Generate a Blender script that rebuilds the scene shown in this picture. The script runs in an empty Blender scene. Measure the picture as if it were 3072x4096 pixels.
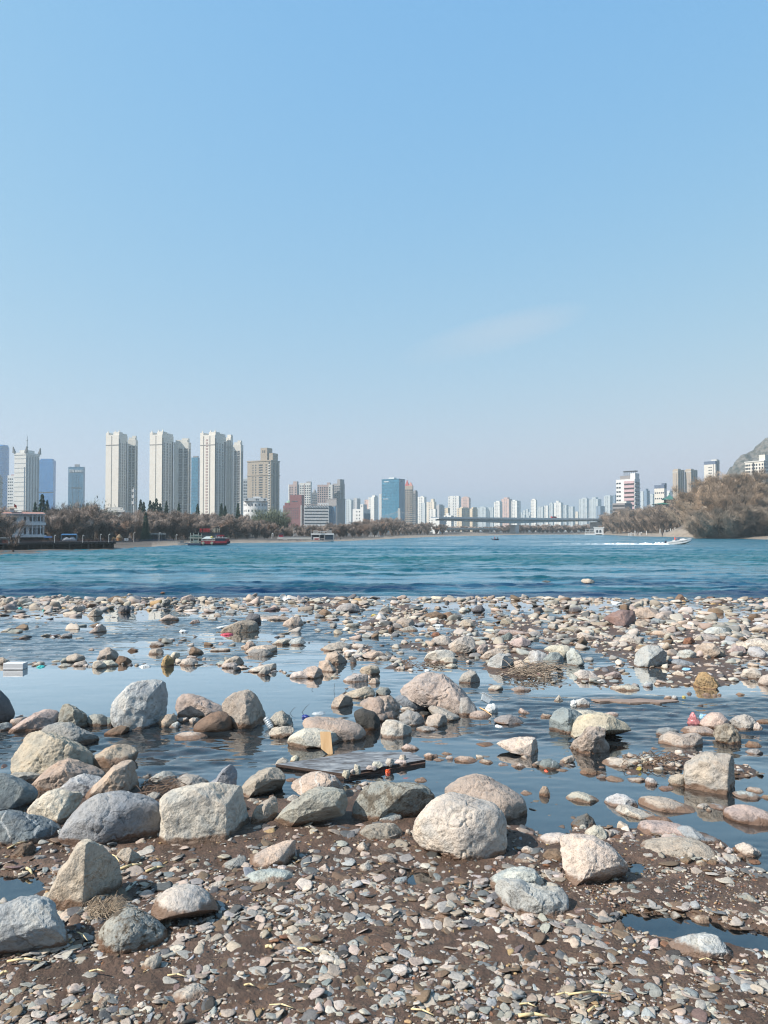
import bpy, bmesh, math, random
import numpy as np
from math import radians as R, sin, cos, tan, pi, atan2, sqrt, hypot
random.seed(7)
C = bpy.context.scene.collection
F = 2950.0                      # focal length in photo pixels (3072 x 4096)
HZ = 2122.0                     # horizon row
CH = 3.0                        # eye height over the water
TILT = math.atan((HZ - 2048) / F)

# ------------------------------------------------------------------ camera geometry
def ray(u, v):
    x = (u - 1536) / F; y = (2048 - v) / F
    return x, cos(TILT) - y * sin(TILT), sin(TILT) + y * cos(TILT)
def hit(u, v, z=0.0):
    x, y, w = ray(u, v)
    t = (z - CH) / w
    return x * t, y * t
def at_dist(u, d):
    return (u - 1536) * d / F, d
def px_of(x, y, z=0.0):
    dz = z - CH
    dep = y * cos(TILT) + dz * sin(TILT)
    up = -y * sin(TILT) + dz * cos(TILT)
    return 1536 + F * x / dep, 2048 - F * up / dep
def bearing(x, y):
    return atan2(x, y)
def z_at(v, d):
    return CH + (HZ - v) * d / F

# ------------------------------------------------------------------ noise
def _hash(i, j, k, seed):
    h = (i * 374761393 + j * 668265263 + k * 2147483647 + seed * 974634541) & 0xffffffff
    h = ((h ^ (h >> 13)) * 1274126177) & 0xffffffff
    h = (h ^ (h >> 16)) & 0xffff
    return h / 32767.5 - 1.0
def vnoise(P, seed=0):
    P = np.asarray(P, float)
    I = np.floor(P).astype(np.int64); f = P - I
    f = f * f * f * (f * (f * 6 - 15) + 10)
    i, j, k = I[:, 0], I[:, 1], I[:, 2]
    fx, fy, fz = f[:, 0], f[:, 1], f[:, 2]
    def h(a, b, c): return _hash(i + a, j + b, k + c, seed)
    x00 = h(0,0,0) * (1 - fx) + h(1,0,0) * fx
    x10 = h(0,1,0) * (1 - fx) + h(1,1,0) * fx
    x01 = h(0,0,1) * (1 - fx) + h(1,0,1) * fx
    x11 = h(0,1,1) * (1 - fx) + h(1,1,1) * fx
    y0 = x00 * (1 - fy) + x10 * fy; y1 = x01 * (1 - fy) + x11 * fy
    return y0 * (1 - fz) + y1 * fz
def fbm(P, seed=0, oct=4, gain=0.5):
    s = 0; a = 1.0; Q = np.asarray(P, float)
    for o in range(oct):
        s = s + a * vnoise(Q, seed + o * 17); Q = Q * 2.03 + 11.7; a *= gain
    return s
def fbm2(x, y, seed=0, oct=4):
    return fbm(np.stack([x, y, np.zeros_like(x) + 0.37], 1), seed, oct)

# ------------------------------------------------------------------ objects
def link(o, parent=None):
    C.objects.link(o)
    if parent is not None: o.parent = parent
    return o
def mesh_from(name, V, Fc, mat=None, smooth=False):
    me = bpy.data.meshes.new(name)
    V = np.asarray(V, np.float32).reshape(-1, 3)
    if isinstance(Fc, np.ndarray):
        n, k = Fc.shape
        me.vertices.add(len(V)); me.vertices.foreach_set('co', V.ravel())
        me.loops.add(n * k); me.loops.foreach_set('vertex_index', Fc.astype(np.int32).ravel())
        me.polygons.add(n)
        me.polygons.foreach_set('loop_start', np.arange(0, n * k, k, dtype=np.int32))
        me.polygons.foreach_set('loop_total', np.full(n, k, np.int32))
        me.update(calc_edges=True)
    else:
        me.from_pydata([tuple(v) for v in V], [], [tuple(f) for f in Fc]); me.update()
    if smooth: me.polygons.foreach_set('use_smooth', np.ones(len(me.polygons), bool))
    if mat is not None: me.materials.append(mat)
    return me
def mk(name, V, Fc, mat, parent=None, loc=(0, 0, 0), smooth=False):
    o = bpy.data.objects.new(name, mesh_from(name, V, Fc, mat, smooth))
    o.location = loc
    return link(o, parent)
def tag(o, label=None, cat=None, group=None, kind=None):
    if label: o['label'] = label
    if cat: o['category'] = cat
    if group: o['group'] = group
    if kind: o['kind'] = kind
    return o
def empty(name, loc, rz=0.0, s=1.0, label=None, cat=None, group=None):
    o = bpy.data.objects.new(name, None); o.empty_display_size = 0.2
    o.location = loc; o.rotation_euler = (0, 0, rz); o.scale = (s, s, s)
    C.objects.link(o)
    return tag(o, label, cat, group)
def copy_tree(o, parent=None):
    c = o.copy(); C.objects.link(c); c.parent = parent
    for ch in [x for x in C.objects if x.parent == o]:
        copy_tree(ch, c)
    return c

class MB:
    """collects boxes, tubes and prisms for ONE mesh"""
    def __init__(s): s.V = []; s.F = []
    def add(s, V, Fc):
        n = len(s.V); s.V += [tuple(v) for v in V]; s.F += [tuple(i + n for i in f) for f in Fc]; return s
    def box(s, x0, x1, y0, y1, z0, z1):
        V = [(x, y, z) for z in (z0, z1) for y in (y0, y1) for x in (x0, x1)]
        return s.add(V, [(0,2,3,1),(4,5,7,6),(0,1,5,4),(2,6,7,3),(0,4,6,2),(1,3,7,5)])
    def frustum(s, b, t):      # b,t = (x0,x1,y0,y1,z)
        V = [(x, y, b[4]) for y in b[2:4] for x in b[0:2]] + [(x, y, t[4]) for y in t[2:4] for x in t[0:2]]
        return s.add(V, [(0,2,3,1),(4,5,7,6),(0,1,5,4),(2,6,7,3),(0,4,6,2),(1,3,7,5)])
    def tube(s, p, q, r0, r1=None, n=8, caps=True):
        r1 = r0 if r1 is None else r1
        p = np.array(p, float); q = np.array(q, float); d = q - p; L = np.linalg.norm(d)
        if L < 1e-9: return s
        d /= L; a = np.cross(d, (0, 0, 1.0) if abs(d[2]) < .9 else (1.0, 0, 0)); a /= np.linalg.norm(a); b = np.cross(d, a)
        V = []
        for c, r in ((p, r0), (q, r1)):
            for i in range(n):
                t = 2 * pi * i / n; V.append(c + r * (a * cos(t) + b * sin(t)))
        Fc = [(i, (i + 1) % n, n + (i + 1) % n, n + i) for i in range(n)]
        if caps: Fc += [tuple(range(n))[::-1], tuple(range(n, 2 * n))]
        return s.add(V, Fc)
    def path(s, pts, rad, n=6):
        for i in range(len(pts) - 1):
            s.tube(pts[i], pts[i + 1], rad[i], rad[i + 1], n)
        return s
    def lathe(s, prof, n=16, c=(0, 0, 0)):     # prof: (r, z)
        V = []; m = len(prof)
        for r, z in prof:
            for i in range(n):
                t = 2 * pi * i / n; V.append((c[0] + r * cos(t), c[1] + r * sin(t), c[2] + z))
        Fc = [(j * n + i, j * n + (i + 1) % n, (j + 1) * n + (i + 1) % n, (j + 1) * n + i) for j in range(m - 1) for i in range(n)]
        Fc += [tuple(range(n))[::-1], tuple(range((m - 1) * n, m * n))]
        return s.add(V, Fc)
    def prism(s, pts, y0, y1):                  # polygon in x-z, extruded along y
        n = len(pts)
        V = [(x, y0, z) for x, z in pts] + [(x, y1, z) for x, z in pts]
        Fc = [tuple(range(n)), tuple(range(n, 2 * n))[::-1]] + [(i, n + i, n + (i + 1) % n, (i + 1) % n) for i in range(n)]
        return s.add(V, Fc)
    def slab(s, pts, z0, z1):                   # polygon in x-y, extruded along z
        n = len(pts)
        V = [(x, y, z0) for x, y in pts] + [(x, y, z1) for x, y in pts]
        Fc = [tuple(range(n))[::-1], tuple(range(n, 2 * n))] + [(i, (i + 1) % n, n + (i + 1) % n, n + i) for i in range(n)]
        return s.add(V, Fc)
    def build(s, name, mat, parent=None, loc=(0, 0, 0), smooth=False, fix=True):
        o = mk(name, s.V, s.F, mat, parent, loc, smooth)
        if fix:
            bm = bmesh.new(); bm.from_mesh(o.data); bmesh.ops.recalc_face_normals(bm, faces=bm.faces); bm.to_mesh(o.data); bm.free()
        return o

_ico = {}
def ico(n):
    if n not in _ico:
        bm = bmesh.new(); bmesh.ops.create_icosphere(bm, subdivisions=n, radius=1.0)
        V = np.array([v.co[:] for v in bm.verts]); V /= np.linalg.norm(V, axis=1)[:, None]
        bm.verts.index_update()
        Fc = np.array([[v.index for v in f.verts] for f in bm.faces], np.int32); bm.free()
        _ico[n] = (V, Fc)
    return _ico[n]

# ------------------------------------------------------------------ material helper
class NT:
    def __init__(s, name):
        s.m = bpy.data.materials.new(name); s.m.use_nodes = True
        s.t = s.m.node_tree; s.t.nodes.clear()
        s.out = s.n('ShaderNodeOutputMaterial')
    def n(s, typ, **kw):
        x = s.t.nodes.new(typ)
        for k, v in kw.items(): setattr(x, k, v)
        return x
    def l(s, a, b): s.t.links.new(a, b)
    def inp(s, node, key, v):
        if hasattr(v, 'links') or hasattr(v, 'is_linked'): s.l(v, node.inputs[key])
        else: node.inputs[key].default_value = v
    def math(s, op, a, b=None, c=None, clamp=False):
        x = s.n('ShaderNodeMath', operation=op, use_clamp=clamp)
        for i, v in enumerate((a, b, c)):
            if v is not None: s.inp(x, i, v)
        return x.outputs[0]
    def noise(s, vec, scale, detail=3, rough=.55, dist=0.0):
        x = s.n('ShaderNodeTexNoise'); s.l(vec, x.inputs['Vector'])
        x.inputs['Scale'].default_value = scale; x.inputs['Detail'].default_value = detail
        x.inputs['Roughness'].default_value = rough; x.inputs['Distortion'].default_value = dist
        return x.outputs['Fac']
    def ramp(s, fac, stops, interp='LINEAR'):
        x = s.n('ShaderNodeValToRGB'); s.l(fac, x.inputs[0]); cr = x.color_ramp; cr.interpolation = interp
        while len(cr.elements) < len(stops): cr.elements.new(0.5)
        for e, (p, c) in zip(cr.elements, stops):
            e.position = p; e.color = (c, c, c, 1) if isinstance(c, (int, float)) else (*c, 1)
        return x.outputs[0]
    def mix(s, fac, a, b, mode='MIX'):
        x = s.n('ShaderNodeMix', data_type='RGBA', blend_type=mode)
        s.inp(x, 0, fac)
        for i, v in ((6, a), (7, b)):
            if isinstance(v, tuple) and len(v) == 3: v = (*v, 1)
            s.inp(x, i, v)
        return x.outputs[2]
    def mapr(s, v, a, b, c=0.0, d=1.0):
        x = s.n('ShaderNodeMapRange'); s.l(v, x.inputs[0])
        for i, q in enumerate((a, b, c, d)): x.inputs[i + 1].default_value = q
        return x.outputs[0]
    def scalev(s, vec, k):
        x = s.n('ShaderNodeMapping'); s.l(vec, x.inputs[0]); x.inputs['Scale'].default_value = k
        return x.outputs[0]
    def obj(s): return s.n('ShaderNodeTexCoord').outputs['Object']
    def pos(s): return s.n('ShaderNodeNewGeometry').outputs['Position']
    def sep(s, v):
        x = s.n('ShaderNodeSeparateXYZ'); s.l(v, x.inputs[0]); return x.outputs
    def bump(s, h, strength, dist, normal=None):
        x = s.n('ShaderNodeBump'); s.l(h, x.inputs['Height']); s.inp(x, 'Strength', strength); x.inputs['Distance'].default_value = dist
        if normal is not None: s.l(normal, x.inputs['Normal'])
        return x.outputs[0]
    def bsdf(s, color, rough=.8, normal=None, **kw):
        x = s.n('ShaderNodeBsdfPrincipled')
        if isinstance(color, tuple) and len(color) == 3: color = (*color, 1)
        s.inp(x, 'Base Color', color); s.inp(x, 'Roughness', rough)
        if normal is not None: s.l(normal, x.inputs['Normal'])
        for k, v in kw.items(): s.inp(x, k.replace('_', ' '), v)
        return x.outputs[0]
    def done(s, sh):
        s.l(sh, s.out.inputs[0]); return s.m

_pm = {}
PK = 0.70                        # the photograph's whites sit a little under paper white
def paint(name, col, rough=.6, metal=0.0, var=.12, scale=2.0, spec=None):
    """a plain painted / built material with slight wear"""
    if name in _pm: return _pm[name]
    t = NT(name); f = t.noise(t.obj(), scale, 4)
    col = tuple(PK * v for v in col)
    c = t.mix(1.0, (*col, 1), t.ramp(f, [(0.3, 1 - var), (0.7, 1.0)]), 'MULTIPLY')
    kw = {'Metallic': metal}
    if spec is not None: kw['Specular_IOR_Level'] = spec
    _pm[name] = t.done(t.bsdf(c, rough, **kw)); return _pm[name]
def tinted(name, rough=.8, var=.2, scale=2.0, bumpd=None):
    """colour comes from the object's own colour"""
    if name in _pm: return _pm[name]
    t = NT(name); oi = t.n('ShaderNodeObjectInfo'); f = t.noise(t.obj(), scale, 4)
    c = t.mix(1.0, oi.outputs['Color'], t.ramp(f, [(0.3, 1 - var), (0.7, 1.0)]), 'MULTIPLY')
    _pm[name] = t.done(t.bsdf(c, rough)); return _pm[name]
# ------------------------------------------------------------------ camera, light, sky
sc = bpy.context.scene
cam = bpy.data.cameras.new('camera'); co = bpy.data.objects.new('camera', cam); C.objects.link(co)
cam.sensor_fit = 'VERTICAL'; cam.sensor_height = 36.0; cam.lens = 36.0 * F / 4096
cam.clip_start = 0.05; cam.clip_end = 30000
co.location = (0, 0, CH); co.rotation_euler = (R(90) + TILT, 0, 0)
sc.camera = co
HAZE = 0.00031
SUN_EL, SUN_AZ = R(42), R(-114)          # azimuth from +Y (view direction), to the left and a little behind
sd = (sin(SUN_AZ) * cos(SUN_EL), cos(SUN_AZ) * cos(SUN_EL), sin(SUN_EL))
sl = bpy.data.lights.new('sun', 'SUN'); sl.energy = 5.0; sl.angle = R(0.53); sl.color = (1.0, .95, .87)
so = bpy.data.objects.new('sun', sl); C.objects.link(so)
so.rotation_euler = (R(90) - SUN_EL, 0, atan2(sd[1], sd[0]) + R(90))
so.location = (sd[0] * 50, sd[1] * 50, sd[2] * 50)
w = bpy.data.worlds.new('World'); sc.world = w; w.use_nodes = True
nt = w.node_tree; nt.nodes.clear()
sky = nt.nodes.new('ShaderNodeTexSky'); sky.sky_type = 'NISHITA'; sky.sun_disc = False
sky.sun_elevation = SUN_EL; sky.sun_rotation = SUN_AZ
sky.altitude = 0; sky.air_density = 2.0; sky.dust_density = 1.0; sky.ozone_density = 4.0
bg = nt.nodes.new('ShaderNodeBackground'); bg.inputs['Strength'].default_value = SKY_S = 0.13
wo = nt.nodes.new('ShaderNodeOutputWorld')
sp_ = nt.nodes.new('ShaderNodeSeparateColor'); hs = nt.nodes.new('ShaderNodeCombineColor'); nt.links.new(sky.outputs[0], sp_.inputs[0])
for i_, (gain, pw_) in enumerate(((.79, .870), (1.66, .442), (3.8, .05))):      # the camera's flat, hazy rendering of the sky, per channel
    a_ = nt.nodes.new('ShaderNodeMath'); a_.operation = 'POWER'; nt.links.new(sp_.outputs[i_], a_.inputs[0]); a_.inputs[1].default_value = pw_
    b_ = nt.nodes.new('ShaderNodeMath'); b_.operation = 'MULTIPLY'; nt.links.new(a_.outputs[0], b_.inputs[0]); b_.inputs[1].default_value = gain
    nt.links.new(b_.outputs[0], hs.inputs[i_])
# one faint streak of high cloud, part of the sky
tc = nt.nodes.new('ShaderNodeTexCoord')
mp = nt.nodes.new('ShaderNodeMapping'); nt.links.new(tc.outputs['Generated'], mp.inputs[0])
mp.inputs['Rotation'].default_value = (0, R(14), 0); mp.inputs['Scale'].default_value = (2.2, 2.2, 17)
ns = nt.nodes.new('ShaderNodeTexNoise'); ns.inputs['Scale'].default_value = 1.6; ns.inputs['Detail'].default_value = 5
nt.links.new(mp.outputs[0], ns.inputs['Vector'])
def wmath(op, a, b=None, clamp=False):
    x = nt.nodes.new('ShaderNodeMath'); x.operation = op; x.use_clamp = clamp
    for i, v in enumerate((a, b)):
        if v is None: continue
        if isinstance(v, (int, float)): x.inputs[i].default_value = v
        else: nt.links.new(v, x.inputs[i])
    return x.outputs[0]
cx, cy, cz = ray(1960, 1345); ln = sqrt(cx*cx+cy*cy+cz*cz); cdir = (cx/ln, cy/ln, cz/ln)
sx = nt.nodes.new('ShaderNodeSeparateXYZ'); nt.links.new(tc.outputs['Generated'], sx.inputs[0])
dx = wmath('SUBTRACT', sx.outputs[0], cdir[0]); dz = wmath('SUBTRACT', sx.outputs[2], cdir[2])
dzz = wmath('SUBTRACT', dz, wmath('MULTIPLY', dx, 0.22))
e2 = wmath('ADD', wmath('POWER', wmath('MULTIPLY', wmath('ABSOLUTE', dx), 8.0), 2.0), wmath('POWER', wmath('MULTIPLY', wmath('ABSOLUTE', dzz), 38.0), 2.0))
msk = wmath('MULTIPLY', wmath('SUBTRACT', 1.0, e2, True), ns.outputs['Fac'])
mixc = nt.nodes.new('ShaderNodeMix'); mixc.data_type = 'RGBA'
nt.links.new(wmath('MULTIPLY', msk, 0.62), mixc.inputs[0]); nt.links.new(hs.outputs[0], mixc.inputs[6]); mixc.inputs[7].default_value = (3.2, 3.5, 3.9, 1)
nt.links.new(mixc.outputs[2], bg.inputs['Color']); nt.links.new(bg.outputs[0], wo.inputs['Surface'])
sc.view_settings.view_transform = 'Standard'; sc.view_settings.look = 'None'; sc.view_settings.gamma = 1.0
sc.view_settings.exposure = 0.6; sc.view_settings.use_curve_mapping = False
sc.render.engine = 'CYCLES'
sc.cycles.use_denoising = True; sc.cycles.denoiser = 'OPENIMAGEDENOISE'; sc.cycles.denoising_input_passes = 'RGB'; sc.cycles.use_adaptive_sampling = False; sc.cycles.max_bounces = 8; sc.cycles.transparent_max_bounces = 16
sc.cycles.volume_bounces = 0; sc.cycles.caustics_reflective = False; sc.cycles.caustics_refractive = False
sc.cycles.sample_clamp_indirect = 4.0; sc.cycles.filter_width = 1.15

# ------------------------------------------------------------------ terrain
LAND = [
 [(-1300,3420),(-300,3380),(0,3350),(120,3180),(400,3165),(560,3135),(700,3140),(800,3165),(960,3205),(1000,3180),(1150,3170),(1350,3150),(1420,3112),(1560,3112),(1600,3180),(1800,3250),(2060,3280),(2130,3300),(2200,3330),(2260,3290),(2400,3285),(2540,3290),(2760,3295),(2880,3340),(2960,3420),(3020,3462),(3072,3480),(4300,3490),(4300,5400),(-1300,5400)],
 [(2220,2700),(2400,2655),(2700,2645),(3072,2670),(3900,2670),(3900,2720),(3072,2735),(2800,2752),(2500,2748),(2300,2742)],
 [(1830,2655),(2000,2640),(2230,2670),(2200,2725),(1950,2705)],
 [(1480,2648),(1620,2648),(1620,2668),(1480,2672)],
 [(2540,3010),(2760,3025),(2720,3075),(2560,3060)],
 [(2120,3030),(2330,3040),(2330,3066),(2120,3062)],
 [(-1300,2398),(4300,2398),(4300,2415),(-1300,2415)],
 [(2200,2560),(3900,2560),(3900,2640),(2500,2640)],
 [(1560,2560),(2060,2560),(2180,2610),(1900,2625),(1560,2600)],
 [(2300,2490),(3900,2480),(3900,2510),(2500,2520)],
 [(1330,2612),(1500,2612),(1500,2632),(1330,2628)],
 [(1180,2702),(1330,2702),(1330,2716),(1180,2714)],
 [(2560,3030),(2760,3036),(2730,3070),(2560,3062)],
]
POOL = [
 [(-120,3505),(60,3492),(205,3512),(222,3560),(120,3596),(-60,3592)],
 [(2440,3628),(2560,3638),(2700,3655),(2840,3668),(2910,3700),(3072,3722),(3400,3730),(3400,3790),(3060,3782),(2900,3765),(2790,3742),(2690,3752),(2600,3722),(2490,3692)],
 [(1618,3478),(1735,3478),(1722,3516),(1610,3506)],
 [(2495,3440),(2580,3440),(2585,3464),(2490,3464)],
 [(2480,2672),(2700,2684),(2640,2734),(2480,2722)],
]
U0, U1, US = -1300, 4380, 10
V0, V1, VS = 2386, 5400, 6
_nu, _nv = (U1 - U0) // US + 1, (V1 - V0) // VS + 1
_gu, _gv = np.meshgrid(U0 + US * np.arange(_nu), V0 + VS * np.arange(_nv))
def in_poly(poly, X, Y):
    ins = np.zeros(X.shape, bool); n = len(poly)
    for i in range(n):
        (x1, y1), (x2, y2) = poly[i], poly[(i + 1) % n]
        if y1 == y2: continue
        c = ((y1 > Y) != (y2 > Y)) & (X < (x2 - x1) * (Y - y1) / (y2 - y1) + x1)
        ins ^= c
    return ins
def blur(a, k, ax):
    s = np.zeros_like(a); n = 0
    for d in range(-k, k + 1): s += np.roll(a, d, ax); n += 1
    return s / n
_wob = fbm2(_gu.ravel() / 90.0, _gv.ravel() / 30.0, 5, 3).reshape(_gu.shape)
_wob2 = fbm2(_gu.ravel() / 70.0 + 40, _gv.ravel() / 24.0, 9, 3).reshape(_gu.shape)
_m = np.zeros(_gu.shape)
for p in LAND: _m[in_poly(p, _gu + 22 * _wob, _gv + 10 * _wob2)] = 1
_bar = .9 * _wob + .8 * fbm2(_gu.ravel() / 210.0 + 7, _gv.ravel() / 34.0, 15, 3).reshape(_gu.shape)
_z = in_poly([(1450,2440),(2000,2430),(3900,2420),(3900,2650),(2150,2650),(1700,2620),(1350,2610)], _gu, _gv)
_m[_z & (_bar > -.12)] = 1
_z = in_poly([(-1300,2400),(3900,2400),(3900,2446),(1200,2446),(600,2436),(-1300,2470)], _gu, _gv)
_m[_z & (_bar > .05)] = 1
_z = in_poly([(1250,2780),(1800,2830),(1750,2900),(1500,2870),(1250,2810)], _gu, _gv) | in_poly([(2350,2980),(2900,2990),(3072,3100),(2700,3120),(2350,3080)], _gu, _gv) | in_poly([(-300,2850),(1000,2860),(1000,2895),(-300,2900)], _gu, _gv)
_m[_z & (_bar > .28)] = 1
for p in POOL: _m[in_poly(p, _gu + 14 * _wob, _gv + 7 * _wob2)] = 0
for k in (3, 2):
    _m = blur(blur(_m, k, 0), k, 1)
_slope = np.clip((_gv - 3400) / 1700.0, 0, 1) * 0.10
_bed = -0.075 + 0.025 * _wob
_hgt = _bed * (1 - _m) + (0.035 + _slope + 0.018 * _wob) * _m
def near_h(x, y):
    x = np.asarray(x, float); y = np.asarray(y, float)
    yy = np.maximum(y, 0.4)
    u = 1536 + x / yy * F; v = HZ + CH * F / yy
    a = np.clip((u - U0) / US, 0, _nu - 1.001); b = np.clip((v - V0) / VS, 0, _nv - 1.001)
    i = a.astype(int); j = b.astype(int); fa = a - i; fb = b - j
    h = (_hgt[j, i] * (1 - fa) + _hgt[j, i + 1] * fa) * (1 - fb) + (_hgt[j + 1, i] * (1 - fa) + _hgt[j + 1, i + 1] * fa) * fb
    return h
SHORE_PX = [(-900,2262),(-300,2228),(0,2217),(130,2213),(250,2206),(370,2201),(700,2182),(950,2171),(1150,2170),(1400,2163),(1440,2161),(1600,2153),(1790,2145),(1950,2142.5),(2070,2139),(2200,2138),(2340,2138),(2420,2139),(2550,2145),(2770,2149),(2800,2151),(3072,2158),(3500,2163),(4600,2175)]
SHORE = [hit(u, v) for u, v in SHORE_PX]
RIVER = SHORE + [(900, 40), (900, -300), (-600, -300), (-600, 40)]
def shore_sd(x, y):
    d2 = np.full(x.shape, 1e12)
    for (x1, y1), (x2, y2) in zip(SHORE[:-1], SHORE[1:]):
        ex, ey = x2 - x1, y2 - y1
        t = np.clip(((x - x1) * ex + (y - y1) * ey) / (ex * ex + ey * ey), 0, 1)
        d2 = np.minimum(d2, (x - x1 - t * ex) ** 2 + (y - y1 - t * ey) ** 2)
    s = np.sqrt(d2)
    s[in_poly(RIVER, x, y)] *= -1
    return s
MOUND = (at_dist(3050, 318), at_dist(2900, 312))
def far_h(x, y):
    s = shore_sd(x, y)
    b = np.arctan2(x, y)
    right = np.clip((b - 0.255) / 0.05, 0, 1)
    out = np.where(s < 0, np.maximum(-1.6, s * 0.12), 0)
    up = np.minimum(s * 0.07, 0.55) + np.clip(s - 25, 0, 80) * 0.006
    up = np.where((b < -.335) & (y < 130), np.minimum(up, .02 + .22 * np.clip((y - 116) / 14, 0, 1)), up)
    upr = np.minimum(s * 0.09, 2.6) + np.clip(s - 40, 0, 80) * 0.02
    u = up * (1 - right) + upr * right
    for k, ((mx, my), (hh, sg)) in enumerate(zip(MOUND, ((13, 19), (3, 11)))):
        u = u + hh * np.exp(-((x - mx) ** 2 + (y - my - 22) ** 2) / (2 * sg * sg)) * np.clip(s / 12.0, 0, 1)
    bx, by = at_dist(1870, 455)                       # the pale sand bar under the bridge
    u = u + 1.4 * np.exp(-((x - bx) / 14) ** 2 - ((y - by - 12) / 14) ** 2)
    n = fbm2(x * 0.13, y * 0.13, 21, 4) * 0.14 * np.clip(s / 4.0, 0, 1)
    return np.where(s < 0, out, u + n)
def ground(x, y):
    x = np.atleast_1d(np.asarray(x, float)); y = np.atleast_1d(np.asarray(y, float))
    h = np.empty(x.shape); nr = y < 33.0
    h[nr] = near_h(x[nr], y[nr])
    if (~nr).any():
        h[~nr] = far_h(x[~nr], y[~nr])
    return h
def g1(x, y): return float(ground(x, y)[0])
def place(u, v, wet=True):
    """where the view ray through photo pixel (u, v) meets the ground or the water"""
    z = 0.0
    for _ in range(3):
        x, y = hit(u, v, z); z = near_1(x, y) if y < 33.6 else max(g1(x, y), -.05)
        if wet: z = max(z, 0.0)
    return x, y, z
_hl = _hgt.tolist()
def near_1(x, y):
    u = 1536 + x / y * F; v = HZ + CH * F / y
    a = min(max((u - U0) / US, 0), _nu - 1.001); b = min(max((v - V0) / VS, 0), _nv - 1.001)
    i = int(a); j = int(b); fa = a - i; fb = b - j
    return (_hl[j][i] * (1 - fa) + _hl[j][i + 1] * fa) * (1 - fb) + (_hl[j + 1][i] * (1 - fa) + _hl[j + 1][i + 1] * fa) * fb

def ground_mesh():
    a_f = np.radians(np.arange(-33, 33.01, 0.13)); a_c = np.radians(np.linspace(34, 86, 40))
    A = np.concatenate([-a_c[::-1], a_f, a_c])
    r = [0.8]
    while r[-1] < 36: r.append(r[-1] * 1.0085)
    while r[-1] < 90: r.append(r[-1] * 1.02)
    while r[-1] < 620: r.append(r[-1] * 1.011)
    while r[-1] < 7200: r.append(r[-1] * 1.09)
    r = np.array(r)
    RR, AA = np.meshgrid(r, A, indexing='ij')
    X = (RR * np.sin(AA)).ravel(); Y = (RR * np.cos(AA)).ravel()
    # blend across the drop from the stony strip to the deep channel
    Z = np.empty(X.shape); nr = Y < 36
    Z[nr] = near_h(X[nr], Y[nr]); Z[~nr] = far_h(X[~nr], Y[~nr])
    t = np.clip((Y - 33.0) / 3.0, 0, 1); Z = np.where(nr, Z * (1 - t) - 0.9 * t, Z)
    d = np.hypot(X, Y)
    fine = np.clip(1 - d / 30, 0, 1)
    Z += fine * (0.014 * fbm2(X * 6, Y * 6, 3, 3) + 0.011 * np.abs(fbm2(X * 19, Y * 19, 4, 3)) * np.clip((Z - .02) / .03, 0, 1))
    n, m = RR.shape
    i = np.arange(n - 1)[:, None] * m + np.arange(m - 1)[None, :]
    Fc = np.stack([i, i + 1, i + m + 1, i + m], -1).reshape(-1, 4)
    return np.stack([X, Y, Z], 1), Fc
def ground_mat():
    t = NT('riverbank_earth'); p = t.pos(); xyz = t.sep(p)
    far = t.mapr(xyz[1], 40, 60)
    n1 = t.noise(p, 2.2, 5); n2 = t.noise(p, 11, 5, .65); n3 = t.noise(p, 55, 4, .7)
    mud = t.ramp(n1, [(0.3, (.060, .034, .022)), (0.55, (.112, .066, .045)), (0.75, (.165, .105, .075))])
    grit = t.ramp(n3, [(0.36, (.014, .009, .007)), (0.5, (.055, .034, .023)), (0.62, (.16, .11, .07)), (0.72, (.26, .20, .15))])
    mud = t.mix(t.ramp(n2, [(0.46, 0.0), (0.6, .75)]), mud, grit)
    under = t.mix(t.mapr(t.math('ADD', xyz[2], t.math('MULTIPLY', n2, .02)), -.01, .035), (.095, .060, .038), mud)
    sand = t.ramp(t.noise(p, .35, 6, .65), [(0.3, (.15, .12, .095)), (0.55, (.25, .205, .16)), (0.75, (.31, .26, .21))])
    soil = t.ramp(t.noise(p, .5, 5), [(0.3, (.035, .028, .023)), (0.7, (.08, .062, .05))])
    att = t.n('ShaderNodeAttribute', attribute_name='sandy')
    farc = t.mix(att.outputs['Fac'], soil, sand)
    col = t.mix(far, under, farc)
    wet = t.mapr(t.math('ADD', xyz[2], t.math('MULTIPLY', n1, .05)), .03, .09)
    rough = t.math('ADD', t.math('MULTIPLY', wet, .35), .45)
    b = t.bump(n3, .8, .025, t.bump(n2, .9, .06))
    return t.done(t.bsdf(col, rough, b))
gv, gf = ground_mesh()
go = mk('ground', gv, gf, ground_mat(), smooth=True); tag(go, kind='structure', cat='ground', label='brown mud and gravel river bank with sandy far shores')
_s = shore_sd(gv[:, 0].astype(float), gv[:, 1].astype(float))
_b = np.degrees(np.arctan2(gv[:, 0], gv[:, 1]))
_dk = np.where((_b < -17.5) & (gv[:, 1] < 260), .25, 1.0)
_dk = np.where((_b > 14) & (gv[:, 2] > 4.2), .1, _dk)
sandy = _dk * np.clip(1 - _s / np.where(_b > 14, 60.0, np.where(_b > 0, 22.0, np.where(_b > -9, 7.0, 9.0))), 0, 1) ** .6
at = go.data.attributes.new('sandy', 'FLOAT', 'POINT'); at.data.foreach_set('value', sandy.astype(np.float32))

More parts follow.
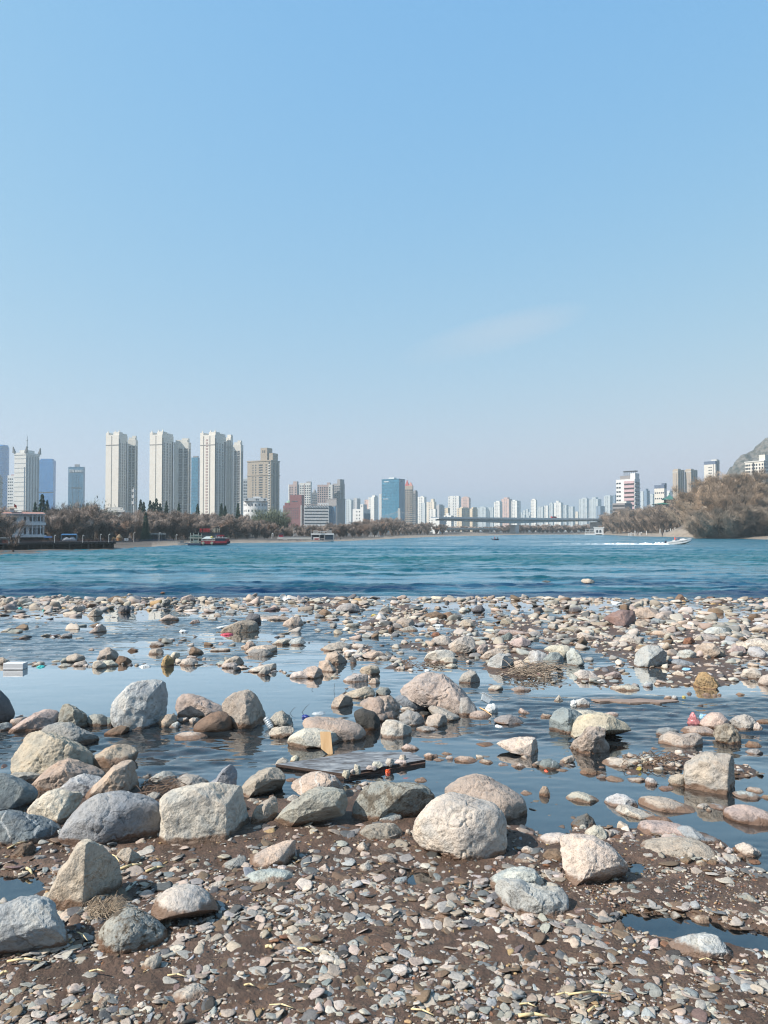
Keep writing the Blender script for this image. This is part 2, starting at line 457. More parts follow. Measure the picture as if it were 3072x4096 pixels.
# ------------------------------------------------------------------ water: real waves where the eye can tell them, ripples in the shading beyond
def chop_of(x, y):
    """0 = slick, 1 = choppy: streaks of current, broad to fine"""
    rap = np.interp(y, [30, 36, 40, 47, 55, 63, 70, 80, 95, 112, 140, 200, 330, 1100], [.80, .85, .70, .34, .20, .24, .55, .90, .95, .80, .62, .50, .42, .4])
    v = .34 * fbm2(x * .016, y * .085, 41, 2) + .50 * fbm2(x * .06, y * .28, 42, 3) + .42 * fbm2(x * .22, y * .9, 43, 3)
    q = np.clip(.5 + (rap - .5) * .9 + 1.35 * v, 0, 1); return q * q * (3 - 2 * q)
def ripple_of(x, y):
    run = .5 + .55 * fbm2(x * .20, y * .34, 45, 3)
    a = np.clip((run - .36) / .22, 0, 1) * .92 + .08
    calm = np.clip((y - 11.2) / 1.0, 0, 1) * np.clip((17.4 - y) / 1.4, 0, 1) * np.clip((1.3 - x) / 2.6, 0, 1)
    a *= 1 - .96 * calm
    return a * np.interp(y, [6.0, 7.4, 8.4, 9.4, 17, 19, 28, 33], [.06, .35, .9, 1.1, 1.1, 1.35, 1.35, 1.0])
def wave_sheet(name, r, A, mat, hfun, attr):
    RR, AA = np.meshgrid(r, A, indexing='ij'); x = (RR * np.sin(AA)).ravel(); y = (RR * np.cos(AA)).ravel()
    h, c = hfun(x, y)
    n, m = RR.shape; i = np.arange(n - 1)[:, None] * m + np.arange(m - 1)[None, :]
    Fc = np.stack([i, i + 1, i + m + 1, i + m], -1).reshape(-1, 4)
    o = mk(name, np.stack([x, y, h], 1), Fc, mat, smooth=True)
    at = o.data.attributes.new(attr, 'FLOAT', 'POINT'); at.data.foreach_set('value', c.astype(np.float32)); return o
def river_h(x, y):
    c = chop_of(x, y); near = np.clip((170 - y) / 50, 0, 1) * np.clip((y - 32.5) / 4, 0, 1)
    h = (.22 + c) * (.115 * fbm2(x * .60, y * 1.35, 51, 2) + .055 * fbm2(x * 1.6, y * 3.4, 52, 2)) * near
    return h - .004 - .02 * np.clip((y - 34) / 3, 0, 1), c
def pool_h(x, y):
    a = ripple_of(x, y)
    edge = np.clip((33.4 - y) / 3.0, 0, 1)
    h = a * (.020 * fbm2(x * 2.0, y * 5.6, 55, 2) + .0085 * fbm2(x * 6.0, y * 15.0, 56, 2)) + .0006 * fbm2(x * 1.2, y * 4.0, 57, 2)
    return h, a
def river_mat():
    t = NT('river_water'); p = t.pos(); xyz = t.sep(p); y = xyz[1]
    amt = t.n('ShaderNodeAttribute', attribute_name='chop').outputs['Fac']
    s2 = t.noise(t.scalev(p, (.07, .30, 1)), 1.0, 4, .62, .6); chop = t.noise(t.scalev(p, (1.0, 2.2, 1)), 1.0, 4, .62, .5)
    fade = t.mapr(y, 100, 170, .25, 1.0)
    nb = t.bump(chop, t.math('MULTIPLY', fade, t.math('ADD', .25, amt)), .30)
    deep = t.ramp(t.mapr(y, 30, 130), [(0.0, (.001, .014, .050)), (.10, (.001, .018, .058)), (.25, (.001, .052, .084)), (.45, (.0008, .072, .090)), (.7, (.001, .078, .115)), (1.0, (.004, .085, .140))])
    deep = t.mix(t.ramp(s2, [(.45, 0.0), (.65, .5)]), deep, (.0008, .088, .082))
    slick = t.mix(t.math('MULTIPLY', t.math('SUBTRACT', 1.0, amt), .8), deep, (.045, .175, .250))  # pale blue put into the slick streaks' colour as the sky they reflect
    fo = t.ramp(chop, [(.72, 0.0), (.77, 1.0)])
    col = t.mix(t.math('MULTIPLY', t.math('MULTIPLY', fo, amt), .5), slick, (.5, .55, .58))
    rough = t.math('ADD', t.math('MULTIPLY', amt, .12), .16)
    return t.done(t.bsdf(col, rough, nb, IOR=1.333, Specular_IOR_Level=.36))
def pool_mat():
    t = NT('shallow_water'); p = t.pos(); y = t.sep(p)[1]
    gl = t.n('ShaderNodeBsdfGlossy'); gl.inputs['Roughness'].default_value = .02
    gl.inputs['Color'].default_value = (.95, .95, .94, 1)
    tr = t.n('ShaderNodeBsdfTransparent'); tr.inputs['Color'].default_value = (.80, .72, .62, 1)
    di = t.n('ShaderNodeBsdfDiffuse'); di.inputs['Color'].default_value = (.036, .050, .062, 1)      # silt in the water, its blue-grey also standing in for reflected sky
    bt = t.n('ShaderNodeMixShader'); t.l(t.mapr(y, 7.0, 16, .10, .6), bt.inputs[0]); t.l(tr.outputs[0], bt.inputs[1]); t.l(di.outputs[0], bt.inputs[2])
    fr = t.n('ShaderNodeFresnel'); fr.inputs['IOR'].default_value = 1.34
    mx = t.n('ShaderNodeMixShader'); rp_ = t.n('ShaderNodeAttribute', attribute_name='ripple').outputs['Fac']
    t.l(t.math('MULTIPLY_ADD', fr.outputs[0], t.mapr(rp_, .05, 1.0, 2.7, 1.5), .03, clamp=True), mx.inputs[0]); t.l(bt.outputs[0], mx.inputs[1]); t.l(gl.outputs[0], mx.inputs[2])
    return t.done(mx.outputs[0])
_A = np.concatenate([-np.radians(np.linspace(85, 33.2, 30)), np.arange(-.575, .5751, .0026), np.radians(np.linspace(33.2, 85, 30))])
rv = wave_sheet('river', np.concatenate([np.geomspace(33.2, 170, 330), np.geomspace(173, 1100, 60)]), _A, river_mat(), river_h, 'chop'); tag(rv, kind='structure', cat='river', label='wide blue green river with rippled current')
pw = wave_sheet('water', np.concatenate([np.geomspace(1.0, 5.6, 40), np.geomspace(5.63, 33.9, 520)]), _A, pool_mat(), pool_h, 'ripple'); tag(pw, kind='structure', cat='water', label='shallow water standing and running between the stones')
# ------------------------------------------------------------------ stones
PAL = {'T': (.465,.385,.315), 'W': (.54,.48,.41), 'G': (.36,.34,.31), 'B': (.27,.29,.30), 'D': (.15,.15,.15), 'N': (.21,.145,.10),
       'R': (.24,.12,.07), 'P': (.44,.36,.315), 'O': (.45,.31,.16), 'U': (.43,.44,.43), 'V': (.24,.17,.155), 'S': (.18,.205,.21), 'K': (.07,.065,.06)}
PAL = {k: tuple(.92 * c for c in v) for k, v in PAL.items()}
CNAME = {'T': 'tan', 'W': 'cream', 'G': 'grey', 'B': 'blue-grey', 'D': 'dark grey', 'N': 'brown', 'R': 'rust-brown', 'P': 'pinkish', 'O': 'ochre',
         'U': 'pale blue-grey', 'V': 'purplish brown', 'S': 'slate', 'K': 'blackish'}
def rock_mat(name, vein=False):
    t = NT(name); oi = t.n('ShaderNodeObjectInfo'); ob = t.obj(); p = t.pos()
    rnd = t.n('ShaderNodeVectorMath', operation='ADD'); t.l(ob, rnd.inputs[0])
    cmb = t.n('ShaderNodeCombineXYZ')
    for i in range(3): t.l(t.math('MULTIPLY', oi.outputs['Random'], 31.0 + 17 * i), cmb.inputs[i])
    t.l(cmb.outputs[0], rnd.inputs[1]); q = rnd.outputs[0]
    big = t.noise(q, 2.6, 5, .6); mid = t.noise(q, 11, 5, .65); fin = t.noise(q, 48, 4, .7); spk = t.noise(q, 120, 2, .6)
    c = t.mix(1.0, oi.outputs['Color'], t.ramp(big, [(.3, (.70, .70, .72)), (.5, (1, 1, 1)), (.72, (1.18, 1.13, 1.06))]), 'MULTIPLY')
    blo = t.noise(q, 4.3, 4, .6, .6)
    c = t.mix(t.ramp(blo, [(.50, 0.0), (.64, .55)]), c, t.mix(1.0, c, (.70, .80, .90), 'MULTIPLY'))
    c = t.mix(t.ramp(t.noise(q, 1.9, 5, .65, .8), [(.56, 0.0), (.70, .5)]), c, t.mix(1.0, c, (1.0, .82, .68), 'MULTIPLY'))
    c = t.mix(1.0, c, t.ramp(mid, [(.32, .60), (.5, 1.0), (.7, 1.12)]), 'MULTIPLY')
    c = t.mix(1.0, c, t.ramp(fin, [(.34, .6), (.48, 1.0), (.7, 1.14)]), 'MULTIPLY')
    c = t.mix(t.ramp(spk, [(.62, 0.0), (.68, .45)]), c, (.10, .085, .075))
    st = t.n('ShaderNodeAttribute', attribute_type='OBJECT', attribute_name='lichen').outputs['Fac']
    c = t.mix(t.math('MULTIPLY', t.ramp(t.math('ADD', mid, t.math('MULTIPLY', fin, .5)), [(.7, 0.0), (.85, .85)]), st), c, (.085, .065, .045))
    if vein:
        wv = t.n('ShaderNodeTexWave'); t.l(q, wv.inputs['Vector']); wv.inputs['Scale'].default_value = 1.7; wv.inputs['Distortion'].default_value = 7; wv.inputs['Detail'].default_value = 3; wv.inputs['Detail Scale'].default_value = 1.5
        c = t.mix(t.ramp(wv.outputs['Fac'], [(.965, 0.0), (.985, .55)]), c, (.5, .5, .48))
    crk = t.noise(q, 1.7, 4, .5, .3); crk2 = t.math('ABSOLUTE', t.math('SUBTRACT', crk, .5))
    c = t.mix(t.math('MULTIPLY', t.ramp(crk2, [(.0, 1.0), (.007, 0.0)]), t.ramp(big, [(.36, .6), (.46, .0)])), c, (.05, .045, .04))
    # rusty silt line left by the river on stones that stand in it
    wl = t.n('ShaderNodeAttribute', attribute_type='OBJECT', attribute_name='silt_line').outputs['Fac']
    z = t.sep(p)[2]
    edge = t.math('ADD', t.math('MULTIPLY', t.math('SUBTRACT', big, .5), .16), t.math('MULTIPLY', t.math('SUBTRACT', mid, .5), .10))
    f = t.mapr(t.math('SUBTRACT', z, t.math('ADD', wl, edge)), .012, -.012)
    c = t.mix(t.math('MULTIPLY', f, .85), c, t.mix(mid, (.10, .05, .028), (.17, .095, .055)))
    h = t.math('ADD', t.math('ADD', t.math('MULTIPLY', mid, .7), t.math('MULTIPLY', fin, .45)), t.math('MULTIPLY', t.ramp(crk2, [(.0, 0.0), (.02, .35)]), t.ramp(big, [(.36, .8), (.46, .0)])))
    nb = t.bump(h, .9, .04, t.bump(big, .5, .08))
    rg = t.math('SUBTRACT', .85, t.math('MULTIPLY', f, .4))
    return t.done(t.bsdf(c, rg, nb, Specular_IOR_Level=.35))
M_ROCK = rock_mat('weathered_rock'); M_VEIN = rock_mat('veined_rock', True)

def smin_planes(D, N, H, p):
    dt = np.maximum(D @ N.T, 1e-4)
    t = H[None, :] / dt
    return (t ** -p).sum(1) ** (-1.0 / p)
def rand_dirs(rng, n):
    v = rng.normal(size=(n, 3)); return v / np.linalg.norm(v, axis=1)[:, None]
def loose_rock(seed, sub, kind):
    """a whole stone in unit size"""
    rng = np.random.default_rng(seed); D, Fc = ico(sub)
    if kind == 'r': n, p, lo, hi, am = 7, 5, .8, 1.0, .05
    elif kind == 'm': n, p, lo, hi, am = 9, 14, .58, 1.0, .06
    else: n, p, lo, hi, am = 9, 34, .48, 1.0, .06
    N = np.concatenate([rand_dirs(rng, n), np.array([(1,0,0),(-1,0,0),(0,1,0),(0,-1,0),(0,0,1),(0,0,-1)], float)])
    H = np.concatenate([rng.uniform(lo, hi, n), np.ones(6) * 1.0])
    r = smin_planes(D, N, H, p)
    r *= 1 + am * fbm(D * 1.6 + seed, seed, 3) + am * .4 * fbm(D * 5 + seed, seed + 3, 2)
    V = D * r[:, None]
    V /= np.abs(V).max(0)
    return V, Fc
def poly_radius(P, th):
    n = len(P); out = np.full(th.shape, 1e-3)
    cx, sx = np.cos(th), np.sin(th)
    for i in range(n):
        a = P[i]; b = P[(i + 1) % n]; e = b - a
        den = cx * e[1] - sx * e[0]
        den = np.where(np.abs(den) < 1e-9, 1e-9, den)
        t = (a[0] * e[1] - a[1] * e[0]) / den
        s = (a[0] * sx - a[1] * cx) / den
        ok = (t > 0) & (s >= -1e-6) & (s <= 1 + 1e-6)
        out = np.where(ok, np.maximum(out, t), out)
    return out
def hero_shape(P, depth, seed, sub, kind, cuts=()):
    """a stone whose outline seen from the beach is the polygon P (metres, x right, z up, round its centre) and which is DEPTH thick"""
    rng = np.random.default_rng(seed); D, Fc = ico(sub)
    tab = np.linspace(-pi, pi, 361); Rt = poly_radius(P, tab)
    k = {'r': 9, 'm': 5, 'a': 3}[kind]
    ext = np.concatenate([Rt[:-1]] * 3); ker = np.ones(2 * k + 1) / (2 * k + 1)
    sm = np.convolve(ext, ker, 'same')[360:720]; Rt = np.append(sm, sm[0])
    th = np.arctan2(D[:, 2], D[:, 0]); Ro = np.interp(th, tab, Rt)
    lat = np.hypot(D[:, 0], D[:, 2]); dy = D[:, 1]
    q = {'r': 2.2, 'm': 2.6, 'a': 3.2}[kind]
    s = (lat ** q + np.abs(dy) ** q) ** (-1.0 / q)
    L = lat * s; Y = dy * s
    V = np.stack([np.cos(th) * Ro * L, Y * depth * .5, np.sin(th) * Ro * L], 1)
    sx = np.abs(P[:, 0]).max(); sz = np.abs(P[:, 1]).max(); S = np.array([sx, depth * .5, sz])
    W = V / S
    nc = {'r': 4, 'm': 9, 'a': 13}[kind]; nc = nc // 2 if cuts else nc
    planes = []
    for _ in range(nc):
        a = rng.uniform(-1.25, 1.25); e = rng.uniform(-.15, .95)
        nv = np.array([sin(a) * cos(e), -cos(a) * cos(e), sin(e)])
        planes.append((nv, rng.uniform(.52, .84) if kind != 'r' else rng.uniform(.7, .9)))
    soft = {'r': .6, 'm': .9, 'a': .98}[kind]
    for nv, hh in planes:
        d = np.maximum(W @ nv - hh, 0)
        W -= (d * soft)[:, None] * nv
    for ax, Pc in ((0, P[:, 0]), (2, P[:, 1])):           # keep the outline's full width and height
        lo_, hi_ = W[:, ax].min() * S[ax], W[:, ax].max() * S[ax]; W[:, ax] = np.interp(W[:, ax] * S[ax], [lo_, 0, hi_], [Pc.min(), 0, Pc.max()]) / S[ax]
    for c in cuts:                                          # the facets the photo shows, cut last
        nv = np.array(c[:3], float); nv /= np.linalg.norm(nv); d = np.maximum(W @ nv - c[3], 0); W -= (d * .99)[:, None] * nv
    if cuts:
        lo_, hi_ = W[:, 0].min() * S[0], W[:, 0].max() * S[0]; W[:, 0] = np.interp(W[:, 0] * S[0], [lo_, hi_], [P[:, 0].min(), P[:, 0].max()]) / S[0]
    V = W * S
    m = min(sx, sz, depth * .5)
    am = {'r': .022, 'm': .042, 'a': .052}[kind] * (.7 if cuts else 1)
    nD = V / max(sx, sz)
    disp = am * fbm(nD * 2.2 + seed, seed, 3) + am * .45 * fbm(nD * 7 + seed, seed + 5, 3)
    cr_ = .35 if cuts else 1.0
    if kind != 'r' or sub >= 6:                              # seams and chipped ledges
        g_ = fbm(nD * 1.9 + seed * .7, seed + 21, 3); disp = disp - cr_ * (.05 if kind == 'a' else .035) * np.exp(-(g_ / .045) ** 2) + cr_ * (.04 if kind == 'a' else .02) * np.floor(3 * (V[:, 2] / sz + .25 * g_)) / 3
    if sub >= 5: disp = disp + am * .22 * fbm(nD * 20 + seed, seed + 9, 2)
    V += D * (disp * m * 1.6)[:, None]
    return V, Fc
FR = {'a': (0,2700), 'b': (750,2700), 'c': (1500,2700), 'd': (2272,2700), 'e': (0,3100), 'f': (750,3100), 'g': (1500,3100), 'h': (2272,3100),
      'i': (0,3550), 'j': (750,3550), 'k': (1500,3550), 'l': (2272,3550), 'm': (0,2350), 'n': (750,2350), 'o': (1500,2350), 'p': (2272,2350)}
ZS = 800 / 1659.0
def zp(fr, x, y):
    if fr == 'z': return 2000 + x * .6462, 2000 + y * .6462
    if fr == 'y': return x * .6028, 2000 + y * .6028
    ox, oy = FR[fr]; return ox + x * ZS, oy + y * ZS
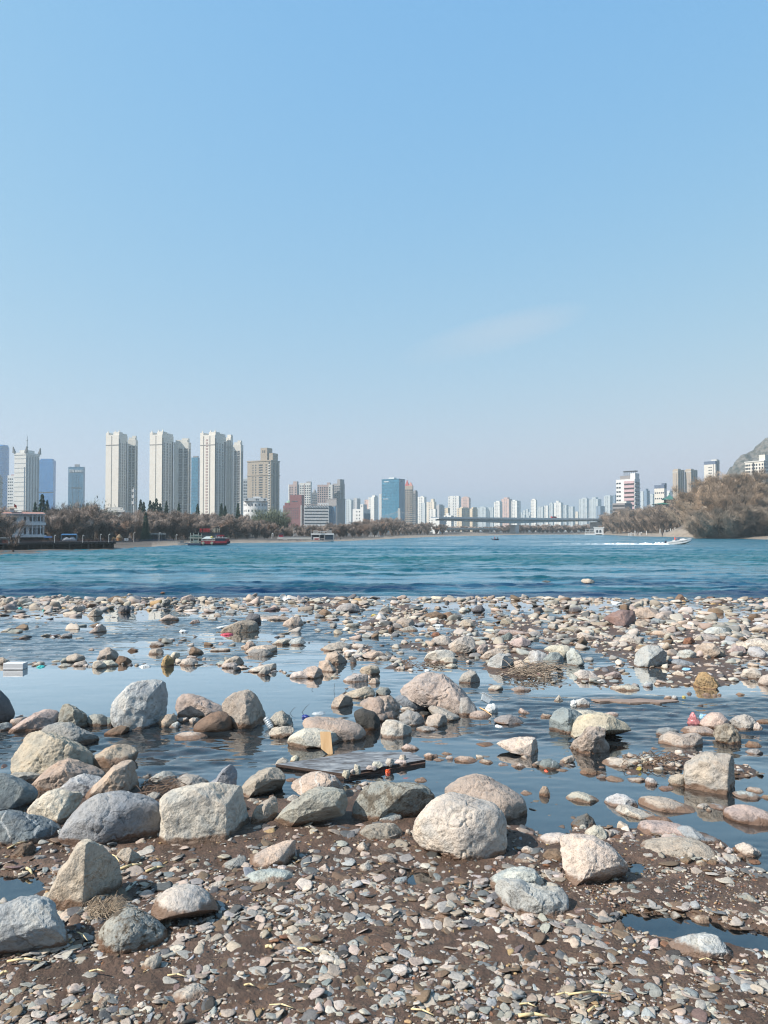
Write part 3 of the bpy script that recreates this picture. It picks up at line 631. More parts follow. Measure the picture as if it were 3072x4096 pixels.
# frame, colour, form, outline in that frame | options: d= thickness/width, s= silt line height, l= lichen, z= height of what it lies on, c= cuts, n= landmark name, L= label
ROCKS = r'''
a D r -60,110 10,115 80,190 130,310 130,350 80,380 0,400 -80,400 -110,250|L=dark boulder cut by the left edge of the picture beside the calm pool|n=dark edge boulder
a T m 90,455 200,380 300,320 400,293 480,320 510,370 480,420 380,440 250,465|L=pale tan wedge rock sloping up towards the knobbly grey rock by the calm pool|n=tan wedge rock
a G a 510,380 515,290 540,240 580,235 640,270 720,330 750,400 740,445 660,445 540,400|L=knobbly pitted grey rock with a pointed top standing against the calm pool|n=knobbly pitted rock|l=.7
a G m 740,335 800,318 860,325 910,355 910,410 840,425 760,400
a S m 905,350 935,345 960,400 945,418 910,418
a U m 945,330 950,240 990,170 1090,75 1180,60 1290,50 1350,75 1385,120 1400,210 1395,330 1340,420 1180,445 1050,435 960,390|L=big blue-grey boulder with white veins standing alone in front of the calm pool|n=big veined boulder|v|d=.9|c=.8 -.5 0 .45
a N m 885,475 940,440 1010,415 1060,430 1090,460 1040,480 930,488
a T m 1330,390 1345,335 1400,318 1470,330 1485,370 1450,415 1370,430|l=.4
b T m -80,260 -75,190 -30,155 30,150 120,180 220,235 290,265 310,300 260,340 150,340 60,345 0,330 -60,300|L=long tan rock sloping down between the veined boulder and the pointed tan boulder|n=long sloping tan rock
a G m 380,440 440,400 500,388 600,400 720,470 800,520 830,560 825,590 720,605 600,560 450,500|s=.06|L=speckled grey rock with rusty base behind the bulky tan boulder|n=speckled rusty-based rock|l=.5
a T m 155,680 165,600 220,490 260,460 340,462 450,490 560,540 680,610 740,660 790,740 780,775 700,790 500,800 330,820 250,800 170,760|L=bulky speckled tan boulder on the left between the two pools|n=bulky tan boulder|l=.35|d=.75
a T m 760,670 840,640 900,600 980,585 1080,585 1130,620 1155,670 1130,710 1000,740 880,760 790,740|s=.10|L=two-humped tan rock with a rust-coloured waterline lying in the left pool|n=two-humped rusty rock
a T m 280,920 400,800 520,710 600,695 700,740 870,830 860,870 760,900 600,950 400,945 300,935|L=broad tan rock leaning against the foot of the bulky tan boulder|n=broad leaning rock|l=.4
a G a 90,820 160,795 280,810 350,830 290,890 230,890|l=.4
a S r -60,810 60,800 130,830 220,890 300,960 320,990 280,1040 150,1100 0,1110 -100,1000|L=smooth dented slate-blue boulder at the left edge above the dark banded one|n=dented slate boulder|c=-.2 -.8 .5 .6
a T a 740,970 860,850 940,760 1000,740 1070,733 1110,770 1150,870 1170,990 1160,1010 950,1010 780,1010|L=tan peaked rock with a shaded right side behind the egg-shaped boulder|n=tan peaked rock|c=.95 -.3 .1 .5|l=.4
a U m 515,940 620,850 760,830 860,870 760,960 720,1010 600,980|v
a G m 1215,880 1280,830 1370,795 1430,805 1485,850 1430,890 1300,890
a G m 1450,900 1490,840 1560,810 1650,830 1740,880 1720,930 1600,935 1500,930
a W r 30,385 45,352 80,348 100,365 95,388
a T m 105,395 115,355 170,350 230,345 240,360 180,390 130,412
a B m -40,420 10,395 70,388 118,405 110,440 30,460
a W m 1480,360 1500,345 1560,345 1580,370 1540,395 1490,388
a W m 1580,360 1610,345 1655,350 1650,378 1600,405
b U a -150,430 -110,395 -70,380 -45,410 -60,440 -110,440
b T a 290,240 330,195 440,140 480,130 530,135 570,175 620,270 660,350 650,410 570,435 430,435 380,400 330,340|L=pointed pale tan boulder with a shaded right flank and brown waterline|n=pointed tan boulder|c=.9 -.35 .2 .5|s=.08
b N r 65,420 110,370 200,315 270,300 320,310 370,390 390,440 330,465 200,468 100,455|L=low brown domed rock in front of the pointed tan boulder|n=brown domed rock|s=.05
b T m -90,500 -60,470 40,468 120,480 180,515 120,530 -60,535|s=.04
b G a 685,360 740,305 790,300 850,330 880,400 870,440 780,430 700,410|l=.4
b W m 680,470 720,430 800,418 880,425 890,450 840,500 780,520 700,490|s=.04
b T r 955,385 980,355 1040,343 1150,345 1300,370 1410,400 1460,440 1480,490 1440,530 1320,545 1230,520 1100,450 1000,430|L=long smooth rounded tan rock lying behind the upright wooden slat|n=long smooth tan rock|l=.3
b W m 835,560 840,510 900,470 970,440 1080,445 1190,470 1260,510 1290,570 1280,600 1200,600 1050,575 900,580|L=cream rock with a dark grooved right end, the wooden slat leaning on it|n=cream rock under the slat|c=.9 -.4 .1 .55|s=.05
b T a 1195,240 1220,190 1280,155 1320,165 1370,200 1380,260 1260,270 1200,270|c=.8 -.6 0 .3
b T m 1310,150 1400,120 1470,95 1540,100 1560,150 1500,190 1400,180
b T m 1430,240 1500,190 1580,185 1680,230 1740,290 1720,370 1600,380 1540,320 1500,280|l=.6|s=.05|L=rough tan rock with brown lower half behind the mid-stream cream block|n=rough brown-based rock
b K r 1380,300 1450,270 1550,300 1600,370 1590,450 1500,460 1400,380|L=wet black rock with water running over it beside the long smooth tan rock|n=wet black rock
b G m 1560,135 1600,95 1660,100 1690,140 1640,170 1570,165
b B m 170,900 250,850 300,770 350,740 410,745 425,800 410,900 400,950 300,930|L=fin-shaped blue-grey rock rising behind the cracked cream boulder|n=blue-grey fin rock|d=.5
b T a 430,970 480,890 600,810 720,772 780,790 820,840 800,920 780,990 600,1005 500,990|l=.4|c=.5 -.7 -.4 .4|L=rugged tan rock with a dark shaded underside between the fin rock and the layered rock|n=rugged tan rock
b T m 870,900 960,840 1040,815 1140,825 1230,850 1300,920 1320,990 1320,1040 1200,1050 1000,960 900,950|v|L=layered tan rock with wavy bands behind the big slanted slab|n=layered banded rock
f G a 715,380 800,290 880,230 1000,140 1100,105 1220,110 1300,150 1340,260 1310,320 1100,380 900,420 770,445|c=.3 -.75 -.6 .35|L=big slanted grey slab rock with dark grooves along its lower edge|n=big slanted slab|d=.6
b G m 600,795 640,765 670,775 640,805
b V r 820,850 880,835 930,850 900,880 840,880
c T m 210,130 300,60 380,10 470,-10 560,-5 640,50 700,100 760,170 830,250 830,290 700,310 560,270 400,240 250,170|L=very large tan hump-backed boulder in the middle of the rocky shallows|n=hump-backed boulder|d=.7
c B r 165,190 220,155 300,165 400,210 440,250 430,290 330,290 220,240
c W a 50,460 60,410 90,370 150,368 240,395 300,430 300,480 250,515 90,520|L=cream block-shaped rock with flat faces standing in the mid-stream riffle|n=mid-stream cream block|s=.04|c=.2 -.9 .2 .6
c T a 415,390 430,340 510,310 570,330 595,380 590,430 500,430 420,410|c=.9 -.4 0 .5|l=.4
c G m 440,290 460,255 560,280 680,330 710,360 600,375 480,320
c G m 200,330 260,290 340,310 400,350 410,400 330,420 220,390
c G m 660,270 700,190 760,180 820,230 840,290 760,335 690,320|v
c T m -60,330 -30,250 40,180 120,170 190,200 210,260 200,330 100,370 0,370|l=.8
c W m 210,285 230,255 280,250 330,275 320,298 250,300
c K m 360,320 380,295 440,300 450,330 410,350
c G m 980,370 1040,335 1120,325 1190,360 1225,390 1150,405 1050,395|l=.5
c T m 770,350 790,310 850,290 920,300 960,330 880,352
c W a 1000,580 1060,545 1150,515 1280,510 1310,560 1345,660 1300,665 1150,625 1080,605|L=cream wedge-shaped rock with a sharp right edge lying in the stream behind the stone line|n=cream wedge rock|c=.95 -.2 0 .6
c B m 1430,470 1440,390 1480,320 1540,275 1650,285 1720,320 1720,400 1650,460 1500,480|L=rounded blue-grey rock tucked behind the jutting tan slab|n=rounded blue-grey rock|l=.3
c S r 1350,740 1380,695 1440,682 1500,710 1520,740 1490,775 1390,780|L=smooth round teal-grey stone with a red wrapper at its foot|n=round teal-grey stone|v
c T m 650,690 700,665 800,670 850,700 830,725 720,725
c W m 400,655 440,632 520,660 520,680 450,690
c W r 580,680 600,655 640,660 650,690 610,700
c W m 470,700 510,675 580,690 580,712 500,715
c T m 855,710 880,690 950,700 980,720 900,735
c U m 1010,735 1030,715 1080,720 1115,745 1040,752
c W m 1115,750 1190,718 1240,745 1180,770
c W m 1290,730 1340,703 1365,720 1340,755
c T m 215,600 260,560 330,580 365,605 300,625 220,615|l=.4
c T m 545,640 575,625 640,640 640,660 560,660
c N m 820,575 860,560 950,552 990,570 940,590
c W a 1475,210 1520,160 1550,200 1545,218
c T m 1180,300 1200,270 1270,300 1290,318 1190,318
c W a 1365,340 1385,315 1470,325 1460,352
c W m 930,110 960,82 1040,82 1055,110 1020,125 940,122
c T m 1120,115 1200,88 1290,115 1270,135 1150,130|l=.6
c T m 1505,720 1560,680 1640,655 1645,690 1560,730
c W m 1480,785 1520,765 1590,770 1590,795 1490,800
c G a 340,440 400,420 500,435 530,458 440,470 350,462|l=.6
c W m 320,865 350,845 400,835 440,875 390,885
c D r 485,885 510,868 545,880 520,893
d T m 20,530 50,430 60,370 120,340 250,315 330,325 420,370 480,420 500,480 420,540 330,545 250,480 100,480|L=large tan slab jutting out to the right over the water with a dark underside|n=jutting tan slab|c=.4 -.4 -.8 .3
d T a 0,620 60,540 150,450 230,425 290,440 285,530 325,580 310,640 230,660 100,640|l=.8|L=rough tan rock with pitted dark patches in front of the jutting slab|n=pitted rough rock
d W m 10,320 80,290 180,288 260,310 300,335 200,355 60,350
d T r 1080,410 1130,340 1180,300 1230,300 1290,350 1315,400 1250,440 1150,430|L=rounded greyish tan rock just right of the pink plastic bag|n=rounded rock by the pink bag
d T m 1195,500 1215,430 1290,400 1350,410 1400,480 1410,550 1330,570 1230,540|l=1|L=mossy tan rock with brown spots right of the long pinkish rock|n=mossy spotted rock
d G a 1325,400 1380,350 1440,323 1500,340 1530,370 1500,420 1460,460 1380,450
d B m 715,490 740,440 820,425 900,440 900,475 800,510 730,510
d P m 745,560 770,510 830,480 950,490 1050,465 1080,490 1085,570 1000,590 820,595|L=long pinkish tan rock with a brown waterline below the pink plastic bag|n=long pinkish rock|s=.03
d T m 920,470 960,435 1050,418 1150,420 1190,450 1180,490 1060,480 950,490|l=.5
d W a 955,940 950,800 960,760 1010,720 1100,650 1270,640 1330,680 1345,740 1330,900 1320,970 1200,980 1050,965|L=cube-shaped cream boulder with a sunlit top and dark right side on the right|n=cube-shaped boulder|d=1|c=.97 -.2 0 .62|c=-.1 -.95 .25 .6|c=0 -.35 .93 .72|s=.06|l=.4
d T r 815,870 830,830 890,805 950,805 960,920 890,920 840,905|L=smooth round tan stone touching the left side of the cube-shaped boulder|n=round tan stone
d W m 270,730 330,690 450,685 540,690 580,720 560,760 430,765 330,745|l=.3
d U a 590,690 640,645 700,640 715,680 680,705 600,705
d N m 85,800 110,760 190,760 225,785 210,820 110,825
d S m 210,840 260,805 300,815 280,855 225,860
d W m 290,850 340,825 430,845 460,870 400,880 320,880|s=.04
d U r 620,860 640,835 690,840 720,870 690,915 630,905
d W m 470,860 500,848 590,835 630,855 560,885
d G m 1445,640 1480,610 1540,598 1585,630 1540,655 1460,655
d W a 1480,440 1500,395 1550,385 1590,430 1570,465 1490,460
d N m 1540,390 1600,360 1700,370 1720,400 1600,410
d O a 1030,95 1060,10 1090,-20 1140,-15 1190,20 1230,70 1205,115 1100,110|l=.8|L=ochre pitted porous rock on the right above the mud bar|n=ochre porous rock
d P r 1570,70 1600,10 1680,-20 1760,20 1760,80 1600,90|L=pinkish round boulder cut by the right edge above the mud bar|n=pinkish edge boulder
d W m 340,100 450,85 560,82 580,110 450,130 350,115
d U r 610,90 640,55 680,60 690,90 640,102
d U m 10,245 60,200 120,185 170,220 170,255 60,262|v
d W m 280,315 350,298 405,305 390,330 320,335
d W m 780,190 800,168 840,165 845,190 810,198
d U r 840,195 860,160 890,165 895,195 860,205
d D m 965,155 985,130 1010,140 1005,160 975,160
d T m 1090,160 1130,140 1165,150 1160,168 1100,170
d W r 1175,172 1190,150 1220,155 1215,175
d W r 1220,165 1235,142 1255,150 1250,170
d T m 1375,160 1400,138 1445,148 1450,165 1390,170
d W m 1195,725 1240,700 1320,690 1360,715 1270,735
d W m 650,610 690,585 735,600 720,618 660,618
d N m 1450,585 1480,540 1550,548 1580,580 1520,605
d T m 230,765 250,740 290,745 290,770
d V m 715,945 760,910 850,905 860,935 780,955
d T m 480,220 0,0|skip
e B r 545,480 550,410 600,330 680,240 800,160 940,132 1060,140 1180,180 1290,240 1360,300 1400,370 1395,430 1340,500 1200,525 900,545 700,540 590,520|L=large smooth egg-shaped grey boulder lying on its side on the left beach|n=egg-shaped boulder|d=.6
e W m 270,270 330,190 430,125 510,118 600,150 690,190 680,240 600,330 540,410 460,400 350,330|L=pale cream-grey rock with a dark crack tucked behind the egg-shaped boulder|n=cracked pale rock
e S m -60,290 60,280 180,300 300,350 430,400 520,470 540,530 440,555 200,570 0,550 -80,450|v|L=dark teal boulder with pale bands at the left edge beside the egg-shaped boulder|n=banded teal boulder
e T a 470,1125 445,1050 455,900 500,830 540,750 590,680 650,570 690,540 740,540 800,590 900,680 980,780 1020,880 1030,1000 1010,1075 900,1110 760,1120 600,1135|d=.8|c=.80 -.6 .10 .16|c=-.55 -.8 .22 .42|L=tall triangular tan rock with a sunlit left face and shaded right face|n=triangular rock
f W m -200,200 -190,150 -130,110 -50,85 100,70 220,72 330,110 390,130 430,230 480,350 540,520 420,545 230,530 0,545 -100,540 -190,450|d=.7|c=.95 -.3 .1 .42|c=-.1 -.95 .2 .6|L=big cream boulder with a black crack and dark right side, next to the egg-shaped boulder|n=cracked cream boulder
e G r 1225,190 1240,145 1290,122 1350,140 1360,180 1310,200
e T m 985,650 1040,590 1100,585 1180,660 1180,700 1090,740 1040,720|l=.5
e W m 1205,680 1260,640 1400,655 1380,680 1260,700
e T m 1405,740 1470,715 1550,715 1560,760 1500,775
e U m 1110,860 1200,810 1260,830 1250,880 1160,885
e G m 1295,925 1380,878 1480,880 1540,905 1440,950 1330,955|v
e W m 810,570 880,535 940,550 930,590 850,600
e W m 915,600 960,578 1020,590 990,630 930,625
e G m 850,640 870,600 940,600 970,635 900,660
e N a 130,640 220,560 290,550 320,600 300,660 180,680|l=.8
e G m 275,680 330,640 410,655 390,700 300,705
e U r 390,730 430,712 475,730 450,760 395,755
e V m 440,710 490,672 540,690 520,725 460,735
e W r 930,740 980,720 1025,745 990,770 940,765
e W r 555,560 570,532 610,535 620,560 590,580
e W r 1195,600 1220,583 1260,595 1250,615 1210,618
e W m 1460,580 1500,553 1560,565 1555,600 1490,605
e W m 60,700 90,672 130,680 120,710 80,712
e W m 495,740 530,715 565,725 550,755 510,760
f T m 525,380 560,280 640,220 730,182 755,200 745,310 700,365 560,390|L=small steep tan rock with a brown foot left of the slanted slab|n=steep tan rock|l=.5
f T a 505,740 520,680 620,620 800,555 890,550 910,620 910,700 800,720 700,690 600,750|c=.95 -.3 0 .6|L=tan block with a dark right end on the mud below the slanted slab|n=tan block on the mud
f G m 280,770 310,720 400,685 480,670 500,690 420,750 310,790
f U m 480,870 500,810 590,785 720,775 850,800 910,840 890,890 760,920 600,900|d=.7|L=broad flat pale blue stone among the pebbles in the foreground|n=flat pale blue stone
f N m 600,520 650,480 740,475 780,500 740,530
f W m 820,210 840,170 880,150 930,165 900,215
f W m 150,920 200,880 290,855 340,870 310,910 200,940
f W m 310,990 350,955 420,930 440,955 380,1000 330,1010
f W m 395,990 430,965 500,975 480,1005
f U r 675,190 690,150 725,145 730,165 700,190
f T m 620,740 690,700 700,672 800,690 800,720 720,750
f W m 740,740 800,722 880,760 850,800 770,790
f U m 1250,710 1280,680 1370,670 1410,700 1360,735
f W m 1090,780 1100,740 1150,715 1200,770 1160,805
f W a 1410,780 1440,730 1510,710 1545,750 1530,800 1460,805
f W a 1395,600 1420,555 1460,540 1520,600 1480,630
f P m 1425,660 1450,628 1510,618 1550,645 1500,672
f W m 1175,460 1200,430 1270,440 1290,470 1210,480
f W m 920,720 960,680 1040,700 1010,735
f W m 820,505 850,485 910,485 900,505 850,512
f T m 1000,760 1040,730 1100,730 1090,770
f W m 880,785 940,765 1020,780 990,805
f T m 480,215 530,175 600,195 625,215 540,225
f O m 1195,765 1220,735 1350,735 1430,760 1400,785 1250,790
g G a -180,320 -175,250 -120,150 -50,80 50,58 200,70 350,85 440,110 490,170 490,230 430,280 350,380 250,390 100,330 -50,360 -150,370|l=1|c=.55 -.8 -.15 .35|L=rough grey boulder with dark pitted lower side behind the two small cream rocks|n=dark pitted boulder
g U m -60,370 0,320 100,300 180,280 215,320 200,390 100,385 0,390
g T m -130,470 -60,410 50,385 160,400 235,450 240,520 150,545 0,510 -80,510|l=.5|L=low tan rock with brown lower edge left of the biggest pale boulder|n=low tan rock by the biggest boulder
g T r 570,160 620,100 720,30 800,0 900,5 1000,50 1130,110 1220,170 1250,230 1240,320 1150,350 1060,290 900,250 700,200|L=large speckled pinkish-tan boulder rising behind the biggest pale boulder|n=speckled rear boulder|d=.7|l=.4
g W r 310,480 330,390 400,290 500,200 580,160 700,170 860,200 980,230 1050,290 1085,370 1085,500 1060,610 980,660 880,690 700,640 500,580 340,540|L=biggest pale grey boulder of the beach with flaky grey and pink mottling|n=biggest pale boulder|d=.8|l=.2
g T m 1350,130 1380,75 1410,75 1440,130 1430,175 1360,178|L=small cone-shaped rock mirrored in the still water right of the two big boulders|n=small cone rock|l=.7
g W r 245,480 255,430 280,425 300,465 285,495
g W m 1195,135 1230,110 1290,130 1300,155 1230,160
h D a 0,420 60,350 140,305 180,340 210,400 150,440 30,440|l=1
g W m 1190,590 1250,568 1300,590 1350,625 1300,645 1220,620
g W m 1135,700 1170,670 1330,672 1350,690 1300,720 1160,735
g N r 1375,650 1420,600 1500,585 1550,620 1540,700 1440,710
g W m 1330,530 1400,485 1520,468 1650,490 1640,540 1540,550 1500,575 1380,560
g U m 890,930 950,860 1060,790 1200,752 1300,760 1360,820 1395,880 1360,910 1200,900 1050,940 930,965|L=broad smooth whitish rock lying behind the flaky grey rock|n=broad whitish rock
g U a 980,970 1080,900 1200,875 1270,920 1400,930 1540,925 1580,1000 1590,1100 1570,1165 1450,1160 1300,1100 1150,1080 1010,1020|L=flaky grey rock with a brown stain in front of the broad whitish rock|n=flaky stained rock|l=.3
g W m 300,720 350,695 410,725 410,755 350,760
g W m 545,640 570,605 630,605 665,640 600,650
g W m 60,640 90,620 160,622 170,640 100,648
g T m 195,590 250,575 330,585 320,620 240,625
g G m 50,700 20,660 60,640 140,650 180,710 100,740
g W m 100,770 150,725 225,735 190,765
g U m 120,880 180,840 270,825 250,880 160,905
g W m 280,900 310,875 355,885 340,910 290,915
g T m 845,1010 860,960 910,955 920,985 880,1010
g G m 645,920 700,880 760,890 770,930 700,955
g G a 760,880 830,850 930,830 920,880 840,930 780,920
g R r 640,185 0,0|skip
h W a -80,560 -50,530 100,512 200,520 300,570 400,650 455,690 465,770 440,850 300,885 150,910 40,910 0,830 -50,740|d=.8|c=.6 -.6 -.5 .45|L=big whitish angular boulder with a shaded right underside on the right-hand mud|n=big whitish boulder
h W m 115,490 150,440 200,400 260,410 305,460 300,510 250,530 170,510
h U m 285,240 310,190 400,142 450,150 540,190 555,230 520,265 380,270 310,250|n=pale blue-grey humped rock|L=pale blue-grey humped rock standing in the water right of the cone rock|v
h W m -30,190 20,145 70,135 180,160 240,190 260,230 120,220 0,200|s=.03
h T m 570,220 640,195 740,190 880,210 1000,245 1030,265 900,305 700,295 590,260|s=.05|L=long flat tan rock with a ragged brown base lying in the water|n=long flat tan rock|l=.4
h W m 370,310 400,260 480,257 600,290 740,325 640,350 560,360 450,345|s=.02
h N m 615,370 680,335 790,330 860,380 740,405 640,400
h P r 1275,325 1340,270 1420,245 1500,250 1600,275 1700,310 1700,400 1420,400 1330,370|s=.06|L=smooth pinkish dome of rock in the water at the right edge|n=pinkish dome
h P m 560,440 600,405 750,395 900,405 1000,440 1080,490 1100,520 900,510 700,500 580,490|L=long low pinkish rock at the water's edge behind the low grey hump|n=long low pinkish rock
h B m 880,500 900,430 1000,430 1100,490 1200,490 1230,530 1220,580 1100,560
h T r 560,640 700,560 900,510 1050,515 1160,580 1200,630 1150,660 950,665 800,675 700,650|L=low smooth greyish hump half buried in the right-hand mud|n=low grey hump|d=.6
h W m 1365,590 1430,548 1480,560 1550,610 1565,680 1500,680 1440,650|L=white lumpy rock at the water behind the cluster of round stones|n=white lumpy rock
h W r 1255,660 1280,640 1350,640 1385,680 1340,720 1290,705
h W r 1025,740 1040,690 1080,678 1120,700 1125,750 1060,755
h N m 880,700 950,650 1000,670 990,700 910,735
h N r 1125,710 1150,670 1200,672 1215,720 1180,745
h D m 1215,720 1230,680 1280,690 1285,740 1230,748
h N m 1320,600 1350,578 1400,600 1420,630 1370,640
h N m 1360,655 1390,625 1435,640 1440,680 1390,690
h R a 1465,720 1475,685 1540,680 1565,700 1550,738
h W m 1085,660 1110,630 1200,635 1210,665 1140,670
h W a 1215,590 1235,530 1275,575 1260,600
h W m 1270,600 1300,570 1340,590 1350,630 1300,640
h G r 1030,670 1060,648 1110,665 1100,690
h W m 940,735 970,705 1020,710 1010,745
h W m 1035,260 1060,230 1120,212 1135,235 1100,270 1040,280
h W r 1120,270 1140,245 1165,260 1160,300 1130,300
h B m 1150,250 1180,232 1310,245 1350,270 1290,295 1180,290
h W m 1035,295 1060,282 1115,285 1110,300 1050,305
h U m 1350,150 1420,125 1500,130 1580,170 1560,200 1440,180
h T r 1450,110 1480,85 1560,85 1590,120 1540,140 1460,140
h W r 1290,135 1320,118 1370,125 1370,145 1300,150
h W m 1575,180 1600,150 1670,155 1690,190 1600,200
h S r 460,920 470,880 510,868 540,890 535,940 490,955|L=smooth dark slate egg stone on gravel right of the big whitish boulder|n=dark slate egg stone
h W m 510,840 600,815 690,810 700,830 600,865 520,860
h W m 1225,890 1270,855 1350,880 1400,900 1400,930 1290,930 1240,915
h U m 1295,945 1400,925 1430,950 1390,975 1310,965
h W m 420,515 480,490 570,485 580,510 500,525
h W m 440,540 500,512 570,520 570,545 500,560
h W m 290,540 320,505 380,502 390,540 340,555
h W m 715,520 760,480 850,457 875,490 840,515 760,525
h W m 125,1000 160,965 205,985 200,1010 150,1025
h V r -10,1020 30,980 90,985 115,1010 60,1035
i U a -80,350 -30,180 40,120 210,90 340,100 420,140 470,200 520,310 560,390 595,490 570,560 500,605 350,600 200,580 0,550 -80,530|d=.8|c=-.2 -.85 -.4 .35|L=big angular boulder with a flat grey top and rough tan front at the left edge|n=flat-topped edge boulder|l=.3
i G r 840,480 845,370 870,290 940,210 1030,168 1110,163 1200,200 1290,260 1370,340 1410,390 1390,450 1300,500 1180,515 980,480|l=1.2|L=rounded mossy brown-grey boulder between the flat-topped edge boulder and the rust-based one|n=mossy round boulder
j W r -270,170 -265,110 -220,40 -150,-10 -60,-30 50,-28 130,0 200,60 245,130 275,210 250,270 100,300 -50,310 -180,290 -240,230|c=.1 -.6 -.75 .3|L=smooth cream boulder with a rust-brown undercut base in the left foreground|n=rust-based boulder|s=.18
i W a 1205,610 1240,550 1310,530 1365,560 1350,620 1290,680 1220,660|L=knobbly cream rock standing on mud below the mossy boulder|n=knobbly cream rock|l=.4
i W a 750,970 830,920 930,885 990,930 1000,980 880,1000 780,1015|n=cream rock among the pebbles|L=angular cream rock lying among the pebbles near the bottom left|l=.3
i W r 860,520 880,480 940,475 950,510 890,540
i U r 880,570 900,530 960,530 1020,570 990,600 910,600
i G m 1000,660 1060,625 1130,630 1160,670 1110,710 1030,690
i W r 810,1040 840,1015 890,1040 905,1085 850,1095
i W r 1230,1080 1260,1055 1310,1070 1300,1105 1240,1105
i W r 1370,480 1400,435 1460,435 1490,470 1460,510 1390,515
i W m 1180,510 1220,475 1280,490 1270,530 1210,535
i U m 650,600 680,575 760,580 800,600 760,620
i D m 790,630 820,580 880,570 880,620 820,660
i B r 40,660 80,620 160,620 160,660 90,690
i T m 505,240 550,200 620,195 600,240 530,250
i T r 100,720 120,680 160,685 155,715
i T r 410,140 430,112 460,120 450,150
i W a 650,210 670,175 688,200 680,222
i W m 990,555 1040,525 1150,555 1110,580
i V m 1320,545 1360,518 1460,518 1480,535 1400,560
i T r 745,690 790,655 870,660 885,690 820,712
i W m 850,650 890,630 950,640 940,670 880,680
i U m 730,490 750,445 820,445 845,490 790,510
i T m 1480,660 1530,620 1590,625 1620,690 1550,690
i W m 360,880 380,830 480,840 490,880 420,905
i W m 660,895 700,865 770,880 760,900
i W m 900,860 930,830 1010,830 1040,860 960,890
i W m 1060,900 1080,850 1130,840 1150,890 1110,920
i U m 45,1050 80,1015 150,1015 150,1050 90,1070
i W r 1210,750 1230,720 1300,730 1310,760 1240,775
i W m 1315,770 1340,735 1420,740 1400,765
i W m 1500,490 1560,450 1650,470 1660,500 1560,520
i W m 1550,440 1600,408 1680,410 1660,445
i T m 1270,870 1290,835 1340,840 1330,870
j W a -170,930 -150,880 -50,830 60,790 130,810 200,870 260,920 200,965 0,970 -120,960|l=.3|L=whitish mound-shaped rock with rough grooved top near the bottom left|n=whitish grooved rock
j U m 715,150 760,90 850,72 930,90 1000,150 900,155 780,160|L=smooth pale half-buried stone above the centre of the pebble beach|n=half-buried pale stone
j W m 1215,75 1260,20 1330,0 1390,10 1390,60 1300,75
j U r 450,450 490,425 570,425 610,460 590,500 490,495
j N m 710,500 730,445 800,425 880,440 840,500 760,530
j U r 795,520 830,470 880,465 915,500 880,545 820,545
j U m 945,490 970,430 1020,415 1050,440 1000,500
j W a 1020,500 1040,450 1100,460 1155,500 1140,540 1060,550
j B r 1170,420 1210,375 1300,372 1345,400 1320,440 1210,450
j U r 1370,390 1390,350 1440,345 1475,380 1450,410 1400,415
j W m 1000,640 1050,605 1150,605 1210,620 1200,650 1070,675
j W m 1080,690 1130,660 1250,645 1350,680 1300,710 1200,730
j W r 960,790 1020,755 1100,745 1170,790 1120,820 1000,810
j U r 1105,850 1150,810 1220,800 1260,830 1240,870 1150,885
j N r 890,850 920,810 1000,800 1080,830 1030,870 920,880
j N m 570,800 600,765 680,755 730,780 720,840 640,855
j T m 1055,930 1090,890 1170,890 1240,930 1180,970 1090,965
j W r 610,1110 650,1075 720,1060 780,1100 770,1140 630,1140
j N a 500,960 495,890 530,865 570,890 570,960 530,980
j B r 305,1080 360,1050 440,1035 460,1060 400,1090 320,1095
j W r 180,1030 220,990 300,990 310,1030 240,1055
j W r 175,730 220,690 260,685 305,730 220,740
k G m 500,645 560,570 620,535 690,545 730,590 690,620 580,640|L=dark grey wedge stone near the centre of the pebble foreground|n=dark wedge stone
k R a 800,600 820,550 870,545 890,580 880,625 820,625|L=small reddish-brown block beside the dark wedge stone|n=reddish block
k N r 605,400 640,360 700,350 745,380 720,415 640,420
k W r 385,450 420,405 470,395 500,430 490,470 410,475
k U r 715,480 740,440 790,432 825,460 810,500 750,510
k W m 480,230 520,190 600,195 690,240 680,270 560,260
k W r 1240,240 1280,222 1340,235 1355,290 1310,315 1260,290
k W r 35,690 60,660 140,660 185,700 150,740 70,735
k W m 245,660 300,620 370,615 410,660 340,690
k U r 395,790 430,730 490,715 495,760 450,815
k W r 525,780 560,720 620,715 635,770 590,830 540,820
k W m 805,850 850,790 905,780 910,820 850,870
k W r 100,960 130,910 200,870 260,910 240,950 160,975
k W r 430,920 460,890 510,900 525,940 460,945
k T m 825,980 860,945 920,960 950,1000 890,1020
k W a 1330,1020 1360,960 1440,960 1560,1040 1530,1060 1400,1050
k U m 1215,500 1260,465 1330,470 1360,500 1280,530
k W m 1245,560 1320,535 1400,545 1390,575 1310,585
k B m 970,220 1010,190 1080,190 1095,230 1030,245
l U m 800,530 870,460 990,400 1100,362 1190,365 1240,410 1290,480 1340,560 1370,600 1280,610 1150,560 1000,510 880,520|v|L=blue-grey rock with a white quartz vein at the small puddle in the right foreground|n=quartz-veined rock|d=.6
l W a 980,270 975,235 1040,205 1130,195 1130,240 1080,300 1010,300|L=white box-like stone at the far side of the small puddle|n=white box-like stone
l P a 680,440 690,400 750,388 880,392 900,415 860,445 750,455|L=flat pale slab at the near edge of the small puddle|n=flat pale slab
l W m 285,240 330,220 390,240 400,290 330,270
l W m 1370,330 1400,290 1470,300 1515,335 1440,355
l G m 1310,80 1380,40 1470,25 1530,60 1500,100 1350,105
l R r 565,270 610,250 680,260 660,290
l N m 875,295 900,265 960,270 955,305
l N m 920,600 960,565 1020,590 1030,640 960,645
l P r 1025,850 1060,820 1130,830 1145,870 1100,900
l O a 1060,740 1090,715 1190,730 1200,800 1150,810
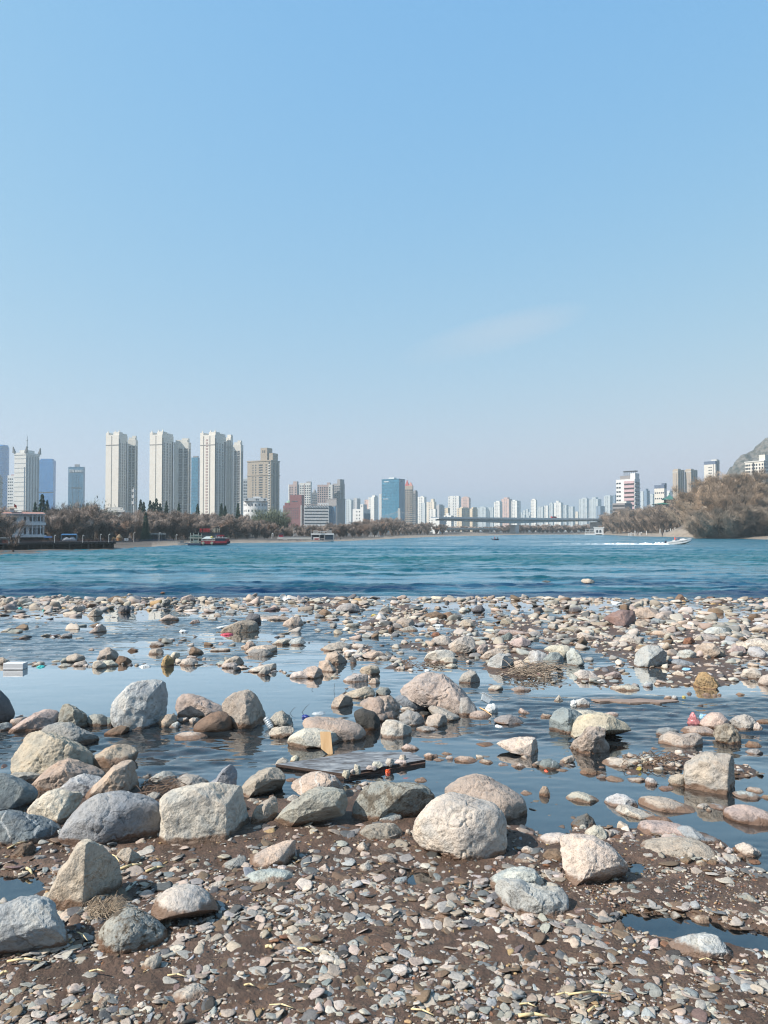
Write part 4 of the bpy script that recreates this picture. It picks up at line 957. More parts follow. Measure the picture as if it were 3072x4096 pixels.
l G r 950,940 1000,910 1070,910 1100,940 1020,965
l W r 20,850 60,825 120,830 130,870 60,885
l T r 780,1070 800,1045 870,1045 880,1090 810,1110
m N m 885,120 920,85 970,68 1015,80 1025,120 960,125|L=dark brown hump on top of the far stone line at the left|n=dark far hump
m G m 150,140 180,100 240,85 270,100 268,145 200,145
m P m 575,185 610,150 670,145 700,180 690,200 600,200
m T a 730,235 760,200 820,168 860,210 840,240
m D a 985,205 1000,160 1060,148 1090,165 1090,210
m D a 1340,150 1370,105 1400,95 1420,130 1380,165
n P m -60,125 -35,80 35,60 60,80 65,110 0,130|L=pinkish rounded rock standing up from the far stone line against the river|n=pinkish far rock
m T m 745,370 800,325 850,305 885,330 890,368 800,375|n=lone tan rock in the left run|L=lone tan rock in the rippled water on the left
m G a 500,415 540,385 600,378 608,415
m T m 1320,275 1380,235 1410,220 1490,260 1430,278
m P m 1575,300 1600,275 1655,265 1665,300
m G m 75,370 110,345 190,345 195,370 120,380
m D m 170,420 220,390 275,405 275,425
m G m 1250,490 1270,450 1310,443 1370,470 1370,488
m T m 1240,550 1260,510 1340,502 1365,530 1355,555
m T r 565,595 580,560 640,543 700,565 715,600 620,620
m T a 815,590 840,530 900,500 960,520 990,560 980,610 900,600|l=.6|n=rough lump at the pool rim|L=rough dark-pitted tan lump on the far rim of the calm pool
m N m 970,620 1000,560 1060,580 1100,610 1080,635 1000,635|l=.6
m W r 780,665 790,610 830,598 870,620 895,665 830,670
m W m 850,640 870,600 940,600 995,650 920,660
m W m 480,660 540,625 600,635 605,660
m W m 605,655 640,620 720,605 730,630 680,655|s=.02
m O a 1345,640 1370,580 1400,558 1450,600 1450,640 1390,655|n=orange-brown stone|L=orange-brown pointed stone mirrored at the far rim of the calm pool
m W m 1500,640 1530,590 1590,580 1645,610 1650,640 1570,650
m W m 1415,570 1450,530 1500,540 1500,570 1440,600
n N r 20,545 35,500 60,487 120,520 140,550 80,560|n=brown smooth dome|L=smooth brown dome in the water behind the calm pool's far rim
m N m 1065,525 1100,497 1155,515 1110,530
m T m 0,640 0,580 40,575 95,610 90,640
m T a 0,150 40,100 110,85 115,120 60,170
m T m 65,165 90,120 130,115 150,155 110,170
m W m 280,645 340,610 380,620 370,650
n T a 280,365 310,330 410,290 500,270 570,290 600,350 590,370 450,375|l=.8|n=dark rough slab by the red bag|L=large rough grey-tan slab in the water just above the red bag
n D a 480,250 530,210 600,230 615,290 560,300 490,275
n T m 785,320 810,280 870,245 930,240 960,290 970,310 880,320|n=flat-topped tan rock|L=flat-topped tan rock standing alone in the far shallows
n G r 1230,190 1260,150 1330,125 1400,140 1440,200 1330,205|n=grey-brown far dome|L=grey-brown domed boulder just in front of the far stone line
n N m 1085,235 1100,190 1140,175 1190,205 1205,240 1120,245
n T m 610,265 680,235 780,235 850,255 800,275 700,275
n G m 510,570 510,530 550,508 640,510 720,555 680,570 590,573|n=blue-grey far wedge|L=blue-grey wedge leaning on a tan block behind the calm pool
n T a 490,530 540,490 640,478 730,485 750,535 700,550|c=.9 -.3 0 .6
n T a 470,500 500,450 540,445 575,480 500,525
n T m 275,650 330,600 400,565 440,580 475,640 400,655
n W m 290,650 320,625 400,620 425,650 350,670
n W m 510,690 560,660 640,640 730,630 745,690 660,700|c=.9 -.3 0 .6
n G a 585,715 640,660 680,655 695,700 640,730
n P a 960,690 1000,660 1060,650 1110,680 1135,750 1060,755 1000,730|n=pinkish rim rock|L=pinkish angular rock with a dark right side at the far rim of the calm pool|c=.85 -.5 0 .5
n W m 850,745 880,700 960,690 1030,740 950,755
n T a 1140,590 1160,545 1230,525 1290,580 1335,630 1260,640|c=.8 -.5 0 .4
n T m 1080,690 1090,610 1170,600 1245,690 1170,700
n T m 1425,700 1450,660 1520,640 1580,655 1600,710 1530,730
n W m 1290,770 1340,730 1430,710 1500,720 1500,780 1400,785
n T m 1490,800 1530,755 1590,745 1600,800
n T m 1450,560 1500,530 1600,525 1650,560 1630,590 1520,590
n W m 195,520 240,500 340,500 360,525 280,530
n D m 1350,580 1370,560 1405,600 1400,630 1355,625
n G m 1150,275 1170,250 1250,250 1265,275
n T m 1100,515 1180,470 1260,450 1340,470 1360,500 1280,510 1150,525
n U a 840,460 870,425 940,415 990,460 900,480
n W m 700,470 760,430 830,420 870,440 820,475
o N m 385,250 430,215 510,200 600,230 590,265 450,270|n=brown-grey far slab|L=brown-grey low slab in the far shallows with a darker stone on its right
o N m 560,215 620,200 680,245 670,265 600,255
o D r 800,195 840,150 880,143 910,190 860,210
o T m 700,315 720,275 770,262 820,290 830,320 760,325
o T m 170,290 220,250 300,260 330,300 260,330 190,325|l=.6
o G a 195,365 240,335 310,315 355,345 355,365|v
o W m 605,480 680,430 750,405 820,415 830,480 790,530 720,550 640,530|n=big cream far boulder|L=big cream boulder with fine cracks in the middle of the far stones
o U a 930,640 950,590 1010,545 1090,560 1140,600 1135,670 1050,672 950,665|c=.9 -.4 0 .3|n=split-shaded block|L=pale blue-grey block, half sunlit and half black shade, among the far stones
o U m 1260,620 1280,530 1350,520 1430,560 1440,600 1380,640 1300,640|v
o B a 1400,680 1390,600 1440,545 1510,540 1555,570 1550,640 1480,680|n=dark-faced block|L=dark-faced blue-grey block right of the brushwood heap
o W m 1400,520 1470,480 1580,475 1650,520 1660,590 1560,590 1500,540
o W m 395,610 430,550 500,520 580,515 640,530 660,580 560,600 470,612
o W m 530,610 580,575 650,572 685,600 660,620 560,625
o W m 580,650 620,628 680,632 685,660 620,665
o G a 690,770 720,720 790,685 830,700 860,750 870,790 760,795
o T m 860,580 930,530 1010,500 1060,530 1000,560 900,590
o T m 1140,650 1150,610 1210,600 1275,650 1220,670
o S m 1010,440 1050,400 1110,370 1135,390 1130,440
o P m 1115,470 1150,425 1220,412 1290,440 1290,470 1200,490
o P m 1020,385 1050,350 1150,350 1270,375 1180,390
o R m 455,410 480,370 520,368 550,400
o W m 460,450 500,410 600,400 640,450 550,480
o G m 960,380 1000,345 1060,340 1020,385
o T m 1030,305 1050,260 1110,250 1150,290 1100,305
o T m 1490,370 1540,335 1650,325 1660,370
o G m 1425,330 1450,295 1500,300 1520,330 1470,350
o T a 820,540 860,490 900,460 935,480 930,530 860,550
o G m 700,400 740,360 780,360 820,400
o G m 30,205 60,165 120,158 140,195 80,208
p V a 300,260 360,210 450,185 530,190 550,240 540,320 430,325 350,290|n=purplish block|L=large purplish brown block with a dark right side among the far right stones|c=.9 -.3 0 .6
p T m 540,190 600,165 680,165 760,195 760,230 640,260 560,240
p U a 545,640 550,570 590,510 650,478 730,485 800,540 805,620 760,655 640,662 570,655|n=whitish faceted boulder|L=big whitish faceted boulder mirrored in the small pool on the right|l=.3|c=.8 -.5 -.2 .45
p U m 1120,375 1160,340 1220,322 1290,335 1310,390 1230,390
p T a 1345,370 1380,320 1440,305 1485,345 1470,370
p N m 1150,215 1160,175 1230,168 1280,190 1270,220
p N m 880,100 910,55 940,55 965,100 920,120|n=brown peak of the far line|L=brown peaked rock on the far stone line at the right, against the river
p T m 1040,560 1050,490 1110,465 1190,460 1245,520 1200,570 1130,580|l=.5
p U m 890,570 920,520 1000,510 1050,540 1040,590 940,590
p B a 820,650 820,600 920,595 1030,620 1000,650
p W a 1420,740 1450,680 1530,665 1580,690 1580,740 1480,755
p U a -10,640 -20,540 30,500 100,560 130,630 60,650
p W m 40,720 100,680 180,690 240,740 150,755
p P m 290,730 370,690 420,700 435,750 350,750
p N m 1480,270 1500,225 1560,215 1595,250 1560,275|l=1
p T m 665,390 720,355 830,355 850,385 740,395|s=.02
p T m 525,310 550,280 620,272 660,300 600,325
p B m 650,290 700,255 760,255 770,300
p P m 705,245 740,215 800,230 825,280 780,290
p W a 130,270 190,225 250,225 220,275
p D m 0,205 10,170 70,162 105,175 60,210
p U r 750,190 790,155 840,160 845,200 800,215
p R m 940,470 960,420 1030,412 1040,450
p W m 70,430 80,380 130,373 220,410 210,435
p P m 1310,540 1370,480 1440,480 1460,530 1370,550
p U a 1480,550 1500,490 1580,490 1640,560 1560,585
p W m 1440,500 1490,440 1580,420 1680,440 1680,530
p U r 610,800 640,770 690,790 680,825 620,825
p W m 730,500 740,460 800,455 840,490
p W a 400,460 450,400 540,390 600,430 560,460
p G m 1030,435 1060,395 1140,380 1230,395 1240,430
p G m 550,470 550,430 600,428 608,470
z T m 500,500 510,488 545,487 583,500 583,512 540,516 505,512|n=lone rock in the river|L=lone flat tan rock out in the river beyond the far stone line|s=.03
z D m 255,503 280,497 315,502 290,508|L=dark low rock awash in the river left of the lone tan rock
y T m 845,632 860,618 885,625 880,634|L=tiny tan stone in the river close to the far stone line
y R m 1065,618 1080,607 1100,614 1090,621|L=small reddish stone awash in the river near the far stone line
b W r 735,725 760,690 800,670 845,700 830,718 780,730|z=.05
b W a 850,715 870,670 905,655 935,680 930,705|z=.05
b W a 1285,815 1300,775 1345,775 1355,820 1320,838|z=.08
b W a 1380,770 1390,725 1440,745 1440,795 1400,802|z=.08
b W m 1530,740 1545,705 1600,705 1625,735 1570,758|z=.08
c W a 85,715 100,680 150,685 160,715 130,740|z=.08
c W m 195,690 210,650 260,650 262,690|z=.08
c W m 160,715 180,690 262,700 262,730 190,735|z=.06
b W m 1345,790 1370,765 1395,775 1390,805|z=.08
b W m 1480,760 1500,735 1570,745 1560,770|z=.08
'''
def parse_rocks():
    out = []
    for ln in ROCKS.strip().splitlines():
        parts = ln.split('|')
        if 'skip' in parts: continue
        tk = parts[0].split(); fr, col, kind = tk[:3]
        pts = np.array([zp(fr, *[float(q) for q in t.split(',')]) for t in tk[3:]])
        op = {'c': []}
        for q in parts[1:]:
            if q == 'v': op['v'] = True
            elif q[:2] == 'c=': op['c'].append([float(w) for w in q[2:].split()])
            elif q[0] in 'dslz': op[q[0]] = float(q[2:])
            else: op[q[0]] = q[2:]
        out.append(dict(col=col, kind=kind, pts=pts, op=op, w=np.ptp(pts[:, 0]), h=np.ptp(pts[:, 1]),
                        cx=pts[:, 0].mean(), cy=pts[:, 1].mean(), base=pts[:, 1].max()))
    return out
rocks = parse_rocks()
marks = [r for r in rocks if 'n' in r['op']] + [dict(op={'n': n}, cx=x, cy=y, w=1) for n, x, y in (
    ('red bag', 917, 2535), ('pink bag', 2768, 2870), ('wooden board', 1400, 3050), ('brushwood heap', 2120, 2697), ('clear plastic box', 1955, 2815),
    ('white foam block', 52, 2667), ('driftwood plank', 2545, 2800), ('dry grass tuft', 400, 3650), ('white lid by the river', 1137, 2394))]
def shape_word(r):
    a = r['w'] / max(r['h'], 1)
    if r['h'] > 1.05 * r['w']: return 'upright'
    if a > 2.3: return 'long flat'
    if a > 1.7: return 'low'
    return {'r': 'rounded', 'm': 'blunt', 'a': 'angular'}[r['kind']]
def side(dx, dy, w=0):
    if abs(dx) > 1.3 * abs(dy): return 'left of' if dx < 0 else 'right of'
    return 'in front of' if dy > 0 else 'behind'
def auto_labels(rs):
    used = {r['op']['L'] for r in rs if 'L' in r['op']}
    for r in rs:
        if 'L' in r['op']: r['label'] = r['op']['L']; continue
        size = 'large' if r['w'] > 190 else '' if r['w'] > 90 else 'small' if r['w'] > 45 else 'tiny'
        noun = 'rock' if r['w'] > 110 else 'stone'
        base = ' '.join(x for x in (size, CNAME[r['col']], shape_word(r), noun) if x)
        near = sorted((m for m in marks if m is not r), key=lambda m: (m['cx'] - r['cx']) ** 2 + 2.2 * (m['cy'] - r['cy']) ** 2)[:5]
        cands = []
        for m in near[:3]:
            cands.append(f"{base} {side(r['cx'] - m['cx'], r['cy'] - m['cy'])} the {m['op']['n']}")
        for i in range(5):
            for j in range(i + 1, 5):
                cands.append(f"{base} between the {near[i]['op']['n']} and the {near[j]['op']['n']}")
        for m in near: cands.append(f"{base}, farther {side(r['cx'] - m['cx'], r['cy'] - m['cy'])} the {m['op']['n']}")
        for m in near: cands.append(f"{base} with a pale worn top {side(r['cx'] - m['cx'], r['cy'] - m['cy'])} the {m['op']['n']}")
        lab = next((c for c in cands if c not in used and len(c.split()) <= 16), cands[-1]); used.add(lab); r['label'] = lab
auto_labels(rocks)

def add_hero(r, idx):
    pts = r['pts']; u0 = (pts[:, 0].min() + pts[:, 0].max()) / 2
    zb = r['op'].get('z')
    x, y, z = place(u0, r['base']) if zb is None else (*hit(u0, r['base'], zb), zb)
    if r['base'] < 2386: x, y = hit(u0, r['base'], 0); z = 0
    d = y; wm = r['w'] * d / F; hm = r['h'] * d / F
    depth = r['op'].get('d', .85 if r['w'] < 2 * r['h'] else .65) * wm
    depth = min(depth, 2.3 * hm + .05)
    dc = d + depth * .30; k = dc / F
    xc = (u0 - 1536) * k; yc = dc
    zc0 = z_at(r['base'], dc)                       # where the outline's bottom lies in its own plane
    vc = (pts[:, 1].min() + pts[:, 1].max()) / 2
    cu = u0
    P = np.stack([(pts[:, 0] - cu) * k, (vc - pts[:, 1]) * k], 1)
    # bury the foot a little
    low = P[:, 1] < P[:, 1].min() + .12 * np.ptp(P[:, 1])
    P[low, 1] -= .10 * np.ptp(P[:, 1])
    area = 0
    for i in range(len(P)):
        a, b = P[i], P[(i + 1) % len(P)]; area += a[0] * b[1] - a[1] * b[0]
    if area < 0: P = P[::-1]
    sub = 6 if r['w'] > 210 else 5 if r['w'] > 90 else 4
    V, Fc = hero_shape(P, depth, 100 + idx, sub, r['kind'], r['op']['c'])
    zc = z_at(vc, dc)
    b = bearing(xc, yc)
    nm = 'boulder' if r['w'] > 210 else 'rock' if r['w'] > 80 else 'stone'
    V = V + np.array([0, 0, zc - z])
    o = mk(nm, V, Fc, M_VEIN if r['op'].get('v') else M_ROCK, None, (xc, yc, z), True)
    o.rotation_euler = (0, 0, -b)
    rng = np.random.default_rng(idx); c = np.array(PAL[r['col']]) * rng.uniform(.88, 1.1) * rng.uniform(.96, 1.04, 3)
    o.color = (*c, 1)
    sl = r['op'].get('s'); inw = near_h(np.array([x]), np.array([y]))[0] < 0.005 or y > 33
    o['silt_line'] = float(sl if sl is not None else (.025 if inw else z + .022 * min(2, r['h'] / 90))); o['lichen'] = float(r['op'].get('l', .12))
    tag(o, r['label'], nm, {'boulder': 'boulders of the river beach', 'rock': 'rocks in the shallows and on the beach', 'stone': 'single stones picked out among the pebbles'}[nm])
    return o
for i, r in enumerate(rocks): add_hero(r, i)

# ---- the uncounted rest: rubble among the shallows, pebbles on the beach
def pebble_mat():
    t = NT('pebble_stone'); at = t.n('ShaderNodeAttribute', attribute_name='stone_colour'); p = t.pos()
    wet = t.mapr(t.math('ADD', t.sep(p)[2], t.math('MULTIPLY', t.noise(p, 9, 3), -.05)), .0, -.012)
    f = t.noise(p, 38, 4, .65); g = t.noise(p, 110, 3, .6)
    c = t.mix(1.0, at.outputs['Color'], t.ramp(f, [(.3, .72), (.55, 1.0), (.75, 1.12)]), 'MULTIPLY')
    c = t.mix(1.0, c, t.ramp(g, [(.32, .72), (.5, 1.0)]), 'MULTIPLY')
    c = t.mix(wet, c, t.mix(1.0, c, (.42, .36, .31), 'MULTIPLY'))
    return t.done(t.bsdf(c, t.math('SUBTRACT', .82, t.math('MULTIPLY', wet, .45)), t.bump(f, .5, .015), Specular_IOR_Level=.35))
M_PEB = pebble_mat()
PROTO = [loose_rock(900 + i, 3, 'maaa'[i % 4]) for i in range(12)]
PROTO2 = [loose_rock(700 + i, 2, 'maar'[i % 4]) for i in range(10)]
def scatter(name, items, pal, seed, label):
    """items: (x, y, z, size_x, size_y, size_z) -> one mesh"""
    rng = np.random.default_rng(seed); Vs, Fs, Cs = [], [], []; off = 0
    keys = list(pal); pr = np.array([pal[k] for k in keys], float); pr /= pr.sum()
    dull = .86 if name == 'pebbles' else .94
    for x, y, z, a, b, c in items:
        V, Fc = (PROTO if a * F / y > 36 else PROTO2)[rng.integers(10)]
        t = rng.uniform(0, 2 * pi); tx = rng.normal(0, .2); ty = rng.normal(0, .2)
        W = V * np.array([a, b, c]) * .5
        W = W @ np.array([[1, 0, tx], [0, 1, ty], [-tx, -ty, 1]]).T
        W = W @ np.array([[cos(t), -sin(t), 0], [sin(t), cos(t), 0], [0, 0, 1]]).T
        Vs.append(W + (x, y, z + c * rng.uniform(-.14, .22))); Fs.append(Fc + off); off += len(V)
        col = np.array(PAL[keys[rng.choice(len(keys), p=pr)]]) * dull * rng.uniform(.68, 1.2) * rng.uniform(.96, 1.04, 3)
        Cs.append(np.tile(np.append(col, 1), (len(V), 1)))
    V = np.concatenate(Vs); o = mk(name, V, np.concatenate(Fs), M_PEB, smooth=False)
    at = o.data.attributes.new('stone_colour', 'FLOAT_COLOR', 'POINT'); at.data.foreach_set('color', np.concatenate(Cs).astype(np.float32).ravel())
    return tag(o, label, name, kind='stuff')
def zone(rng, u0, u1, v0, v1, n, s0, s1, flat=(.45, .9), dens=None, sub=None, skew=2.2):
    out = []
    while n > 0:
        n -= 1
        u = rng.uniform(u0, u1); v = rng.uniform(v0, v1)
        if dens is not None and rng.uniform() > dens(u, v): continue
        x, y, z = place(u, v, False)
        s = (s0 + (s1 - s0) * rng.uniform() ** skew) * y / F
        if z < -.02: z = max(z, -.10 * 1) if s < .1 else -.04
        a = s * rng.uniform(.85, 1.25); b = s * rng.uniform(.6, 1.0)
        out.append((x, y, z, a, b, s * .86 * rng.uniform(*flat)))
    return out
def line(rng, pts, n, spread, s0, s1, flat=(.4, .8)):
    out = []
    for _ in range(n):
        i = rng.integers(len(pts) - 1); t = rng.uniform()
        u = pts[i][0] * (1 - t) + pts[i + 1][0] * t + rng.normal(0, 12); v = pts[i][1] * (1 - t) + pts[i + 1][1] * t + rng.normal(0, spread)
        v = max(v, 2390)
        x, y, z = place(u, v, False); s = (s0 + (s1 - s0) * rng.uniform() ** 2.2) * y / F
        out.append((x, y, max(z, -.04), s * rng.uniform(.85, 1.3), s * rng.uniform(.6, 1.0), s * rng.uniform(*flat)))
    return out
rng = np.random.default_rng(11)
def nz(su, sv, seed, lo, hi):
    def f(u, v):
        q = vnoise(np.array([[u / su, v / sv, .5]]), seed)[0] + .5 * vnoise(np.array([[u / su * 2.3, v / sv * 2.3, 1.5]]), seed + 1)[0]
        return min(1, max(0.0, (q - lo) / (hi - lo)))
    return f
rub = []
rub += zone(rng, -500, 3600, 2394, 2414, 800, 18, 52, (.35, .7))
rub += zone(rng, -500, 3600, 2400, 2450, 620, 18, 56, (.4, .8), nz(160, 25, 31, -.4, .5))
rub += zone(rng, -300, 700, 2400, 2450, 260, 18, 60)
rub += zone(rng, -500, 1700, 2402, 2478, 620, 14, 56, (.3, .65), nz(170, 22, 37, -.55, .4))
rub += zone(rng, 700, 3600, 2400, 2500, 520, 14, 52, (.3, .6))
rub += zone(rng, -300, 330, 2430, 2560, 130, 14, 60, (.3, .7))
rub += zone(rng, 1100, 3600, 2430, 2560, 760, 16, 62, (.4, .85), nz(150, 30, 33, -.75, .3))
rub += zone(rng, 2250, 3600, 2420, 2640, 700, 18, 66, (.4, .85), nz(150, 35, 34, -.5, .4))
rub += zone(rng, 1320, 3600, 2545, 2665, 980, 16, 60, (.35, .8), nz(130, 25, 35, -.4, .4))
rub += zone(rng, 2150, 3600, 2650, 2760, 420, 14, 46, (.3, .7))
rub += zone(rng, 0, 1500, 2450, 2640, 190, 12, 42, (.25, .6))
rub += zone(rng, 1300, 3500, 2430, 2660, 1500, 9, 26, (.35, .7))
rub += zone(rng, -400, 3500, 2396, 2470, 900, 9, 24, (.35, .7))
rub += zone(rng, 1500, 3400, 2690, 3050, 190, 12, 44, (.25, .6))
rub += zone(rng, 1500, 3400, 2470, 2560, 260, 14, 54, (.3, .7))
rub += zone(rng, 2000, 3300, 3000, 3300, 120, 12, 50, (.25, .6))
rub += zone(rng, 1400, 3500, 2740, 3270, 420, 7, 30, (.2, .5), nz(200, 40, 38, -.3, .4))
rub += zone(rng, 2250, 3400, 2960, 3110, 260, 7, 30, (.2, .5), nz(120, 25, 39, -.3, .4))
rub += line(rng, [(-100, 2668), (200, 2668), (420, 2668), (800, 2668)], 130, 5, 14, 44)
rub += line(rng, [(720, 2650), (870, 2672), (1010, 2690), (1150, 2705), (1300, 2718), (1500, 2732)], 150, 9, 14, 48)
rub += line(rng, [(640, 2580), (900, 2588), (1240, 2580)], 70, 6, 14, 44)
rub += line(rng, [(1330, 2600), (1560, 2640), (1640, 2680)], 120, 10, 16, 50)
rub += line(rng, [(1700, 3045), (1900, 3052), (2100, 3058), (2250, 3070)], 60, 6, 14, 50)
rub += line(rng, [(2260, 3060), (2400, 3055), (2560, 3040), (2700, 3055)], 130, 14, 14, 44)
rub += line(rng, [(2370, 3110), (2600, 3135), (2700, 3140)], 45, 8, 14, 46)
rub += line(rng, [(2600, 2990), (2760, 3010), (2950, 3080), (3072, 3090)], 70, 12, 12, 40)
rub += line(rng, [(1370, 2800), (1500, 2850), (1750, 2870)], 60, 20, 14, 44)
rub += line(rng, [(640, 2880), (720, 2890), (960, 2900)], 30, 5, 14, 40)
rub += line(rng, [(0, 2890), (90, 2890)], 16, 5, 16, 44)
rub += line(rng, [(1120, 3045), (1300, 3020), (1420, 3010)], 26, 4, 14, 34)
rub += line(rng, [(1380, 3130), (1560, 3160)], 40, 14, 14, 40)
rub += line(rng, [(2080, 3230), (2260, 3290), (2420, 3330), (2560, 3340)], 80, 12, 16, 54)
rub += line(rng, [(2740, 3420), (2900, 3440), (3010, 3430)], 50, 14, 16, 50)
rub += line(rng, [(560, 3130), (700, 3150), (900, 3180), (1100, 3190)], 90, 20, 14, 46)
rub += line(rng, [(0, 3120), (130, 3160), (160, 3240)], 40, 20, 16, 50)
rub += line(rng, [(2080, 3240), (2180, 3220), (2240, 3260)], 26, 10, 14, 50)
PR = {'T': 8, 'W': 6, 'G': 5, 'B': .5, 'U': .6, 'P': .5, 'N': 1.6, 'D': 1.2, 'V': .2, 'O': .15}
scatter('rubble', rub, PR, 5, 'small broken stones between the rocks of the shallows')
def beach(u, v):
    if ((u - 380) / 330) ** 2 + ((v - 3900) / 48) ** 2 < 1: return .07
    if u > 2240 and 3470 < v < 3640 and v > 3470 + (u - 2240) * .05: return .16
    if ((u - 860) / 220) ** 2 + ((v - 3390) / 40) ** 2 < 1: return .28
    if ((u - 1900) / 260) ** 2 + ((v - 3450) / 40) ** 2 < 1: return .35
    if v < 3470: return .55
    return 1.0
_pm1 = nz(240, 55, 41, -.95, .10)
peb = []
peb += zone(rng, -500, 3700, 3290, 3700, 4000, 16, 72, (.13, .32), lambda u, v: beach(u, v) * (.25 + .75 * _pm1(u, v)), skew=1.9)
peb += zone(rng, -500, 3700, 3640, 4330, 8200, 14, 76, (.13, .32), lambda u, v: beach(u, v) * (.22 + .78 * _pm1(u, v)), skew=2.6)
peb += zone(rng, -400, 3600, 3420, 4320, 5200, 10, 30, (.25, .5), lambda u, v: (.3 + .7 * beach(u, v)))
grit = zone(rng, -300, 3500, 3300, 4300, 11000, 7, 22, (.35, .65), lambda u, v: .5 + .5 * beach(u, v))
grit += zone(rng, 2240, 3500, 3470, 3760, 3600, 5, 14, (.5, .8))
scatter('gravel', grit, {'N': 4, 'T': 3, 'O': 1.5, 'R': 1, 'D': 3, 'G': 2, 'V': 1.5, 'K': 1.5, 'W': 1.0, 'P': 1}, 8, 'fine brown grit and gravel between the pebbles')
PP = {'W': 5, 'U': 1.2, 'T': 8, 'G': 7, 'B': .4, 'N': 5, 'D': 2.2, 'P': .4, 'V': .5, 'S': .3, 'R': .25, 'O': .25, 'K': .8}
scatter('pebbles', peb, PP, 6, 'flat pale pebbles spread over brown mud along the near beach')
# ------------------------------------------------------------------ litter and driftwood
def wobble(name, pts, h, mat, seed, sub=4, crumple=.35, flat=1.0):
    """crumpled plastic: pts = outline in photo px standing on the ground"""
    P = np.array(pts, float); u0 = (P[:, 0].min() + P[:, 0].max()) / 2; vb = P[:, 1].max()
    x, y, z = place(u0, vb); dc = y + .3 * np.ptp(P[:, 0]) * y / F * flat; k = dc / F
    vc = (P[:, 1].min() + vb) / 2
    Q = np.stack([(P[:, 0] - u0) * k, (vc - P[:, 1]) * k], 1)
    V, Fc = hero_shape(Q, np.ptp(Q[:, 0]) * .7 * flat, seed, sub, 'm')
    D = V / np.abs(V).max(); n = np.stack([fbm(D * 3.5 + seed + 9 * i, seed + i, 3) for i in range(3)], 1)
    rid = np.abs(fbm(D * 5 + seed, seed + 7, 3))
    V = V * (1 - crumple * .6 * rid[:, None]) + n * crumple * .12 * np.ptp(Q[:, 1])
    xc = (u0 - 1536) * k
    o = mk(name, V + (0, 0, z_at(vc, dc) - z), Fc, mat, None, (xc, dc, z), False)
    o.rotation_euler = (0, 0, -bearing(xc, dc)); return o
def plastic(name, col, rough=.25, trans=0.0):
    t = NT(name); f = t.noise(t.obj(), 30, 4)
    c = t.mix(1.0, (*col, 1), t.ramp(f, [(.3, .75), (.6, 1.0)]), 'MULTIPLY')
    b = t.bsdf(c, rough, t.bump(f, .6, .01))
    if trans:
        tr = t.n('ShaderNodeBsdfTransparent'); mx = t.n('ShaderNodeMixShader'); mx.inputs[0].default_value = trans
        t.l(b, mx.inputs[1]); t.l(tr.outputs[0], mx.inputs[2]); b = mx.outputs[0]
    return t.done(b)
P_WHITE = plastic('white_plastic', (.58, .59, .58)); P_RED = plastic('red_plastic', (.48, .06, .08)); P_PINK = plastic('pink_plastic_film', (.50, .20, .21), .25, .18)
P_TEAL = plastic('teal_plastic', (.05, .42, .40)); P_BLUE = plastic('blue_plastic', (.10, .28, .55)); P_NAVY = plastic('navy_plastic', (.02, .04, .22))
P_CLEAR = plastic('clear_film', (.62, .66, .68), .12, .45); P_ORNG = plastic('orange_red_wrapper', (.70, .10, .03)); P_YEL = plastic('yellow_scrap', (.45, .36, .10))
P_SKY = plastic('light_blue_film', (.30, .55, .75), .25, .2); P_BRICK = plastic('brick_red_scrap', (.36, .10, .08), .6); P_GREEN = plastic('green_scrap', (.10, .35, .12))
LIT = 'litter caught between the stones'
def bag(fr, pts, mat, lab, cat, name, seed, crumple=.35, flat=1.0):
    o = wobble(name, [zp(fr, *p) for p in pts], 0, mat, seed, 4, crumple, flat); return tag(o, lab, cat, LIT)
bag('n', [(275,388),(300,376),(350,374),(390,385),(385,398),(310,400)], P_RED, 'bright red plastic bag floating in the far shallows below the dark rough slab', 'plastic bag', 'plastic_bag', 1)
bag('d', [(968,395),(985,350),(1005,300),(1018,290),(1045,335),(1085,395),(1060,418),(1000,418)], P_PINK, 'crumpled pink plastic bag with a pointed top standing against the rounded rock', 'plastic bag', 'plastic_bag', 2, .3, .7)
bag('d', [(1070,345),(1080,312),(1110,318),(1145,312),(1135,350),(1110,372)], P_SKY, 'light blue plastic wrapper behind the pink bag', 'wrapper', 'plastic_wrapper', 3)
bag('b', [(1030,330),(1040,305),(1100,300),(1155,296),(1150,318),(1080,335)], P_CLEAR, 'clear crumpled plastic film beside the navy blue scrap at the pool edge', 'plastic film', 'plastic_film', 4, .3)
bag('b', [(950,345),(955,322),(985,318),(1020,335),(1000,356),(960,358)], P_NAVY, 'navy blue plastic scrap in front of the clear film at the pool edge', 'plastic scrap', 'plastic_scrap', 5)
bag('c', [(900,285),(930,240),(980,230),(1015,265),(1020,310),(960,312)], P_WHITE, 'white torn plastic bag hanging below the clear plastic box', 'plastic bag', 'plastic_bag', 6)
bag('n', [(1290,545),(1310,520),(1380,512),(1450,540),(1440,555),(1350,558)], P_WHITE, 'white crumpled plastic bag among the rocks right of the pinkish rim rock', 'plastic bag', 'plastic_bag', 7)
bag('m', [(1160,655),(1190,640),(1225,632),(1262,652),(1240,664)], P_WHITE, 'small white plastic bag on the far rim of the calm pool', 'plastic bag', 'plastic_bag', 8)
bag('m', [(315,655),(335,642),(375,640),(388,652),(360,666)], P_TEAL, 'teal plastic scrap at the far rim of the calm pool', 'plastic scrap', 'plastic_scrap', 9)
bag('m', [(160,165),(180,158),(195,168),(185,190),(165,185)], P_TEAL, 'bright teal scrap on the far stone line near the grey stone', 'plastic scrap', 'plastic_scrap', 10)
bag('m', [(360,185),(368,178),(385,180),(382,194),(364,195)], P_TEAL, 'tiny teal scrap on the far stone line, second from the left', 'plastic scrap', 'plastic_scrap', 11)
